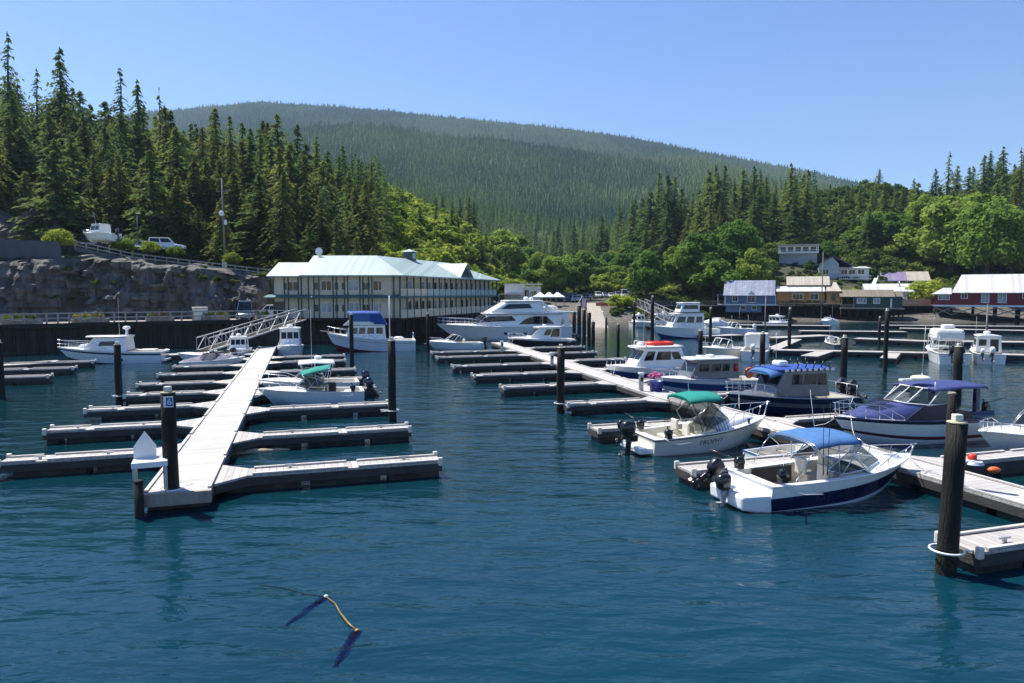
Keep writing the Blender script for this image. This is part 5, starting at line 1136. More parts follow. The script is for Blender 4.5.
MB().tube([(-1.6, 1.06, 1.5), (-1.6, 1.06, 1.95)], .1, 10).build('fire_extinguisher', M['red'], t); MB().lathe([(.3, -.05), (.36, 0), (.3, .05), (.22, 0)], 16, (-2.6, 1.05, 1.35), 0, 'y').build('life_ring', M['orange'], t)
MB().ell((-.2, .3, 2.42), .3, .3, .13, 14, 8).build('radar_dome', M['gel'], t); outboard(t, -3.95, 0, .95, 1., .1, 'black'); antenna(t, .5, .8, 2.2, 2.2); MB().box(-.1, .4, -.4, .1, 2.34, 2.44).build('roof_hatch', M['gel'], t, bevel=.03)

# --- cabin boat with red raft on the roof
t = boat('white and blue hulled cabin boat with an orange red life raft on its roof', dk(24.4, 44.4), HM)
h = Hull(7.4, 2.7, .95, 1.25, .4, .9, 2.4, .42, 1.1)
h.build(t, [(.35, 1), (.7, 1), (1.0, 0)], ['gel', 'bluehull']); h.rub(t, 'gel', .035); h.deck(t, .34, .03, .2, .3, 'gel', 'nonskid', .14); mooring(t, h)
cabin(t, (-2.3, 1.9, 1.08, .85), (-1.8, .9, 1.02, .8), 1.05, 2.45, 'gel', [('port', .1, .3, .38, .84, -.02), ('port', .35, .68, .4, .82), ('port', .74, .93, .42, .8, -.05), ('stbd', .07, .26, .42, .8, .05), ('stbd', .32, .65, .4, .82), ('front', .06, .48, .42, .86), ('front', .52, .94, .42, .86)], (.25, .14, 'gel', .75))
rf = MB(); rf.tube([(-1.3, -.5, 2.72), (-1.3, .5, 2.72), (.2, .55, 2.72), (.55, 0, 2.74), (.2, -.55, 2.72), (-1.3, -.5, 2.72)], .15, 8); rf.box(-1.25, .25, -.5, .5, 2.64, 2.7); rf.build('inflatable_raft', M['brightred'], t)
MB().ell((1.0, 0, 2.72), .28, .28, .14, 14, 8).build('radar_dome', M['gel'], t); antenna(t, 1.2, .8, 2.5, 2.6, (-.1, 0)); outboard(t, -3.95, 0, .95, 1., .1, 'gel'); sr = MB(); [sr.bar((1.0+.02*k, sd*.9, 2.5), (1.0+.02*k, sd*.9, 2.9), .04) for k in range(2) for sd in (1, -1)]; sr.tube([(1.0, -.9, 2.9), (1.0, .9, 2.9)], .03, 6); sr.build('light_bar', M['gel'], t)
h.rail(t, .66, 1.0, .5, .07, 6)

# --- black hulled boat by the yacht, small sport boat left of the dock
t = boat('white topped cabin boat with black hull in front of the big motor yacht', dk(26.8, 75.6), HM)
h = Hull(8.0, 2.7, .95, 1.25, .4, 1., 2.3, .42, 1.15)
h.build(t, [(.86, 0), (1.0, 1)], ['black', 'gel']); h.rub(t, 'gel', .03); h.deck(t, .36, .03, .2, .3, 'gel', 'nonskid', .18); mooring(t, h)
cabin(t, (-2.2, 1.7, 1.05, .8), (-2.2, .4, 1.0, .85), 1.08, 2.35, 'gel', [('port', .38, .6, .35, .85, .0), ('port', .65, .93, .2, .9), ('stbd', .1, .35, .2, .9), ('stbd', .4, .62, .35, .85), ('front', .06, .48, .3, .88), ('front', .52, .94, .3, .88)], (.2, .12, 'gel', .3), frame='black')
outboard(t, -4.2, .4, .95, 1., .1); outboard(t, -4.2, -.4, .95, 1., .1); h.rail(t, .66, 1.0, .55, .07, 6); antenna(t, 0, .8, 2.4, 2.); MB().ell((-.5, 0, 2.6), .28, .28, .14).build('radar_dome', M['gel'], t)
t = boat('small pale blue open boat with low windscreen in front of the yacht bow', dk(16.6, 76.3), HM)
h = Hull(6.4, 2.3, .72, 1.0, .35, .9, 2.2, .42, 1.2)
h.build(t, [(1.0, 0)], ['gelb']); h.rub(t, 'gel', .03); h.deck(t, .5, .03, .18, .2, 'gel', 'nonskid', .22); mooring(t, h)
windscreen(t, [(-.6, .9, .85), (.2, .85, .95), (.9, .4, 1.15), (.9, -.4, 1.15), (.2, -.85, .95), (-.6, -.9, .85)], [(-1.0, .8, 1.3), (-.4, .75, 1.6), (.1, .4, 1.7), (.1, -.4, 1.7), (-.4, -.75, 1.6), (-1.0, -.8, 1.3)], 'glass', 'gel', .03)
seat(t, -.8, .4, .2); seat(t, -.8, -.4, .2); outboard(t, -3.4, 0, .75, .95, .15); MB().box(-3.0, -2.5, -.8, .8, .2, .6).build('rear_bench', M['seat'], t, bevel=.05); h.rail(t, .6, 1, .4, .07, 5); antenna(t, -.6, .8, 1., 2.)
M['covergrey'] = mat('grey_violet_tarpaulin', (.12, .11, .17), .8, var=.4, scale=3, bump=.4, dirt=(.35, .33, .33), dscale=2, damt=.6)
# --- big motor yacht
yb0, yb1 = at(433, 341.5, 0), at(572, 341, 0); yb1 = Vector((9.0, 96.5, 0)); yb0 = Vector((-10.0, 90.5, 0)); d = yb0-yb1
t = boat('large white motor yacht with three levels and dark wraparound windows', (yb0+yb1)/2, math.atan2(d.y, d.x), 'motor_yacht', 'yacht'); YL = d.length
h = Hull(YL, 5.4, 1.75, 2.3, .9, 2.6, 2.6, .45, 1.25, sheer=2.2)
h.build(t, [(1.0, 0)], ['gel'], 30); h.rub(t, 'gel', .07); h.deck(t, .12, .02, .5, 1.3, 'gel', 'nonskid', .25)
pb = MB()
for x in (-2.5, -1.2, .3): pass
for sd in (1, -1):
    for tt in (.42, .5, .56):
        p = h.P(tt, .66, sd); MB().lathe([(.02, -.02), (.24, -.02), (.24, .03), (.02, .03)], 14, (p.x, p.y, p.z), 0, 'y').build('porthole', M['window'], t)
hl = YL/2
cabin(t, (-hl+2.2, hl-5.2, 2.3, 1.7), (-hl+1.8, hl-7.6, 2.2, 1.6), 2.25, 4.1, 'gel', [], (.5, .2, 'gel', .3), 'main_saloon', bevel=.25)
for sd in (1, -1):
    q = [(-hl+3.2, 2.75), (-hl+8.2, 2.75), (-hl+7.2, 3.5), (-hl+6.0, 3.82), (-hl+4.3, 3.8)]
    def yy(x): f = (x-(-hl+2.2))/(2*hl-7.4); return 2.3+(1.7-2.3)*f
    MB().prism([(x, sd*(yy(x)+.0), z) for x, z in q], (0, sd*.035, 0)).build('saloon_window', M['window'], t)
    q = [(-hl+8.6, 3.25), (hl-6.4, 3.05), (hl-6.9, 3.55), (hl-7.6, 3.85), (-hl+9.2, 3.85)]
    MB().prism([(x, sd*(yy(x)-.01), z) for x, z in q], (0, sd*.045, 0)).build('forward_window', M['window'], t)
MB().prism([(hl-5.9, -1.55, 3.0), (hl-5.9, 1.55, 3.0), (hl-7.3, 1.45, 3.95), (hl-7.3, -1.45, 3.95)], (.06, 0, .06)).build('front_window', M['window'], t)
cabin(t, (-hl+4.5, hl-7.6, 1.9, 1.45), (-hl+4.9, hl-10.2, 1.7, 1.25), 4.3, 5.75, 'gel', [], (.4, .2, 'gel', .2), 'upper_bridge', bevel=.2)
for sd in (1, -1):
    q = [(-hl+6.2, 4.9), (hl-9.4, 4.8), (hl-10.4, 5.45), (-hl+6.6, 5.5)]
    def y2(x, z): f = (x-(-hl+4.5))/(2*hl-12.1); k = (z-4.3)/1.45; return (1.9+(1.45-1.9)*f)*(1-k)+(1.7+(1.25-1.7)*f)*k
    MB().prism([(x, sd*(y2(x, z)), z) for x, z in q], (0, sd*.06, 0)).build('bridge_window', M['window'], t)
ov = MB(); ov.hexa([(-hl+.6, -2.3, 4.15), (-hl+5, -2.2, 4.15), (-hl+5, 2.2, 4.15), (-hl+.6, 2.3, 4.15), (-hl+.6, -2.35, 4.42), (-hl+5, -2.25, 4.5), (-hl+5, 2.25, 4.5), (-hl+.6, 2.35, 4.42)]); ov.build('boat_deck', M['gel'], t, bevel=.08)
for sd in (1, -1):
    MB().prism([(-hl+1.6, sd*2.1, 2.2), (-hl+2.5, sd*2.1, 2.2), (-hl+2.9, sd*2.1, 4.15), (-hl+2.2, sd*2.1, 4.15)], (0, sd*.12, 0)).build('stern_support', M['gel'], t)
    MB().prism([(-hl+3.0, sd*1.8, 4.45), (-hl+3.8, sd*1.8, 4.45), (-hl+5.2, sd*1.6, 5.8), (-hl+4.7, sd*1.6, 5.8)], (0, sd*.12, 0)).build('radar_arch', M['gel'], t)
MB().ell((-hl+3.2, .6, 4.85), 1.2, .6, .4, 14, 8).build('tender', M['gel2'], t); MB().ell((-hl+6.5, 0, 6.2), .4, .4, .25).build('radar_dome', M['gel'], t); MB().ell((-hl+5.5, -.8, 6.15), .3, .3, .25).build('satellite_dome', M['gel'], t)
h.rail(t, .62, 1.0, .9, .15, 12, .03, mid=True); antenna(t, -hl+6, 1, 6, 2.5); antenna(t, -hl+6, -1, 6, 2.5)
MB().box(-hl-1.0, -hl+.2, -2.2, 2.2, .35, .55).build('swim_platform', M['gel'], t, bevel=.06)
fp = MB(); fp.tube([(-hl+.7, 1.6, 4.3), (-hl-.3, 1.6, 6.0)], .04, 6); fp.build('flag_staff', M['gel'], t)
fl = MB(); 
for i in range(9):
    pass
rs = [[(-hl-.2+.05*math.sin(i*1.1)-i*.02+(.0), 1.6+.06*math.sin(i*.9+j), 5.7-j*.16-i*.0) for j in range(2)] for i in range(2)]
g_ = MB(); nx, nz = 8, 8
P = [[Vector((-hl-.05-.34*(1-k/nz)*0-.12*(i), 1.6+.09*math.sin(i*1.2+k*.4), 5.75-.17*k-.045*i)) for k in range(nz+1)] for i in range(nx+1)]
for i in range(nx):
    for k in range(nz):
        a, b, c, e = P[i][k], P[i+1][k], P[i+1][k+1], P[i][k+1]; o = Vector((0, .012, 0))
        g_.hexa([a, b, c, e, a+o, b+o, c+o, e+o], 1 if 2 <= i < 6 else 0)
g_.build('flag', [M['brightred'], M['cloth']], t)
for o in t.children:
    if o.name.split('.')[0] not in ('hull', 'deck', 'rub_rail', 'bow_rail', 'porthole', 'swim_platform', 'flag_staff', 'flag'): o.location = (.9 if o.name.split('.')[0] not in ('stern_support', 'boat_deck') else 0, 0, -.55)
# --- trawler with blue canopy
p0, p1 = at(325, 352, 0), at(413, 351, 0); d = (p0-p1); d.z = 0
t = boat('white trawler with bright blue flybridge canopy moored below the hotel', (p0+p1)/2+Vector((0, 1.2, 0)), HM-.12, 'trawler', 'boat'); L = 9.6
h = Hull(L, 3.3, 1.15, 2.05, .8, 1.0, 2.5, .45, 1.15, sheer=2.0)
h.build(t, [(.3, 1), (1.0, 0)], ['gelb', 'maroon']); h.rub(t, 'gel', .05); h.rub(t, 'greyhull', .025, .82, 'hull_line'); h.deck(t, .3, .02, .2, .9, 'gel', 'nonskid', .12)
cabin(t, (-2.6, 1.7, 1.25, 1.1), (-2.5, 1.35, 1.2, 1.05), 1.35, 2.85, 'gel', [('port', .08, .25, .4, .84), ('port', .3, .46, .4, .84), ('port', .52, .7, .4, .84), ('port', .76, .93, .4, .84), ('stbd', .08, .25, .4, .84), ('stbd', .3, .46, .4, .84), ('stbd', .52, .7, .4, .84), ('front', .06, .47, .4, .86), ('front', .53, .94, .4, .86)], (.2, .12, 'gel', .5))
MB().prism([(2.0, -1.2, 2.88), (1.4, -1.2, 3.45), (-1.3, -1.2, 3.4), (-1.3, -1.2, 2.98), (1.0, -1.2, 2.98)], (0, 2.4, 0)).build('flybridge', M['gel'], t, bevel=.05)
bimini(t, -2.0, 1.5, 1.25, 4.35, 'royal', .2, .16, .05, [(-1.2, 3.3, 1.2, -1.9), (.9, 3.3, 1.2, 1.4)], 'steel')
cs = MB()
for sd in (1, -1): cs.add([(-2.0, sd*1.24, 4.3), (-.9, sd*1.24, 4.32), (-.9, sd*1.24, 3.4), (-2.7, sd*1.2, 3.0)], [(0, 1, 2, 3)])
cs.add([(-2.0, -1.24, 4.3), (-2.0, 1.24, 4.3), (-2.75, 1.2, 3.0), (-2.75, -1.2, 3.0)], [(0, 1, 2, 3)]); cs.build('canopy_curtain', M['royal'], t)
for sd in (1, -1): MB().add([(-.9, sd*1.24, 4.3), (1.4, sd*1.24, 4.3), (1.3, sd*1.22, 3.45), (-.9, sd*1.22, 3.42)], [(0, 1, 2, 3)]).build('canopy_window', M['bimblue'], t)
h.rail(t, .45, 1.0, .7, .1, 9, .022, mid=False); MB().tube([(-2.0, .9, 1.3), (-2.0, .9, 6.1)], .06, 8).build('mast', M['gel'], t)
MB().bar((h.L/2-.9, 0, 2.05), (h.L/2+.7, 0, 2.25), .3, .1).build('bow_sprit', M['wood'], t); sr = MB(); sr.tube([(-4.6, -1.4, 2.0), (-4.6, 1.4, 2.0)], .03, 6); [sr.tube([(-4.6, y, 1.1), (-4.6, y, 2.0)], .025, 6) for y in (-1.4, -.5, .5, 1.4)]; sr.build('stern_rail', M['steel'], t)
MB().lathe([(.02, 0), (.55, .0), (.6, .2), (.4, .32), (.02, .34)], 12, (-3.0, -.3, 1.2)).build('life_raft', M['gel'], t)
for o in t.children:
    if o.name.split('.')[0] in ('cabin', 'roof', 'flybridge', 'canopy', 'canopy_frame', 'canopy_curtain', 'canopy_window'): o.location = (1.0, 0, 0 if 'c' != o.name[0] or o.name.startswith('cabin') else -.15)
# --- small cabin fishing boat bow-on at the end of the left dock
t = boat('white pilothouse boat facing us at the right far end of the left dock', dk(-1.15, 73.0), DRZ-math.pi/2)
h = Hull(6.8, 2.6, .9, 1.3, .4, .8, 2.6, .42, 1.1); h.build(t, [(1.0, 0)], ['gelb']); h.rub(t, 'gel', .035); h.deck(t, .36, .03, .2, .3, 'gel', 'nonskid', .15)
cabin(t, (-1.4, 1.3, 1.1, .95), (-1.4, .95, 1.02, .88), 1.05, 2.75, 'gel', [('front', .05, .31, .46, .84), ('front', .36, .64, .46, .84), ('front', .69, .95, .46, .84), ('port', .1, .45, .45, .84), ('stbd', .55, .9, .45, .84)], (.2, .14, 'gel', .35))
MB().ell((.2, 0, 3.1), .32, .32, .16).build('radar_dome', M['gel'], t); MB().tube([(.2, 0, 2.85), (.2, 0, 3.0)], .12, 8).build('radar_post', M['gel'], t); antenna(t, -.6, .5, 2.8, 2.); outboard(t, -3.6, 0, .95, 1.); h.rail(t, .6, 1, .5, .07, 6)
# --- smaller ones on the left of the left dock
t = boat('small white cabin boat facing us on the left of the left dock near the gangway', dk(-6.0, 72.4), DRZ-math.pi/2)
h = Hull(5.8, 2.2, .75, 1.05, .35, .7, 2.5, .42, 1.1); h.build(t, [(1.0, 0)], ['gelb']); h.rub(t, 'gel', .03); h.deck(t, .4, .03, .2, .25, 'gel', 'nonskid', .12)
cabin(t, (-1.0, 1.2, .9, .75), (-1.0, .6, .8, .68), .9, 2.0, 'gel', [('front', .05, .31, .4, .86), ('front', .36, .64, .4, .86), ('front', .69, .95, .4, .86), ('stbd', .55, .9, .4, .84), ('port', .1, .45, .4, .84)], (.15, .1, 'gel', .25))
MB().ell((-.1, 0, 2.28), .25, .25, .14).build('radar_dome', M['gel'], t); antenna(t, -.7, -.6, 2.0, 1.3); h.rail(t, .6, 1, .45, .07, 6)
def runabout(label, p, rz, L=5.6, B=2.1, hull='gel', stripe=None, cover=None, ob='black', tilt=.1, ws=True, name='motorboat', rail=True):
    t = boat(label, p, rz, name); h = Hull(L, B, .7, .98, .33, .14*L, 2.2, .42, 1.2)
    h.build(t, [(.5, 0), (.75, 1 if stripe else 0), (1., 0)], [hull, stripe or hull]); h.rub(t, 'gel', .028); h.deck(t, .52, .03, .17, .2, 'gel', 'nonskid', .16)
    if ws: windscreen(t, [(-.5, B*.4, .82), (.2, B*.39, .9), (.8, .4, 1.05), (.8, -.4, 1.05), (.2, -B*.39, .9), (-.5, -B*.4, .82)], [(-.9, B*.36, 1.2), (-.3, B*.34, 1.5), (.15, .38, 1.6), (.15, -.38, 1.6), (-.3, -B*.34, 1.5), (-.9, -B*.36, 1.2)], 'glass', 'alu', .025)
    if ob: outboard(t, -L/2-.28, 0, .74, .92, tilt, ob)
    seat(t, -.6, B*.2, .2); seat(t, -.6, -B*.2, .2)
    if rail: h.rail(t, .6, 1, .4, .07, 5)
    if cover:
        cb = MB(); cb.rings([[(x, h.hb((x+L/2)/L)*.98*y, h.sz((x+L/2)/L)+.03+z*k) for y, z in ((-1, 0), (-.6, .25), (0, .36), (.6, .25), (1, 0))] for x, k in ((-L/2+.1, .2), (-L*.25, .9), (0, 1.5), (L*.2, 1), (L*.42, .15))], 0, False, False); cb.build('boat_cover', M[cover], t)
    return t, h
runabout('low open boat under a purple patterned cover left of the left dock', dk(-7.2, 62.3), HP, 5.0, 1.9, 'gelb', None, 'covergrey', None)
t, h = runabout('small open boat cluttered with orange buoys and gear near the gangway foot', dk(-8.6, 67.8), HM, 4.4, 1.9, 'gelb', None, None, 'black', .7, False, rail=False)
for k, (x, y, r_, m_) in enumerate([(.4, .2, .28, 'orange'), (.9, -.2, .24, 'orange'), (-.2, -.3, .26, 'gel2'), (.1, .5, .22, 'cloth'), (-.8, .1, .25, 'orange')]): MB().ell((x, y, .75), r_, r_, r_*.9).build('net_float', M[m_], t)
# --- pair on the right of the left dock: green bimini and white hardtop
t, h = runabout('pale blue white motorboat with green fabric top beside the left dock', dk(.45, 41.15), HM, 5.9, 2.15, 'gelb', None, None, 'navy', .55)
bimini(t, -1.1, .55, .95, 1.95, 'bimteal', .1, .08, -.35, [(-.6, .8, .95, -1.0), (-.4, .8, .95, -.2), (-.2, .8, .95, .45)], 'alu'); mooring(t, h)
MB().box(-2.5, -1.9, -.7, .7, .35, .62).build('gear_pile', M['cloth'], t, bevel=.08); MB().box(-1.4, -.8, -.35, .35, .2, 1.15).build('console', M['darkint'], t, bevel=.06); downrigger(t, -2.3, 1.0, .74, 2.0)
t, h = runabout('white motorboat with white hardtop next to the green topped one on the left dock', dk(.35, 45.5), HM, 6.2, 2.3, 'gel', None, None, 'navy', .1)
bimini(t, -1.6, .6, 1.0, 2.0, 'gel', .12, .06, 0, [(-1.2, .8, 1.05, -1.5), (.2, .8, 1.0, .5), (-.4, .8, 1.0, -.4)], 'gel', 'hardtop'); antenna(t, -.2, .9, 1.0, 4.4); MB().ell((-.6, 0, 2.28), .25, .25, .12).build('radar_dome', M['gel'], t)
# --- white cruiser at far left
t = boat('white cabin cruiser with dark stripe moored at the left below the boardwalk', (at(58, 366, 0)+at(148, 362, 0))/2+Vector((0, 1.3, 0)), HM-.1)
h = Hull(9.0, 2.9, 1.0, 1.5, .5, 1.1, 2.4, .42, 1.15); h.build(t, [(.3, 1), (.8, 0), (.9, 1), (1.0, 0)], ['gelb', 'navy']); h.rub(t, 'gel', .04); h.deck(t, .32, .03, .2, .35, 'gel', 'nonskid', .15)
cabin(t, (-1.6, 2.2, 1.2, 1.0), (-1.5, 1.2, 1.1, .95), 1.15, 2.35, 'gel', [('port', .3, .75, .4, .72), ('stbd', .25, .7, .4, .72), ('front', .05, .47, .4, .86), ('front', .53, .95, .4, .86)], (.2, .14, 'gel', .7))
cabin(t, (1.9, 3.0, .9, .5), (1.7, 2.4, .85, .5), 1.3, 1.75, 'gel', [], None, 'trunk_cabin')
MB().tube([(-1.3, 0, 2.5), (-1.3, 0, 3.1)], .12, 8).build('mast_post', M['gel'], t); MB().ell((-1.3, 0, 3.2), .35, .35, .17).build('radar_dome', M['gel'], t); antenna(t, -.9, .7, 2.4, 3.6); h.rail(t, .5, 1, .65, .08, 8, .02, mid=True); MB().box(-4.9, -4.4, -1.2, 1.2, .15, .35).build('swim_platform', M['gel'], t, bevel=.05); MB().box(-3.8, -2.4, -.7, .7, .35, 1.2).build('engine_box', M['gel2'], t, bevel=.08)
# --- bow of a boat cut by the right edge, dinghy behind the foreground boat
t, h = runabout('white boat whose railed bow sticks in at the right edge', dk(28.6, 20.0), HM, 6.4, 2.4, 'gel')
t = boat('small pale blue skiff between the navy boat and the green canopied one', dk(17.4, 21.5), HP, 'skiff'); h = Hull(2.7, 1.2, .4, .58, .2, .4, 2.2, .42, 1.15)
h.build(t, [(1.0, 0)], ['gelb'], 16); h.rub(t, 'bluehull', .025); h.deck(t, .8, .03, .07, .12, 'gelb', 'nonskid', .03)
for x in (-.6, .25): MB().box(x-.13, x+.13, -.5, .5, .28, .32).build('thwart', M['wood'], t)
# --- boats on the far floats
def farboat(label, px, py, rz, L, kind, hull='gel', stripe=None, obm='black', name='motorboat'):
    p = at(px, py, 0); t = boat(label, p, rz, name); B = L*.37; s = L/7
    h = Hull(L, B, .95*s, 1.3*s, .4, .14*L, 2.4, .42, 1.15); h.build(t, [(.35, 1 if stripe else 0), (1., 0)], [hull, stripe or hull], 16); h.rub(t, 'gel', .035); h.deck(t, .36, .03, .2, .35*s, 'gel', 'nonskid', .15)
    if kind in ('cabin', 'double'):
        cabin(t, (-L*.26, L*.24, B*.41, B*.34), (-L*.26, L*.14, B*.38, B*.32), 1.02*s, 2.5*s, 'gel', [('port', .08, .35, .42, .84), ('port', .42, .66, .42, .84), ('port', .73, .94, .42, .84), ('stbd', .06, .27, .42, .84), ('stbd', .34, .58, .42, .84), ('stbd', .65, .92, .42, .84), ('front', .06, .47, .42, .86), ('front', .53, .94, .42, .86), ('aft', .1, .4, .42, .84), ('aft', .55, .88, .05, .86)], (.2, .13, 'gel', .4))
        MB().ell((-L*.05, 0, 2.9*s), .3, .3, .15).build('radar_dome', M['gel'], t)
    if kind == 'double':
        cabin(t, (-L*.2, L*.1, B*.34, B*.3), (-L*.2, L*.05, B*.32, B*.28), 2.72*s, 3.6*s, 'gel', [('port', .1, .9, .35, .8), ('stbd', .1, .9, .35, .8), ('front', .1, .9, .35, .8), ('aft', .1, .9, .35, .8)], (.25, .12, 'gel', .3), 'upper_cabin')
        h.rail(t, .05, 1, .8, .1, 12, .025, mid=True)
    if kind in ('hardtop', 'open', 'canvas'):
        windscreen(t, [(-.2, B*.4, 1.05*s), (.5, B*.38, 1.15*s), (1., .4, 1.35*s), (1., -.4, 1.35*s), (.5, -B*.38, 1.15*s), (-.2, -B*.4, 1.05*s)], [(-.4, B*.37, 1.8*s), (0, B*.36, 2.0*s), (.5, .4, 2.1*s), (.5, -.4, 2.1*s), (0, -B*.36, 2.0*s), (-.4, -B*.37, 1.8*s)], 'glass', 'gel', .04)
        seat(t, -.5, .45, .4*s); seat(t, -.5, -.45, .4*s)
    if kind == 'hardtop': bimini(t, -L*.22, L*.1, B*.44, 2.45*s, 'gel', .12, .08, 0, [(-L*.2, 1.*s, B*.43, -L*.2), (.2, 1.1*s, B*.42, L*.08), (-L*.08, 1.*s, B*.43, -L*.08)], 'gel', 'hardtop')
    if kind == 'canvas':
        cb = MB(); cb.rings([[(x, B*.46*y, 1.05*s+z*k) for y, z in ((-1, 0), (-.85, .8), (0, 1.2), (.85, .8), (1, 0))] for x, k in ((-L*.42, .3*s), (-L*.2, .75*s), (L*.08, .8*s), (L*.3, .15*s))], 0, False, False); cb.build('boat_cover', M['cloth'], t)
    if obm:
        for y in ((-.4, .4) if L > 6.8 else (0,)): outboard(t, -L/2-.3, y, .98*s, 1.05, .25, obm)
    h.rail(t, .62, 1, .5, .08, 6, .02) if kind != 'double' else None; antenna(t, -.3, B*.35, 1.1*s, 3.2)
    return t, h
B2 = -math.pi/2
t, h = farboat('far white sport boat with tall canvas top and two dark outboards toward us', 943, 361, DRZ+.95, 7.4, 'hardtop', 'gel', None, 'black')
MB().box(-2.2, .6, -1.15, 1.15, 2.0, 3.1).build('canvas_enclosure', M['cloth'], t, bevel=.3); MB().box(-1.6, -.6, -.5, .5, 3.1, 3.5).build('gear_pile', M['cloth'], t, bevel=.15); fender(t, (-2, -1.45, .5))
t, h = farboat('far white hardtop boat with pale outboards toward us, right of the canvas topped one', 985, 361, DRZ+.8, 6.6, 'cabin', 'gel', None, 'gel'); outboard(t, -3.5, .7, .9, .8, .3, 'gel', name='kicker_motor')
farboat('far cream open motorboat with grey outboard moored left of the centre floats', 722, 358, HM+.25, 6.6, 'open', 'gel2', None, 'greyhull')
t, h = farboat('far white boat with square hardtop and white outboard', 757, 358, B2+2.7, 6.8, 'hardtop', 'gel', None, 'gel'); MB().box(-1.4, .5, -1.0, 1.0, 1.1, 2.5).build('canvas_enclosure', M['cloth'], t, bevel=.1)
farboat('far little grey dinghy boat at the long dark sided float', 833, 348, HP+1.2, 4.2, 'open', 'greyhull', None, 'black')
farboat('far white two deck tour boat with railings below the shore gangway', 683, 338, HM-.15, 9.6, 'double', 'gel', 'bluehull', None, 'tour_boat')
farboat('far white cruiser moored behind the bow of the two deck boat', 661, 329, HM-.3, 7.2, 'cabin', 'gel', 'maroon')
farboat('far small white cabin boat facing us near the boat slide', 639, 327, B2+.15, 6.2, 'cabin', 'gel', None, None)
farboat('far boat under a pointed white cover below the blue house', 716, 330, HP+.2, 7, 'canvas', 'gel', 'bluehull', None)
farboat('far white low motorboat on the tan float', 734, 334.5, HM, 6.4, 'open', 'gel', None, 'gel')
farboat('far small white cabin boat close to the beach below the yellow house', 778, 327, B2+.5, 5.6, 'cabin', 'gel', None, None)
farboat('far tiny white open boat close to the beach at the tall pole', 828, 325, HM+.3, 5.2, 'canvas', 'gel', None, None)
# ---------------------------------------------------------------- buildings
def paint(name, col, rough=.6, sc=2.): return planks(name, col, .16, rough, .62, .06, 2, dirt=tuple(c*.65 for c in col))
M['cream'] = mat('cream_siding', (.68, .58, .42), .75, var=.06, dirt=(.5, .45, .35), damt=.3)
M['creamd'] = mat('cream_rail_panels', (.68, .58, .42), .75, var=.08, dirt=(.38, .34, .27), damt=.4)
M['tealtrim'] = mat('dark_green_trim', (.03, .075, .075), .6, var=.15)
M['tealpan'] = mat('pale_green_rail_panel', (.42, .5, .47), .7, var=.1, dirt=(.22, .28, .25))
M['tealroof'] = planks('seafoam_metal_roof', (.33, .42, .385), .45, .5, .7, .06, 0, dirt=(.38, .46, .43))
M['tealskirt'] = mat('green_skirt_roof', (.045, .13, .14), .55, var=.12)
M['bluewall'] = paint('blue_clapboard', (.15, .2, .3)); M['yellowwall'] = paint('ochre_clapboard', (.42, .23, .05)); M['greenwall'] = paint('dark_green_clapboard', (.018, .07, .06)); M['redwall'] = paint('barn_red_clapboard', (.26, .018, .022))
M['whitewall'] = paint('white_clapboard', (.66, .67, .66)); M['greywall'] = paint('pale_grey_blue_clapboard', (.4, .48, .52)); M['tanwall'] = paint('tan_clapboard', (.36, .28, .18))
M['bluegreyroof'] = planks('weathered_blue_grey_roof', (.2, .23, .3), .5, .5, .7, .12, 0, dirt=(.5, .5, .5)); M['paleroof'] = planks('pale_metal_roof', (.62, .61, .58), .6, .42, .75, .06, 0, dirt=(.45, .42, .38)); M['brownroof'] = planks('mossy_brown_roof', (.2, .17, .12), .3, .85, .6, .2, 0, dirt=(.12, .13, .06))
M['purproof'] = planks('purple_grey_roof', (.2, .16, .28), .4, .7, .7, .15, 0, dirt=(.34, .3, .3)); M['beigeroof'] = planks('beige_shingle_roof', (.42, .38, .31), .3, .8, .7, .1, 0, dirt=(.3, .27, .2)); M['whiteroof'] = planks('white_metal_roof', (.58, .57, .55), .6, .4, .8, .05, 0, dirt=(.6, .57, .52))
M['curtain'] = mat('pale_curtained_glass', (.25, .3, .34), .12, var=.5, scale=.7)
def bframe(pL, pR): d = pR-pL; d.z = 0; return math.atan2(d.y, d.x), d.length
def win(par, x, y, z, w, h, m='window', fr='wframe', fw=.09, mull=0, d=-1, name='window', axis='x'):
    """window on a wall facing local -Y (axis x) or +X (axis y); frame, glass and glazing bar in one mesh"""
    mb = MB()
    def b(a0, a1, c0, c1, o0, o1, mm):
        if axis == 'x': mb.box(x+a0, x+a1, y+d*o1, y+d*o0, z+c0, z+c1, mm)
        else: mb.box(x-d*o0, x-d*o1, y+a0, y+a1, z+c0, z+c1, mm)
    b(-w/2-fw, -w/2, -fw, h+fw, .002, .06, 1); b(w/2, w/2+fw, -fw, h+fw, .002, .06, 1); b(-w/2, w/2, h, h+fw, .002, .055, 1); b(-w/2, w/2, -fw, 0, .002, .075, 1); b(-w/2, w/2, 0, h, .003, .02, 0)
    for k in range(mull): q = -w/2+w*(k+1)/(mull+1); b(q-.03, q+.03, 0, h, .021, .045, 1)
    return mb.build(name, [M[m], M[fr]], par)
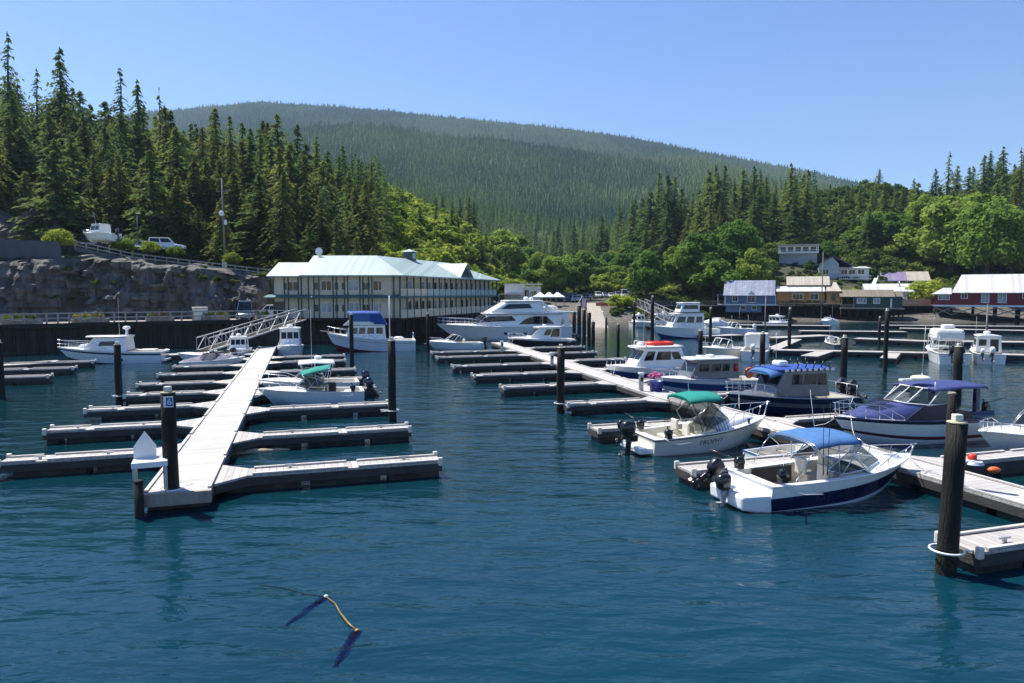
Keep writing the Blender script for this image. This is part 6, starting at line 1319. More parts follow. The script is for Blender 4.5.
def gable_roof(par, x0, x1, y0, y1, ze, zr, ov, m, th=.14, axis='x', name='roof', hip0=0., hip1=0., trim='wframe'):
    """ridge along local x; hip0/hip1 pull the ridge ends inward"""
    mb = MB(); ym = (y0+y1)/2; sl = (zr-ze)/(ym-y0); a, b = x0-ov, x1+ov; e0, e1 = y0-ov, y1+ov; zz = ze-sl*ov
    P = [Vector((a, e0, zz)), Vector((b, e0, zz)), Vector((b, e1, zz)), Vector((a, e1, zz)), Vector((a+hip0+(ov if hip0 else 0), ym, zr)), Vector((b-hip1-(ov if hip1 else 0), ym, zr))]
    Q = [p+Vector((0, 0, th)) for p in P]
    mb.add(P+Q, [(6, 7, 11, 10), (8, 9, 10, 11), (9, 6, 10), (7, 8, 11), (1, 0, 4, 5), (3, 2, 5, 4), (0, 3, 4), (2, 1, 5), (0, 1, 7, 6), (1, 2, 8, 7), (2, 3, 9, 8), (3, 0, 6, 9)])
    return mb.build(name, M[m], par)
def piles(par, xs, ys, z0, z1, r=.17, brace=False):
    for y in ys:
        for x in xs: MB().tube([(x, y, z0), (x, y, z1)], r, 8).build('pile', M['dwood'], par)
    if brace:
        bm_ = MB()
        for y in ys[:1]:
            for a, b in zip(xs[:-1], xs[1:]): bm_.bar((a, y-.2, z1-.25), (b, y-.2, z0+1.6), .08, .2); bm_.bar((a, y-.2, z0+1.6), (b, y-.26, z1-.25), .08, .2)
        bm_.build('cross_brace', M['wood'], par)
# --- hotel
cA = atY(400.5, 318, 87.0); zf = 3.2
HT = thing('hotel', 'two storey cream hotel with seafoam green metal roof standing on piles over the water', 'hotel', (cA.x, cA.y, 0))
xm, xl = -12.0, -16.6          # main part and lower left part, front wall on y=0
ze, z2 = 8.75, 6.05
MB().box(xm, 0, .9, 11.5, zf, ze).build('wall', M['cream'], HT); MB().box(xl, xm, 1.2, 9.5, zf, ze-.15).build('wall', M['cream'], HT)
bt_ = MB()
for x in (-11.9, -11.2, -10.55, -8.75, -8.3, -7.3, -6.85, -5.3, -4.9, -4.2, -3.75, -2.2, -1.75, -.95, -.1): bt_.box(x-.06, x+.06, .78, .9, zf, ze)
for x in (-16.5, -15.1, -14.6, -13.3, -12.9): bt_.box(x-.06, x+.06, 1.08, 1.2, zf, ze-.15)
bt_.build('batten_trim', M['tealtrim'], HT)
for i, (xc, lo) in enumerate([(-9.6, 'curtain'), (-6.1, 'curtain'), (-2.95, 'curtain')]):
    for z0, hh, m_ in ((zf+.75, 1.15, lo), (zf+3.55, 1.15, ['window', 'curtain', 'window'][i])):
        win(HT, xc, .9, z0, 1.25, hh, m_, 'wframe', .07, 1)
        for dx in (-1.32, 1.3): win(HT, xc+dx, .9, z0+.15, .32, .75, 'window', 'tealtrim', .05)
win(HT, -14.0, 1.2, zf+3.5, 1.3, 1.1, 'window', 'wframe', .07, 1); win(HT, -15.0, 1.2, zf+3.7, .3, .7, 'window', 'tealtrim', .05); win(HT, -15.9, 1.2, zf+.5, 1.1, 1.5, 'window', 'tealtrim', .1)
sk = MB(); sk.hexa([(xl-.8, -.1, z2-.3), (0.1, -.25, z2-.3), (.0, .9, z2-.3), (xl-.6, 1.2, z2-.3), (xl-.8, -.1, z2-.18), (.1, -.25, z2-.18), (0, .9, z2+.15), (xl-.6, 1.2, z2+.15)]); sk.build('skirt_roof', M['tealskirt'], HT)
MB().hexa([(xl-.3, -.1, zf-.28), (0, -.1, zf-.28), (0, 11.5, zf-.28), (xl-.3, 11.5, zf-.28), (xl-.3, -.1, zf-.02), (0, -.1, zf-.02), (0, 11.5, zf-.02), (xl-.3, 11.5, zf-.02)]).build('floor_deck', M['dwood'], HT)
rl_ = MB(); rl_.bar((xl-2.0, -.05, zf+1.0), (xm+.3, -.05, zf+1.0), .07, .08)
for x in np.linspace(xl-2.0, xm+.3, 8): rl_.bar((x, -.05, zf-.2), (x, -.05, zf+1.0), .07)
rl_.build('deck_railing', M['wframe'], HT)
gable_roof(HT, xl, xm-1.25, .8, 9.5, ze-.12, 10.35, .5, 'tealroof', .14)
piles(HT, list(np.linspace(xl+.3, -.4, 8)), [.3, 4.5], -4, zf-.2, .22)
MB().lathe([(.02, .1), (.35, .06), (.5, -.04), (.48, -.07), (.02, 0)], 14, (-11.9, 6.0, 12.0), 0, 'y').build('satellite_dish', M['gel'], HT); MB().tube([(-11.9, 6.1, 10.9), (-11.9, 6.1, 12.0)], .06, 6).build('dish_post', M['galv'], HT)
# right wing: its own frame, x along the facade away from us, facade on y=0 facing right
cB = atY(497, 311, 121.); d = cB-cA; wl_ = math.hypot(d.x, d.y); wz = math.atan2(d.y, d.x)
WG = bpy.data.objects.new('long_wing', None)
wm_ = MB(); wm_.box(.0, wl_, .02, 11.5, zf, ze-.02)
# gallery: shallow recess is made by posts and rail panels standing 1.3 m in front of the wall
RW = Matrix.Translation((0, 0, 0)) @ Matrix.Rotation(wz, 4, 'Z')
def wing(mb, name, m, par=HT): mb.xf(RW); return mb.build(name, m if isinstance(m, list) else M[m], par)
w0 = MB(); w0.box(0.0, wl_, 1.25, 11.5, zf, ze-.02); wing(w0, 'wall', 'cream')
NB = 18; bw = wl_/NB
pm = MB()
for i in range(NB+1): x = min(max(i*bw, .08), wl_-.08); pm.box(x-.08, x+.08, 0, .16, zf-.1, ze-.05)
wing(pm, 'gallery_post', 'tealtrim')
fl_ = MB(); fl_.box(-.1, wl_+.1, -.25, 1.25, z2-.3, z2-.05); wing(fl_, 'gallery_floor', 'tealskirt'); fl_ = MB(); fl_.box(0, wl_, -.1, 11.5, zf-.28, zf-.03); wing(fl_, 'floor_deck', 'dwood')
u = MB(); l_ = MB(); ub = MB()
for i in range(NB):
    a, b = i*bw+.1, (i+1)*bw-.1
    (u if i > 3 else ub).box(a, b, .04, .09, z2-.04, z2+.92); l_.box(a, b, .04, .09, zf-.02, zf+1.05)
wing(u, 'upper_rail_panels', 'tealpan'); wing(ub, 'upper_rail_panels', 'creamd'); wing(l_, 'lower_rail_panels', 'creamd')
for i in range(NB):
    for z0 in (zf+.95, z2+.75):
        if random.random() < .9:
            m_ = MB(); x = (i+.5)*bw; ww, hh = .95, 1.15; y = 1.25
            m_.box(x-ww/2-.07, x-ww/2, y-.05, y-.002, z0-.07, z0+hh+.07, 1); m_.box(x+ww/2, x+ww/2+.07, y-.05, y-.002, z0-.07, z0+hh+.07, 1); m_.box(x-ww/2, x+ww/2, y-.05, y-.002, z0+hh, z0+hh+.07, 1); m_.box(x-ww/2, x+ww/2, y-.05, y-.002, z0-.07, z0, 1); m_.box(x-ww/2, x+ww/2, y-.02, y-.003, z0, z0+hh, 0)
            wing(m_, 'window', [M['window' if random.random() < .6 else 'curtain'], M['wframe']])
for i in range(NB+1):
    for y in (.2,):
        q = MB(); q.tube([(min(max(i*bw, .2), wl_-.2), y, -4), (min(max(i*bw, .2), wl_-.2), y, zf-.2)], .2, 8); wing(q, 'pile', 'dwood')
# one L-shaped roof: front slope, facade slope and the hip between them, hipped at the far end
dv = Vector((math.cos(wz), math.sin(wz), 0)); nv = Vector((-dv.y, dv.x, 0)); zr = 11.3; sl = (zr-ze)/6.; zo = ze-.6*sl
def wp_(s_, o_, z): q = dv*s_+nv*o_; return Vector((q.x, q.y, z))
s0 = (-.3+.6*nv.y)/dv.y; E0 = wp_(s0, -.6, zo); sr_ = (6.25-6*nv.y)/dv.y; R0 = wp_(sr_, 6, zr); E1 = wp_(wl_+.6, -.6, zo); E2 = wp_(wl_+.6, 12.6, zo); R1 = wp_(wl_-7.5, 6, zr)
F0 = Vector((xm-.7, -.3, zo)); F1 = Vector((xm-.7, 6.25, zr)); F2 = Vector((xm-.7, 12.8, zo)); sb_ = (12.8-12.6*nv.y)/dv.y; B0 = wp_(sb_, 12.6, zo)
P = [F0, E0, R0, F1, E1, R1, E2, B0, F2]; Q = [p+Vector((0, 0, .17)) for p in P]; k9 = [(0, 1, 2, 3), (1, 4, 5, 2), (4, 6, 5), (6, 7, 2, 5), (3, 2, 7, 8)]
r_ = MB(); r_.add(P+Q, [tuple(reversed(f_)) for f_ in k9]+[tuple(i+9 for i in f_) for f_ in k9]+[(a, b, b+9, a+9) for a, b in ((0, 1), (1, 4), (4, 6), (6, 7), (7, 8), (8, 3), (3, 0))]); r_.build('roof', M['tealroof'], HT)
# gabled dormer facing right and cupola on the wing roof
gx = wl_*.60; gd = MB(); gd.prism([(gx-2.4, .15, ze+.1), (gx+2.4, .15, ze+.1), (gx, .15, ze+2.0)], (0, .12, 0)); wing(gd, 'gable_wall', 'tealtrim')
gr_ = MB()
for s in (-1, 1):
    gr_.hexa([(gx+s*2.7, -.3, ze-.1), (gx, -.3, ze+2.1), (gx, 6, ze+2.1), (gx+s*2.7, 3.0, ze+.9)]+[(gx+s*2.7, -.3, ze+.06), (gx, -.3, ze+2.26), (gx, 6, ze+2.26), (gx+s*2.7, 3.0, ze+1.06)])
wing(gr_, 'gable_roof', 'tealroof')
cx_ = wl_*.40; cu = MB(); cu.box(cx_-.7, cx_+.7, 5.3, 6.7, zr-.5, zr+1.2); wing(cu, 'cupola', 'tealtrim')
cu = MB(); cu.add([(cx_-.95, 5.05, zr+1.2), (cx_+.95, 5.05, zr+1.2), (cx_+.95, 6.95, zr+1.2), (cx_-.95, 6.95, zr+1.2), (cx_, 6, zr+1.65)], [(0, 1, 4), (1, 2, 4), (2, 3, 4), (3, 0, 4), (3, 2, 1, 0)]); wing(cu, 'cupola_roof', 'tealroof')
cu = MB(); cu.box(cx_-.5, cx_+.5, 5.26, 5.298, zr+.2, zr+1.0); wing(cu, 'cupola_louvre', 'tealpan')
# --- village houses: local x along the front, y into the hill
def house(label, cat, pxL, pxR, Y, name='house', rot=-.36):
    a, b = atY(pxL, 300, Y), atY(pxR, 300, Y); t = thing(name, label, cat, (a.x, a.y, 0), rot); return t, b.x-a.x, Y/683.
def zpy(py, Y): return H+(293-py)/683*Y
# blue house
t, w, k = house('blue clapboard house on piles with white window trim and blue grey roof', 'house', 725, 772.6, 156)
z0, z1, z2_, zr = zpy(312, 156), zpy(304.6, 156), zpy(294.7, 156), zpy(281.2, 160)
MB().box(0, w, 0, 8.5, z1, z2_).build('wall', M['bluewall'], t); MB().box(.2, w*.72, .3, 6, z0, z1-.01).build('lower_wall', M['bluewall'], t)
MB().box(-.1, w+.1, -.14, -.003, z1-.12, z1+.16).build('floor_trim', M['wframe'], t); MB().box(-1.7, -.02, .4, 4, z1-.12, z1+.06).build('porch_floor', M['wframe'], t)
for x in (-1.6, -.15): MB().box(x-.07, x+.07, .45, .6, z1+.06, z2_).build('porch_post', M['wframe'], t)
for x in (.06, w-.06): MB().box(x-.09, x+.09, -.05, -.004, z1+.17, z2_).build('corner_board', M['wframe'], t)
gable_roof(t, -.0, w-.6, 0, 8.5, z2_, zr, .4, 'bluegreyroof'); gm = MB(); gm.prism([(w-.62, .02, z2_), (w-.62, 8.48, z2_), (w-.62, 4.25, zr-.1)], (.3, 0, 0)); gm.build('gable_wall', M['bluewall'], t)
vr = MB(); vr.box(-2.0, -.05, .2, 4.2, z2_-.05, z2_+.08); vr.build('porch_roof', M['bluegreyroof'], t)
win(t, w*.2, 0, z1+.75, 1.0, 1.35, 'window', 'wframe', .12, 1); win(t, w*.52, 0, z1+.6, 1.5, 1.5, 'window', 'wframe', .14, 1)
pk = MB(); pk.prism([(w*.52-.9, -.08, z1+2.25), (w*.52+.9, -.08, z1+2.25), (w*.52, -.08, z1+3.15)], (0, .07, 0)); pk.build('window_pediment', M['wframe'], t)
win(t, w*.36, .3, z0+.6, .9, .8, 'window', 'wframe', .1); win(t, w*.58, .3, z0+.6, .9, .8, 'window', 'wframe', .1)
piles(t, [.3, w*.3, w*.6, w-.3], [.6, 5], 0, z1-.1, .16)
# yellow house
t, w, k = house('ochre yellow house with stepped beige roofs and a flowered deck', 'house', 777, 834, 163)
f = w/57; X = lambda px: (px-777)*f; zb, ze_ = zpy(303, 163), zpy(291.6, 163)
MB().box(X(777), X(820), 0, 5, zb, ze_-.05).build('wall', M['yellowwall'], t); MB().box(X(787), X(824), 2.6, 9, ze_-.04, zpy(284.8, 166)).build('clerestory_wall', M['tanwall'], t)
gable_roof(t, X(787), X(824.5), 2.6, 9.5, zpy(285, 166), zpy(277.3, 169), .3, 'beigeroof', name='upper_roof')
pr = MB(); pr.hexa([(X(776), -.5, ze_-.1), (X(820.5), -.5, ze_-.1), (X(820.5), 2.7, ze_+1.1), (X(776), 2.7, ze_+1.1), (X(776), -.5, ze_+.06), (X(820.5), -.5, ze_+.06), (X(820.5), 2.7, ze_+1.26), (X(776), 2.7, ze_+1.26)]); pr.build('porch_roof', M['paleroof'], t)
MB().box(X(822), X(834), -.8, 6, zb, zpy(291, 162)).build('side_wing', M['yellowwall'], t)
sw_ = MB(); sw_.hexa([(X(821), -1.1, ze_-.05), (X(834.8), -1.1, ze_-.05), (X(832), 6, ze_+2.1), (X(824), 6, ze_+2.1), (X(821), -1.1, ze_+.1), (X(834.8), -1.1, ze_+.1), (X(832), 6, ze_+2.25), (X(824), 6, ze_+2.25)]); sw_.build('side_roof', M['beigeroof'], t)
win(t, X(796), 0, zb+.95, 2.2, 1.2, 'window', 'wframe', .12, 2); win(t, X(811), 0, zb+.95, 1.7, 1.2, 'window', 'wframe', .12, 1); win(t, X(828), -.8, zb+.5, 1., 1.7, 'window', 'tanwall', .1)
dk_ = MB(); dk_.box(X(778), X(835), -2.6, -.82, zb-.25, zb-.02); dk_.build('deck', M['tanwall'], t); rr_ = MB(); rr_.bar((X(778), -2.5, zb+.75), (X(835), -2.5, zb+.75), .08, .1)
for x in np.linspace(X(778.4), X(834.6), 26): rr_.bar((x, -2.5, zb-.1), (x, -2.5, zb+.75), .06)
rr_.build('deck_railing', M['tanwall'], t); piles(t, list(np.linspace(X(779), X(834), 8)), [-2.2], 0, zb-.2, .15)
V = []; F = []; o = 0
for j in range(7): v, f_ = PF[j % 3]; V.append(v+np.array([X(783+j*5.5), -2.2, zb-.1])); F.append(f_+o); o += len(v)
npmesh('deck_flowers', np.concatenate(V), np.concatenate(F), M['fl1'], t)
# green house
t, w, k = house('dark green cottage with two white framed windows and mossy brown roof on piles', 'house', 841, 895, 156)
f = w/54; X = lambda px: (px-841)*f; zb, ze_ = zpy(307.5, 156), zpy(296.4, 156)
MB().box(X(853), X(895), 0, 6, zb, ze_).build('wall', M['greenwall'], t); gable_roof(t, X(841.5), X(887), 0, 6, ze_, zpy(290.3, 159), .4, 'brownroof'); gable_roof(t, X(887.6), X(895.5), .6, 5.4, ze_-.55, zpy(292.8, 159), .25, 'brownroof', name='side_roof')
win(t, X(859.5), 0, zb+1.05, 1.7, 1.0, 'curtain', 'wframe', .14, 2); win(t, X(872.8), 0, zb+1.05, 1.1, 1.0, 'curtain', 'wframe', .14, 1); MB().box(X(884.6), X(886.2), -.06, -.003, zb+.05, zb+2.1).build('door', M['wframe'], t)
MB().box(X(840), X(896), -1.4, 6, zb-.3, zb-.02).build('deck', M['wood'], t); rr_ = MB(); rr_.bar((X(840), -1.3, zb+.7), (X(853), -1.3, zb+.7), .1, .14); [rr_.bar((x, -1.3, zb), (x, -1.3, zb+.7), .08) for x in np.linspace(X(840.3), X(852.6), 9)]; rr_.build('deck_railing', M['wood'], t)
for px in (841.8, 852.3): MB().box(X(px)-.08, X(px)+.08, .02, .2, zb, ze_).build('porch_post', M['wood'], t)
piles(t, list(np.linspace(X(841), X(895), 8)), [-1.0, 4], 0, zb-.3, .16)
# long white building
t, w, k = house('long low white building with white metal roof behind the dark green cottage', 'building', 866, 918, 171, 'building')
zb, ze_ = zpy(301, 171), zpy(291, 171); MB().box(0, w, 0, 7, zb-.6, ze_).build('wall', M['whitewall'], t); gable_roof(t, 0, w, 0, 7, ze_, zpy(284.4, 175), .5, 'whiteroof')
for u_, ww, mm in ((.3, 1.1, 'curtain'), (.45, .8, 'window'), (.62, 1.1, 'curtain'), (.8, .9, 'window')): win(t, w*u_, 0, zb+.9, ww, 1.1, mm, 'wframe', .08, 1)
MB().tube([(w*.58, 2.0, ze_+.5), (w*.58, 2.0, zpy(281.5, 173))], .14, 8).build('flue_pipe', M['galv'], t); MB().box(w*.7, w*.78, -.04, -.002, zb, zb+2).build('door', M['darkint'], t)
# purple roofed house
t, w, k = house('small house with purple grey and beige roof above the long white building', 'house', 882, 922, 186)
zb, ze_ = zpy(285, 186), zpy(280.4, 186); MB().box(.4, w-.6, 0, 7, zb-3, ze_).build('wall', M['whitewall'], t)
f = w/40; gable_roof(t, 0, w*.5-.01, 0, 7, ze_, zpy(272.6, 190), .4, 'purproof'); gable_roof(t, w*.5+.83, w, 0, 7, ze_, zpy(272.6, 190), .4, 'beigeroof')
for u_ in (.25, .45, .62, .8): win(t, w*u_, 0, ze_-1.25, 1.2, .9, 'window', 'greenwall', .1, 1)
# grey house with outside stair
t, w, k = house('pale grey house with a steep gable and white outside stair on the slope', 'house', 818, 863, 186)
f = w/45; X = lambda px: (px-818)*f; zb = zpy(279, 186)
MB().box(0, X(835.9), 0, 8, zb-3, zpy(264.5, 186)).build('wall', M['greywall'], t); MB().box(X(836), X(863), .6, 8, zb-2, zpy(268.6, 186)).build('wall', M['greywall'], t)
gb = MB(); zt, zw = zpy(256.8, 187), zpy(264.5, 186); gb.prism([(0.0, .05, zw), (X(836), .05, zw), (X(830), .05, zt-.25)], (0, .15, 0)); gb.build('gable_wall', M['greywall'], t)
rf = MB()
for a, b in (((-.4, zw-.15), (X(830), zt)), ((X(830), zt), (X(848), zpy(266.6, 188)))): rf.hexa([(a[0], -.3, a[1]), (b[0], -.3, b[1]), (b[0], 8.4, b[1]), (a[0], 8.4, a[1]), (a[0], -.3, a[1]+.15), (b[0], -.3, b[1]+.15), (b[0], 8.4, b[1]+.15), (a[0], 8.4, a[1]+.15)])
rf.build('steep_roof', M['purproof'], t)
MB().hexa([(X(834), -.2, zpy(268.6, 186)), (X(865), -.2, zpy(269.3, 186)), (X(863), 8, zpy(267, 186)), (X(836), 8, zpy(266.5, 186)), (X(834), -.2, zpy(268.0, 186)), (X(865), -.2, zpy(268.7, 186)), (X(863), 8, zpy(266.2, 186)), (X(836), 8, zpy(265.7, 186))]).build('low_roof', M['paleroof'], t)
win(t, X(824), 0, zb+1.2, 1.4, 1.3, 'window', 'wframe', .1, 1)
for px in (841, 848, 856): win(t, X(px), .6, zb+1.2, 1.5, 1.2, 'window', 'wframe', .1, 1)
MB().box(X(836), X(864), -1.6, .59, zb-.2, zb-.02).build('balcony', M['wframe'], t); rr_ = MB(); rr_.bar((X(836), -1.55, zb+.8), (X(864), -1.55, zb+.8), .08, .1); [rr_.bar((x, -1.55, zb), (x, -1.55, zb+.8), .05) for x in np.linspace(X(836.2), X(863.8), 16)]; rr_.build('balcony_railing', M['wframe'], t)
st = MB(); p, q = Vector((X(868.5), -1.2, zb)), Vector((X(864), -4.6, zpy(287, 181))); st.bar(p, q, .9, .2); st.bar(p+Vector((.5, 0, .8)), q+Vector((.5, 0, .8)), .07, .1); [st.bar(p.lerp(q, i/6)+Vector((.5, 0, 0)), p.lerp(q, i/6)+Vector((.5, 0, .8)), .06) for i in range(7)]; st.build('stair', M['wframe'], t)
# high white house
t, w, k = house('flat roofed white house with a window band high among the trees', 'house', 778, 812.5, 198)
zb, zt = zpy(259, 198), zpy(246.8, 198); MB().box(0, w, 0, 8, zb-4, zt).build('wall', M['greywall'], t); MB().box(-.5, w+.5, -.6, 8.4, zt+.01, zt+.45).build('roof', M['beigeroof'], t)
MB().box(-.3, w+.3, -1.6, -.02, zb+1.35, zb+1.75).build('balcony', M['wframe'], t); rr_ = MB(); rr_.bar((-.3, -1.55, zb+2.3), (w+.3, -1.55, zb+2.3), .07, .08); rr_.build('balcony_railing', M['wframe'], t)
for i in range(5): win(t, w*(.1+.2*i), 0, zb+1.95, w*.15, 1.35, 'window', 'wframe', .1)
for x in (-.2, w+.2): MB().box(x-.09, x+.09, -1.5, -1.32, zb+1.75, zt).build('post', M['wframe'], t)
# red boathouse
t, w, k = house('long barn red boathouse with white metal roof on tall braced piles', 'boathouse', 951.5, 1100, 152, 'boathouse', -.56)
f = w/148.5; X = lambda px: (px-951.5)*f; zb, ze_ = zpy(305, 152), zpy(291.7, 152)
MB().box(0, w, 0, 12, zb, ze_).build('wall', M['redwall'], t); gable_roof(t, .6, w, 0, 12, ze_, zpy(275.6, 158), .55, 'whiteroof', hip0=1.2)
MB().box(X(937), -.01, .3, 7, zb, zpy(294.6, 152)).build('annex_wall', M['redwall'], t)
an = MB(); zA = zpy(294.4, 152); an.hexa([(X(934.3), -.3, zA-.05), (-.02, -.3, zA-.05), (-.02, 7, zpy(288.5, 157)), (X(944), 7, zpy(288.5, 157)), (X(934.3), -.3, zA+.1), (-.02, -.3, zA+.1), (-.02, 7, zpy(288.5, 157)+.15), (X(944), 7, zpy(288.5, 157)+.15)]); an.build('annex_roof', M['whiteroof'], t)
MB().box(X(936), w+.3, -.25, -.003, zb-.35, zb+.05).build('floor_trim', M['wframe'], t); MB().box(X(936), w, 0, 12, zb-.32, zb-.02).build('floor_deck', M['dwood'], t)
win(t, X(945), .3, zpy(299.4, 152), 2.0, 1.0, 'curtain', 'wframe', .14, 2)
for px, y0_, y1_, ww, mu in ((962, 298, 293.6, 1.0, 1), (979.2, 302, 293.6, 1.2, 1), (992.8, 302, 293.6, 1.3, 1), (1011.3, 297.6, 293, 1.1, 0), (1040, 302, 293.6, 1.2, 1), (1060, 302, 293.6, 1.2, 1)): win(t, X(px), 0, zpy(y0_, 152), ww, zpy(y1_, 152)-zpy(y0_, 152), 'curtain' if px in (979.2, 992.8) else 'window', 'wframe', .15, mu)
piles(t, [X(937.5)]+list(np.linspace(X(952), w-.4, 9)), [.3, 4, 8], 0, zb-.3, .17, True)
# village boardwalk on piles
t = thing('village_boardwalk', 'dark boardwalk on piles joining the far shore houses', 'boardwalk', (0, 0, 0))
dkp = [atY(px, 300, 160.5) for px in (640, 700, 760, 840, 900, 938)]
m1 = MB(); m2 = MB(); m3 = MB()
for a, b in zip(dkp[:-1], dkp[1:]):
    m1.box(a.x, b.x, 159.5, 166, 3.35, 3.6); m2.box(a.x, b.x, 162.5, 162.7, .5, 3.34); m3.bar((a.x, 159.6, 4.5), (b.x, 159.6, 4.5), .1, .12); m3.bar((a.x, 159.6, 4.05), (b.x, 159.6, 4.05), .08, .1)
m1.build('deck', M['wood'], t); m2.build('plank_wall', M['dwood'], t)  # dark sheet added behind the piles, standing in for the under-deck shadow
for x in np.arange(dkp[0].x, dkp[-1].x, 2.4): m3.bar((x, 159.6, 3.5), (x, 159.6, 4.5), .1)
m3.build('railing', M['wood'], t)
for x in np.arange(dkp[0].x+.3, dkp[-1].x, 3.2): MB().tube([(x, 159.8, .2), (x, 159.8, 3.4)], .17, 8).build('pile', M['dwood'], t)
t = thing('garden_fence', 'tan board fence in front of the long white building', 'fence', atY(897, 304, 158.5)*Vector((1, 1, 0))+Vector((0, 0, 3.6)))
w = (931-897)/683*158; q = MB()
for i in range(40): x = w*i/40; q.box(x, x+w/40*.8, 0, .04, 0, 1.2+rnd(0, .35))
q.build('boards', M['tanwall'], t); q = MB(); q.box(0, w, .045, .1, .3, .4); q.box(0, w, .045, .1, .9, 1.0); q.build('cross_rail', M['tanwall'], t)
# tall thin poles in front of the houses
for px, y0, y1, lab in [(821, 322, 252, 'tall thin pole in front of the yellow house'), (765, 330, 296, 'thin pale pole standing at the blue house corner'), (986, 343, 305, 'pale pole in front of the boathouse piles')]:
    p = at(px, y0, 0); z = atY(px, y1, p.y).z; t = thing('mast_pole', lab, 'pole', (p.x, p.y, 0)); MB().tube([(0, 0, -2), (0, 0, z)], [.16, .09], 8).build('shaft', M['greybark'], t); MB().lathe([(.1, z), (.13, z+.05), (.02, z+.15)], 8).build('cap', M['greybark'], t)
# white building, tents and fence near the parking lot
t, w, k = house('white flat roofed building with a dark doorway right of the hotel', 'building', 504.5, 541, 168, 'building', 0.)
zb, zt = zpy(301, 168), zpy(285, 168); MB().box(0, w*.53, 0, 7, zb-1, zt).build('wall', M['whitewall'], t); MB().box(w*.53+.01, w, .5, 7, zb-1, zt-.4).build('wall', M['whitewall'], t); MB().box(-.3, w+.3, -.4, 7.3, zt+.005, zt+.3).build('roof', M['whiteroof'], t)
MB().box(w*.56, w*.66, .42, .495, zb, zt-1.2).build('doorway', M['darkint'], t); win(t, w*.8, .5, zb+1.2, 1.4, 1.2, 'window', 'wframe', .1, 1); pv_ = MB(); pv_.box(-1.5, w*.5, -3.2, -.02, zb+1.6, zb+1.75); pv_.build('awning', M['cloth'], t); [MB().box(x-.06, x+.06, -3.1, -2.98, zb-1, zb+1.6).build('awning_post', M['wframe'], t) for x in (-1.3, w*.2, w*.48)]
for px, Y, lab in [(540, 162, 'white peaked market tent nearest the white building'), (549, 160, 'middle white peaked market tent'), (557.5, 162, 'white peaked market tent on the right')]:
    p = atY(px, 300, Y); t = thing('market_tent', lab, 'tent', (p.x, Y, 3.4), 0, 'white tents by the parking lot'); m_ = MB(); n_ = 8
    m_.rings([[(1.7*a*s, 1.7*b*s, z) for a, b in ((-1, -1), (0, -1), (1, -1), (1, 0), (1, 1), (0, 1), (-1, 1), (-1, 0))] for s, z in ((1, 1.9), (1, 2.15), (.5, 2.6), (.12, 3.2))], 0, True, True, False); m_.build('canopy', M['cloth'], t)
    for a in (-1.6, 1.6):
        for b in (-1.6, 1.6): MB().tube([(a, b, 0), (a, b, 1.95)], .04, 6).build('leg', M['galv'], t)
t = thing('barrier_fence', 'orange red barrier fence along the parking lot edge', 'fence', atY(596, 306, 158)*Vector((1, 1, 0))+Vector((0, 0, 3.3))); w = 46/683*158
q = MB(); [q.box(w*i/12, w*i/12+w/13, -.05, .05, .15, .85+.1*(i % 2)) for i in range(12)]; q.build('panels', mat('faded_orange_red', (.42, .1, .04), .7, var=.3), t); q = MB(); [q.box(w*i/12-.05, w*i/12+.05, -.06, .06, -.5, 1.0) for i in range(13)]; q.build('posts', M['wood'], t)
plant(BRO, 4, pxY(621, 155), 155, 3.6, 'bright yellow green bush at the shore beside the boat slide', 'bush', 'leafy_bush', None, 1.5)
# launch ramp and boat slide
rp = MB(); A = [at(586, 303.5, 3.9), at(599, 303.5, 3.9)]; B = [at(591, 330, -.35), at(609, 330, -.35)]; C_ = [at(584, 299.5, 5.0), at(601, 299.5, 5.0)]
def up(v_, z): return Vector((v_.x, v_.y, z))
P = []
for f in np.linspace(0, 1, 10):
    a, b = A[0].lerp(B[0], f), A[1].lerp(B[1], f); Y = a.y; zz = max(gz(a.x, a.y, False), gz(b.x, b.y, False), 3.9+(-.35-3.9)*f)+.12; P.append([up(a, zz), up(b, zz), up(b, zz-.6), up(a, zz-.6)])
rp.rings(P, 0, True, True, False); tag(rp.build('launch_ramp', mat('pale_concrete_ramp', (.34, .3, .24), .9, var=.15, dirt=(.25, .22, .18), dscale=.4)), kind='structure')
t = thing('boat_slide', 'curved white slide running down into the water beside the launch ramp', 'slide', at(601, 325, 0)); sl_ = MB(); o = at(601, 325, 0); P = []
for f in np.linspace(0, 1, 12):
    c = atY(599+19*f**1.6, 312+13.5*f**.75, 152-12*f)-o; P.append([(c.x-.9, c.y, c.z), (c.x+.9, c.y, c.z), (c.x+.9, c.y, c.z+.25), (c.x-.9, c.y, c.z+.25)])
sl_.rings(P, 0, True, True, False); sl_.build('slide_bed', M['gel'], t); q = MB(); [q.tube([(p[0][0]+.9, p[0][1], p[0][2]), (p[0][0]+.9, p[0][1], p[0][2]-2.5)], .1, 6) for p in P[::4]]; q.build('support_post', M['wood'], t)
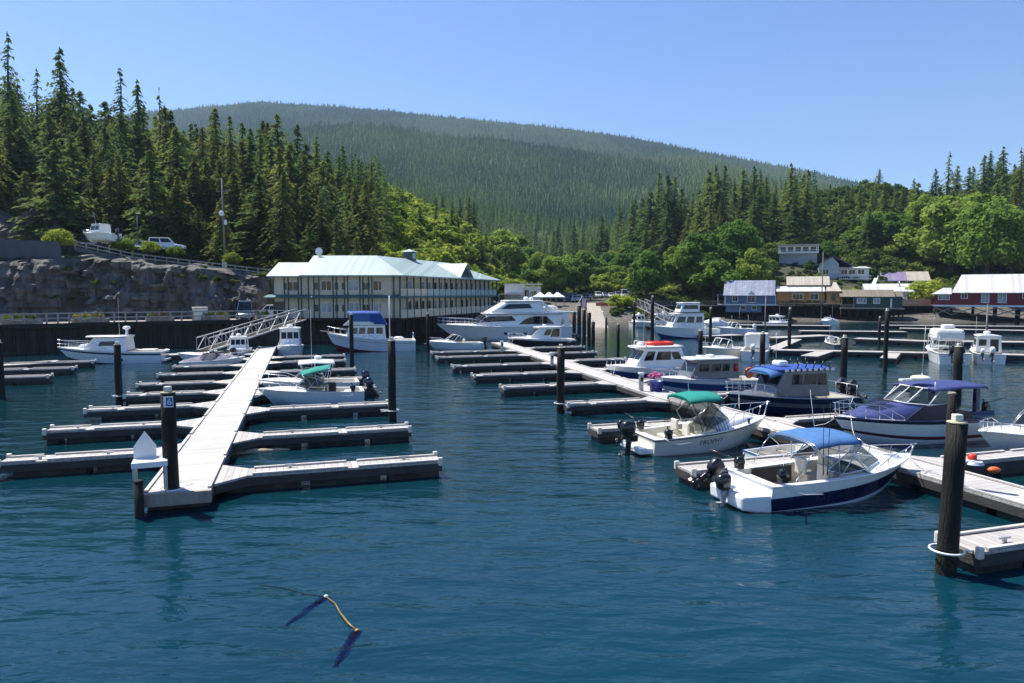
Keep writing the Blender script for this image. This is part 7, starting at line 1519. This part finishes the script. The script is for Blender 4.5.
# ---------------------------------------------------------------- vehicles
def car(label, p, rz, col, kind='suv', cat='car', name='parked_car', group=None, Y0=None):
    t = thing(name, label, cat, p, rz, group); m_ = M[col] if isinstance(col, str) else col
    L, Wd, Hh = {'suv': (4.6, 1.85, 1.75), 'sedan': (4.4, 1.75, 1.42), 'van': (5.2, 2.0, 2.35), 'pickup': (5.4, 1.95, 1.8)}[kind]
    hb = .95 if kind != 'sedan' else .82; b = MB(); rs = []
    for x, zt, ww in ((-L/2, hb*.8, .86), (-L/2+.12, hb, .97), (-L*.2, hb+.02, 1), (L*.18, hb, 1), (L*.3, hb*.95, .98), (L/2-.15, hb*.82, .92), (L/2, hb*.6, .82)):
        rs.append([(x, y*ww*Wd/2, z) for y, z in ((-1, .32), (-1, .55), (-.97, zt-.06), (-.86, zt), (.86, zt), (.97, zt-.06), (1, .55), (1, .32))])
    b.rings(rs); body = b.build('body', m_, t)
    c0, c1, t0, t1 = {'suv': (-L/2+.1, L*.26, -L/2+.35, L*.1), 'sedan': (-L*.4, L*.24, -L*.24, L*.06), 'van': (-L/2+.05, L*.36, -L/2+.15, L*.22), 'pickup': (-L*.1, L*.26, -L*.06, L*.12)}[kind]
    cab = cabin(t, (c0, c1, Wd*.46, Wd*.45), (t0, t1, Wd*.38, Wd*.38), hb-.02, Hh, col if isinstance(col, str) else 'gel', [('port', .08, .46, .25, .85), ('port', .52, .92, .25, .85), ('stbd', .08, .46, .25, .85), ('stbd', .52, .92, .25, .85), ('front', .06, .94, .15, .88), ('aft', .1, .9, .3, .88)], None, 'cabin', 'black', .06, fw=.02)
    for x in (-L*.3, L*.31):
        for s in (-1, 1):
            w_ = MB(); w_.lathe([(.1, -.1), (.33, -.1), (.35, -.05), (.35, .05), (.33, .1), (.1, .1)], 16, (x, s*(Wd/2-.08), .35), 0, 'y'); w0_ = w_.build('wheel', M['rubber'], t); r2 = MB(); r2.lathe([(.02, -.02), (.2, -.01), (.2, .02), (.02, .03)], 12, (x, s*(Wd/2+.02), .35), 0, 'y'); r2.build('rim', M['galv'], w0_)
    for s in (-1, 1): MB().box(L/2-.06, L/2+.01, s*Wd*.33-.16, s*Wd*.33+.16, .62, .76).build('headlight', M['gel'], t); MB().box(-L/2-.01, -L/2+.05, s*Wd*.38-.09, s*Wd*.38+.09, .7, .88).build('tail_light', M['red'], t)
    return t
M['carwhite'] = mat('white_car_paint', (.75, .75, .75), .2, var=.04, coat=1.); M['carsilver'] = mat('silver_car_paint', (.4, .42, .44), .25, .6, var=.05, coat=1.); M['cardark'] = mat('dark_blue_car_paint', (.015, .02, .05), .2, var=.1, coat=1.); M['carblack'] = mat('black_car_paint', (.012, .012, .013), .2, var=.1, coat=1.); M['carred'] = mat('red_car_paint', (.3, .02, .02), .2, var=.08, coat=1.); M['cargrey'] = mat('grey_blue_car_paint', (.16, .2, .26), .25, .4, var=.08, coat=1.)
car('grey blue van parked head on at the boardwalk by the hotel', shore(238, 1)+Vector((0, 2.6, .08)), -1.35, 'cargrey', 'van', 'van', 'parked_van')
car('white pickup parked between the van and the hotel', shore(260, 1)+Vector((0, 4.2, .08)), math.pi+.3, 'carwhite', 'pickup', 'pickup', 'parked_pickup')
for i, (px, Y, c, k_, rz_, lab) in enumerate([(586, 190, 'cardark', 'suv', -1.4, 'dark blue car at the left of the parking lot row'), (592, 194, 'carblack', 'sedan', -1.5, 'black sedan second from the left in the parking lot row'), (598, 200, 'carwhite', 'suv', -1.5, 'white car at the left of the light coloured cars in the lot'), (604.5, 202, 'carsilver', 'sedan', -1.5, 'silver sedan between two white cars in the parking lot'), (611, 200, 'carwhite', 'sedan', -1.6, 'low white sedan in the middle of the parking lot row'), (617.5, 201, 'carsilver', 'suv', -1.5, 'silver tall car right of the low white sedan'), (624, 199, 'carwhite', 'van', -1.6, 'white van in the parking lot row'), (630.5, 198, 'carred', 'sedan', -1.5, 'red car right of the white van in the lot'), (637, 196, 'carwhite', 'suv', -1.6, 'white car at the right end of the parking lot row'),
    (571, 178, 'cardark', 'van', .1, 'dark blue van beside the white tents'), (579, 176, 'carsilver', 'suv', .2, 'silver car nearest the top of the launch ramp')]):
    x = pxY(px, Y); car(lab, (x, Y, gz(x, Y)+.05), rz_, c, k_, 'van' if k_ == 'van' else 'car', group='cars in the parking lot')
def on_ledge(px, dy): p = ledge(px); x = p.x; Y = p.y+dy; return Vector((x, Y, max(gz(x, Y), p.z-.1)))
M['gravelroad'] = mat('gravel_road', (.2, .18, .15), .9, var=.3, scale=2, bump=.4)
p = on_ledge(84, 2.6); p.z = atY(84, 247.5, p.y).z
t, h = runabout('white cabin boat parked on a trailer on the cliff road', p+Vector((0, 0, 1.0)), math.pi-.35, 5.6, 2.2, 'gel', None, None, 'navy', .2, False); 
cabin(t, (-1.2, 1.0, .85, .7), (-1.2, .4, .78, .66), .85, 1.85, 'gel', [('port', .1, .5, .35, .85), ('port', .56, .9, .35, .85), ('stbd', .1, .44, .35, .85), ('stbd', .5, .9, .35, .85), ('front', .08, .92, .35, .85)], (.15, .1, 'gel', .2)); antenna(t, -.3, .6, 1.8, 1.6, (.3, 0))
tr = MB(); tr.bar((-2.4, -.6, -.45), (3.3, 0, -.4), .1, .12); tr.bar((-2.4, .6, -.45), (3.3, 0, -.4), .1, .12); [tr.bar((x, -.9, -.45), (x, .9, -.45), .1, .1) for x in (-2, -.4)]
to = thing('boat_trailer', 'steel trailer under the white boat on the cliff road', 'trailer', p+Vector((0, 0, 1.0)), math.pi-.35); tr.build('frame', M['galv'], to)
for s in (-1, 1): MB().lathe([(.08, -.1), (.32, -.1), (.32, .1), (.08, .1)], 14, (-1.2, s*1.0, -.68), 0, 'y').build('wheel', M['rubber'], to)
for px, k_, c, lab in [(112, 'sedan', 'carwhite', 'white car left of the bright bush on the cliff road'), (134, 'sedan', 'carsilver', 'pale low car between two bushes on the cliff road'), (152, 'suv', 'carwhite', 'white wagon at the right end of the cars on the cliff road')]:
    p = on_ledge(px, 3.2); p.z = atY(px, 252 if px < 150 else 251, p.y).z; car(lab, p, .25, c, k_)
for px, hh, lab in [(54, 2.6, 'bright green round bush on top of the retaining wall'), (117, 2.1, 'bright green bush at the guard rail in front of the cars'), (145, 2.0, 'bright green bush right of the middle one at the guard rail'), (170, 1.6, 'small bush near the right end of the cliff road'), (227, 1.9, 'low bush under the utility pole on the cliff road')]:
    p = on_ledge(px, .9 if px > 60 else .3); z = {54: 12.0}.get(px, atY(px, {117: 252, 145: 254, 170: 256, 227: 264}.get(px, 250), p.y).z); plant(BRO, 4, p.x, p.y, hh, lab, 'bush', 'leafy_bush', 'bushes along the cliff road', 1.25, 0, z)
# utility pole, lamp pole, wires
p = on_ledge(210.5, 4.0); zt = atY(209, 178, p.y).z; t = thing('utility_pole', 'tall utility pole with white dish and boxes among the trees above the cliff', 'pole', p)
hp = zt-p.z; MB().tube([(0, 0, -1), (-.15, 0, hp)], [.17, .1], 8).build('shaft', M['greybark'], t); MB().lathe([(.02, -.05), (.32, -.02), (.38, .06), (.02, .02)], 14, (-.25, -.25, hp*.62), 0, 'y').build('dish', M['gel'], t)
MB().box(.12, .4, -.25, .05, hp*.5, hp*.55).build('junction_box', M['gel'], t); MB().box(-.3, .3, -.35, -.1, .5, 1.7).build('meter_box', M['gel'], t, bevel=.04); MB().bar((-1.0, 0, hp*.86), (.9, 0, hp*.86), .1, .12).build('crossarm', M['greybark'], t)
p2 = on_ledge(123, 3.0); zt2 = atY(122, 214, p2.y).z; t = thing('lamp_pole', 'thin greenish lamp pole behind the cars on the cliff road', 'pole', p2); MB().tube([(0, 0, -1), (0, 0, zt2-p2.z)], [.09, .06], 8).build('shaft', M['tealtrim'], t); MB().box(-.1, .5, -.1, .1, zt2-p2.z, zt2-p2.z+.12).build('lamp_head', M['galv'], t, bevel=.03)
def wire(a, b, sag, label):
    mb = MB(); a = Vector(a); b = Vector(b); mb.tube([a.lerp(b, f)-Vector((0, 0, 4*sag*f*(1-f))) for f in np.linspace(0, 1, 14)], .022, 4); tag(mb.build('power_line', M['black']), label, 'power line')
wp = Vector((p.x, p.y, p.z+hp*.86)); wire(atY(-40, 214, 98), wp+Vector((-.8, 0, -3.2)), .5, 'power line from the left edge to the utility pole'); wire(wp+Vector((.8, 0, -3.2)), atY(420, 262, 108), 1.0, 'power line from the utility pole toward the hotel roof')
wire(atY(745, 252, 185), atY(835, 232, 200), 1.5, 'power line on the wooded slope above the blue house')
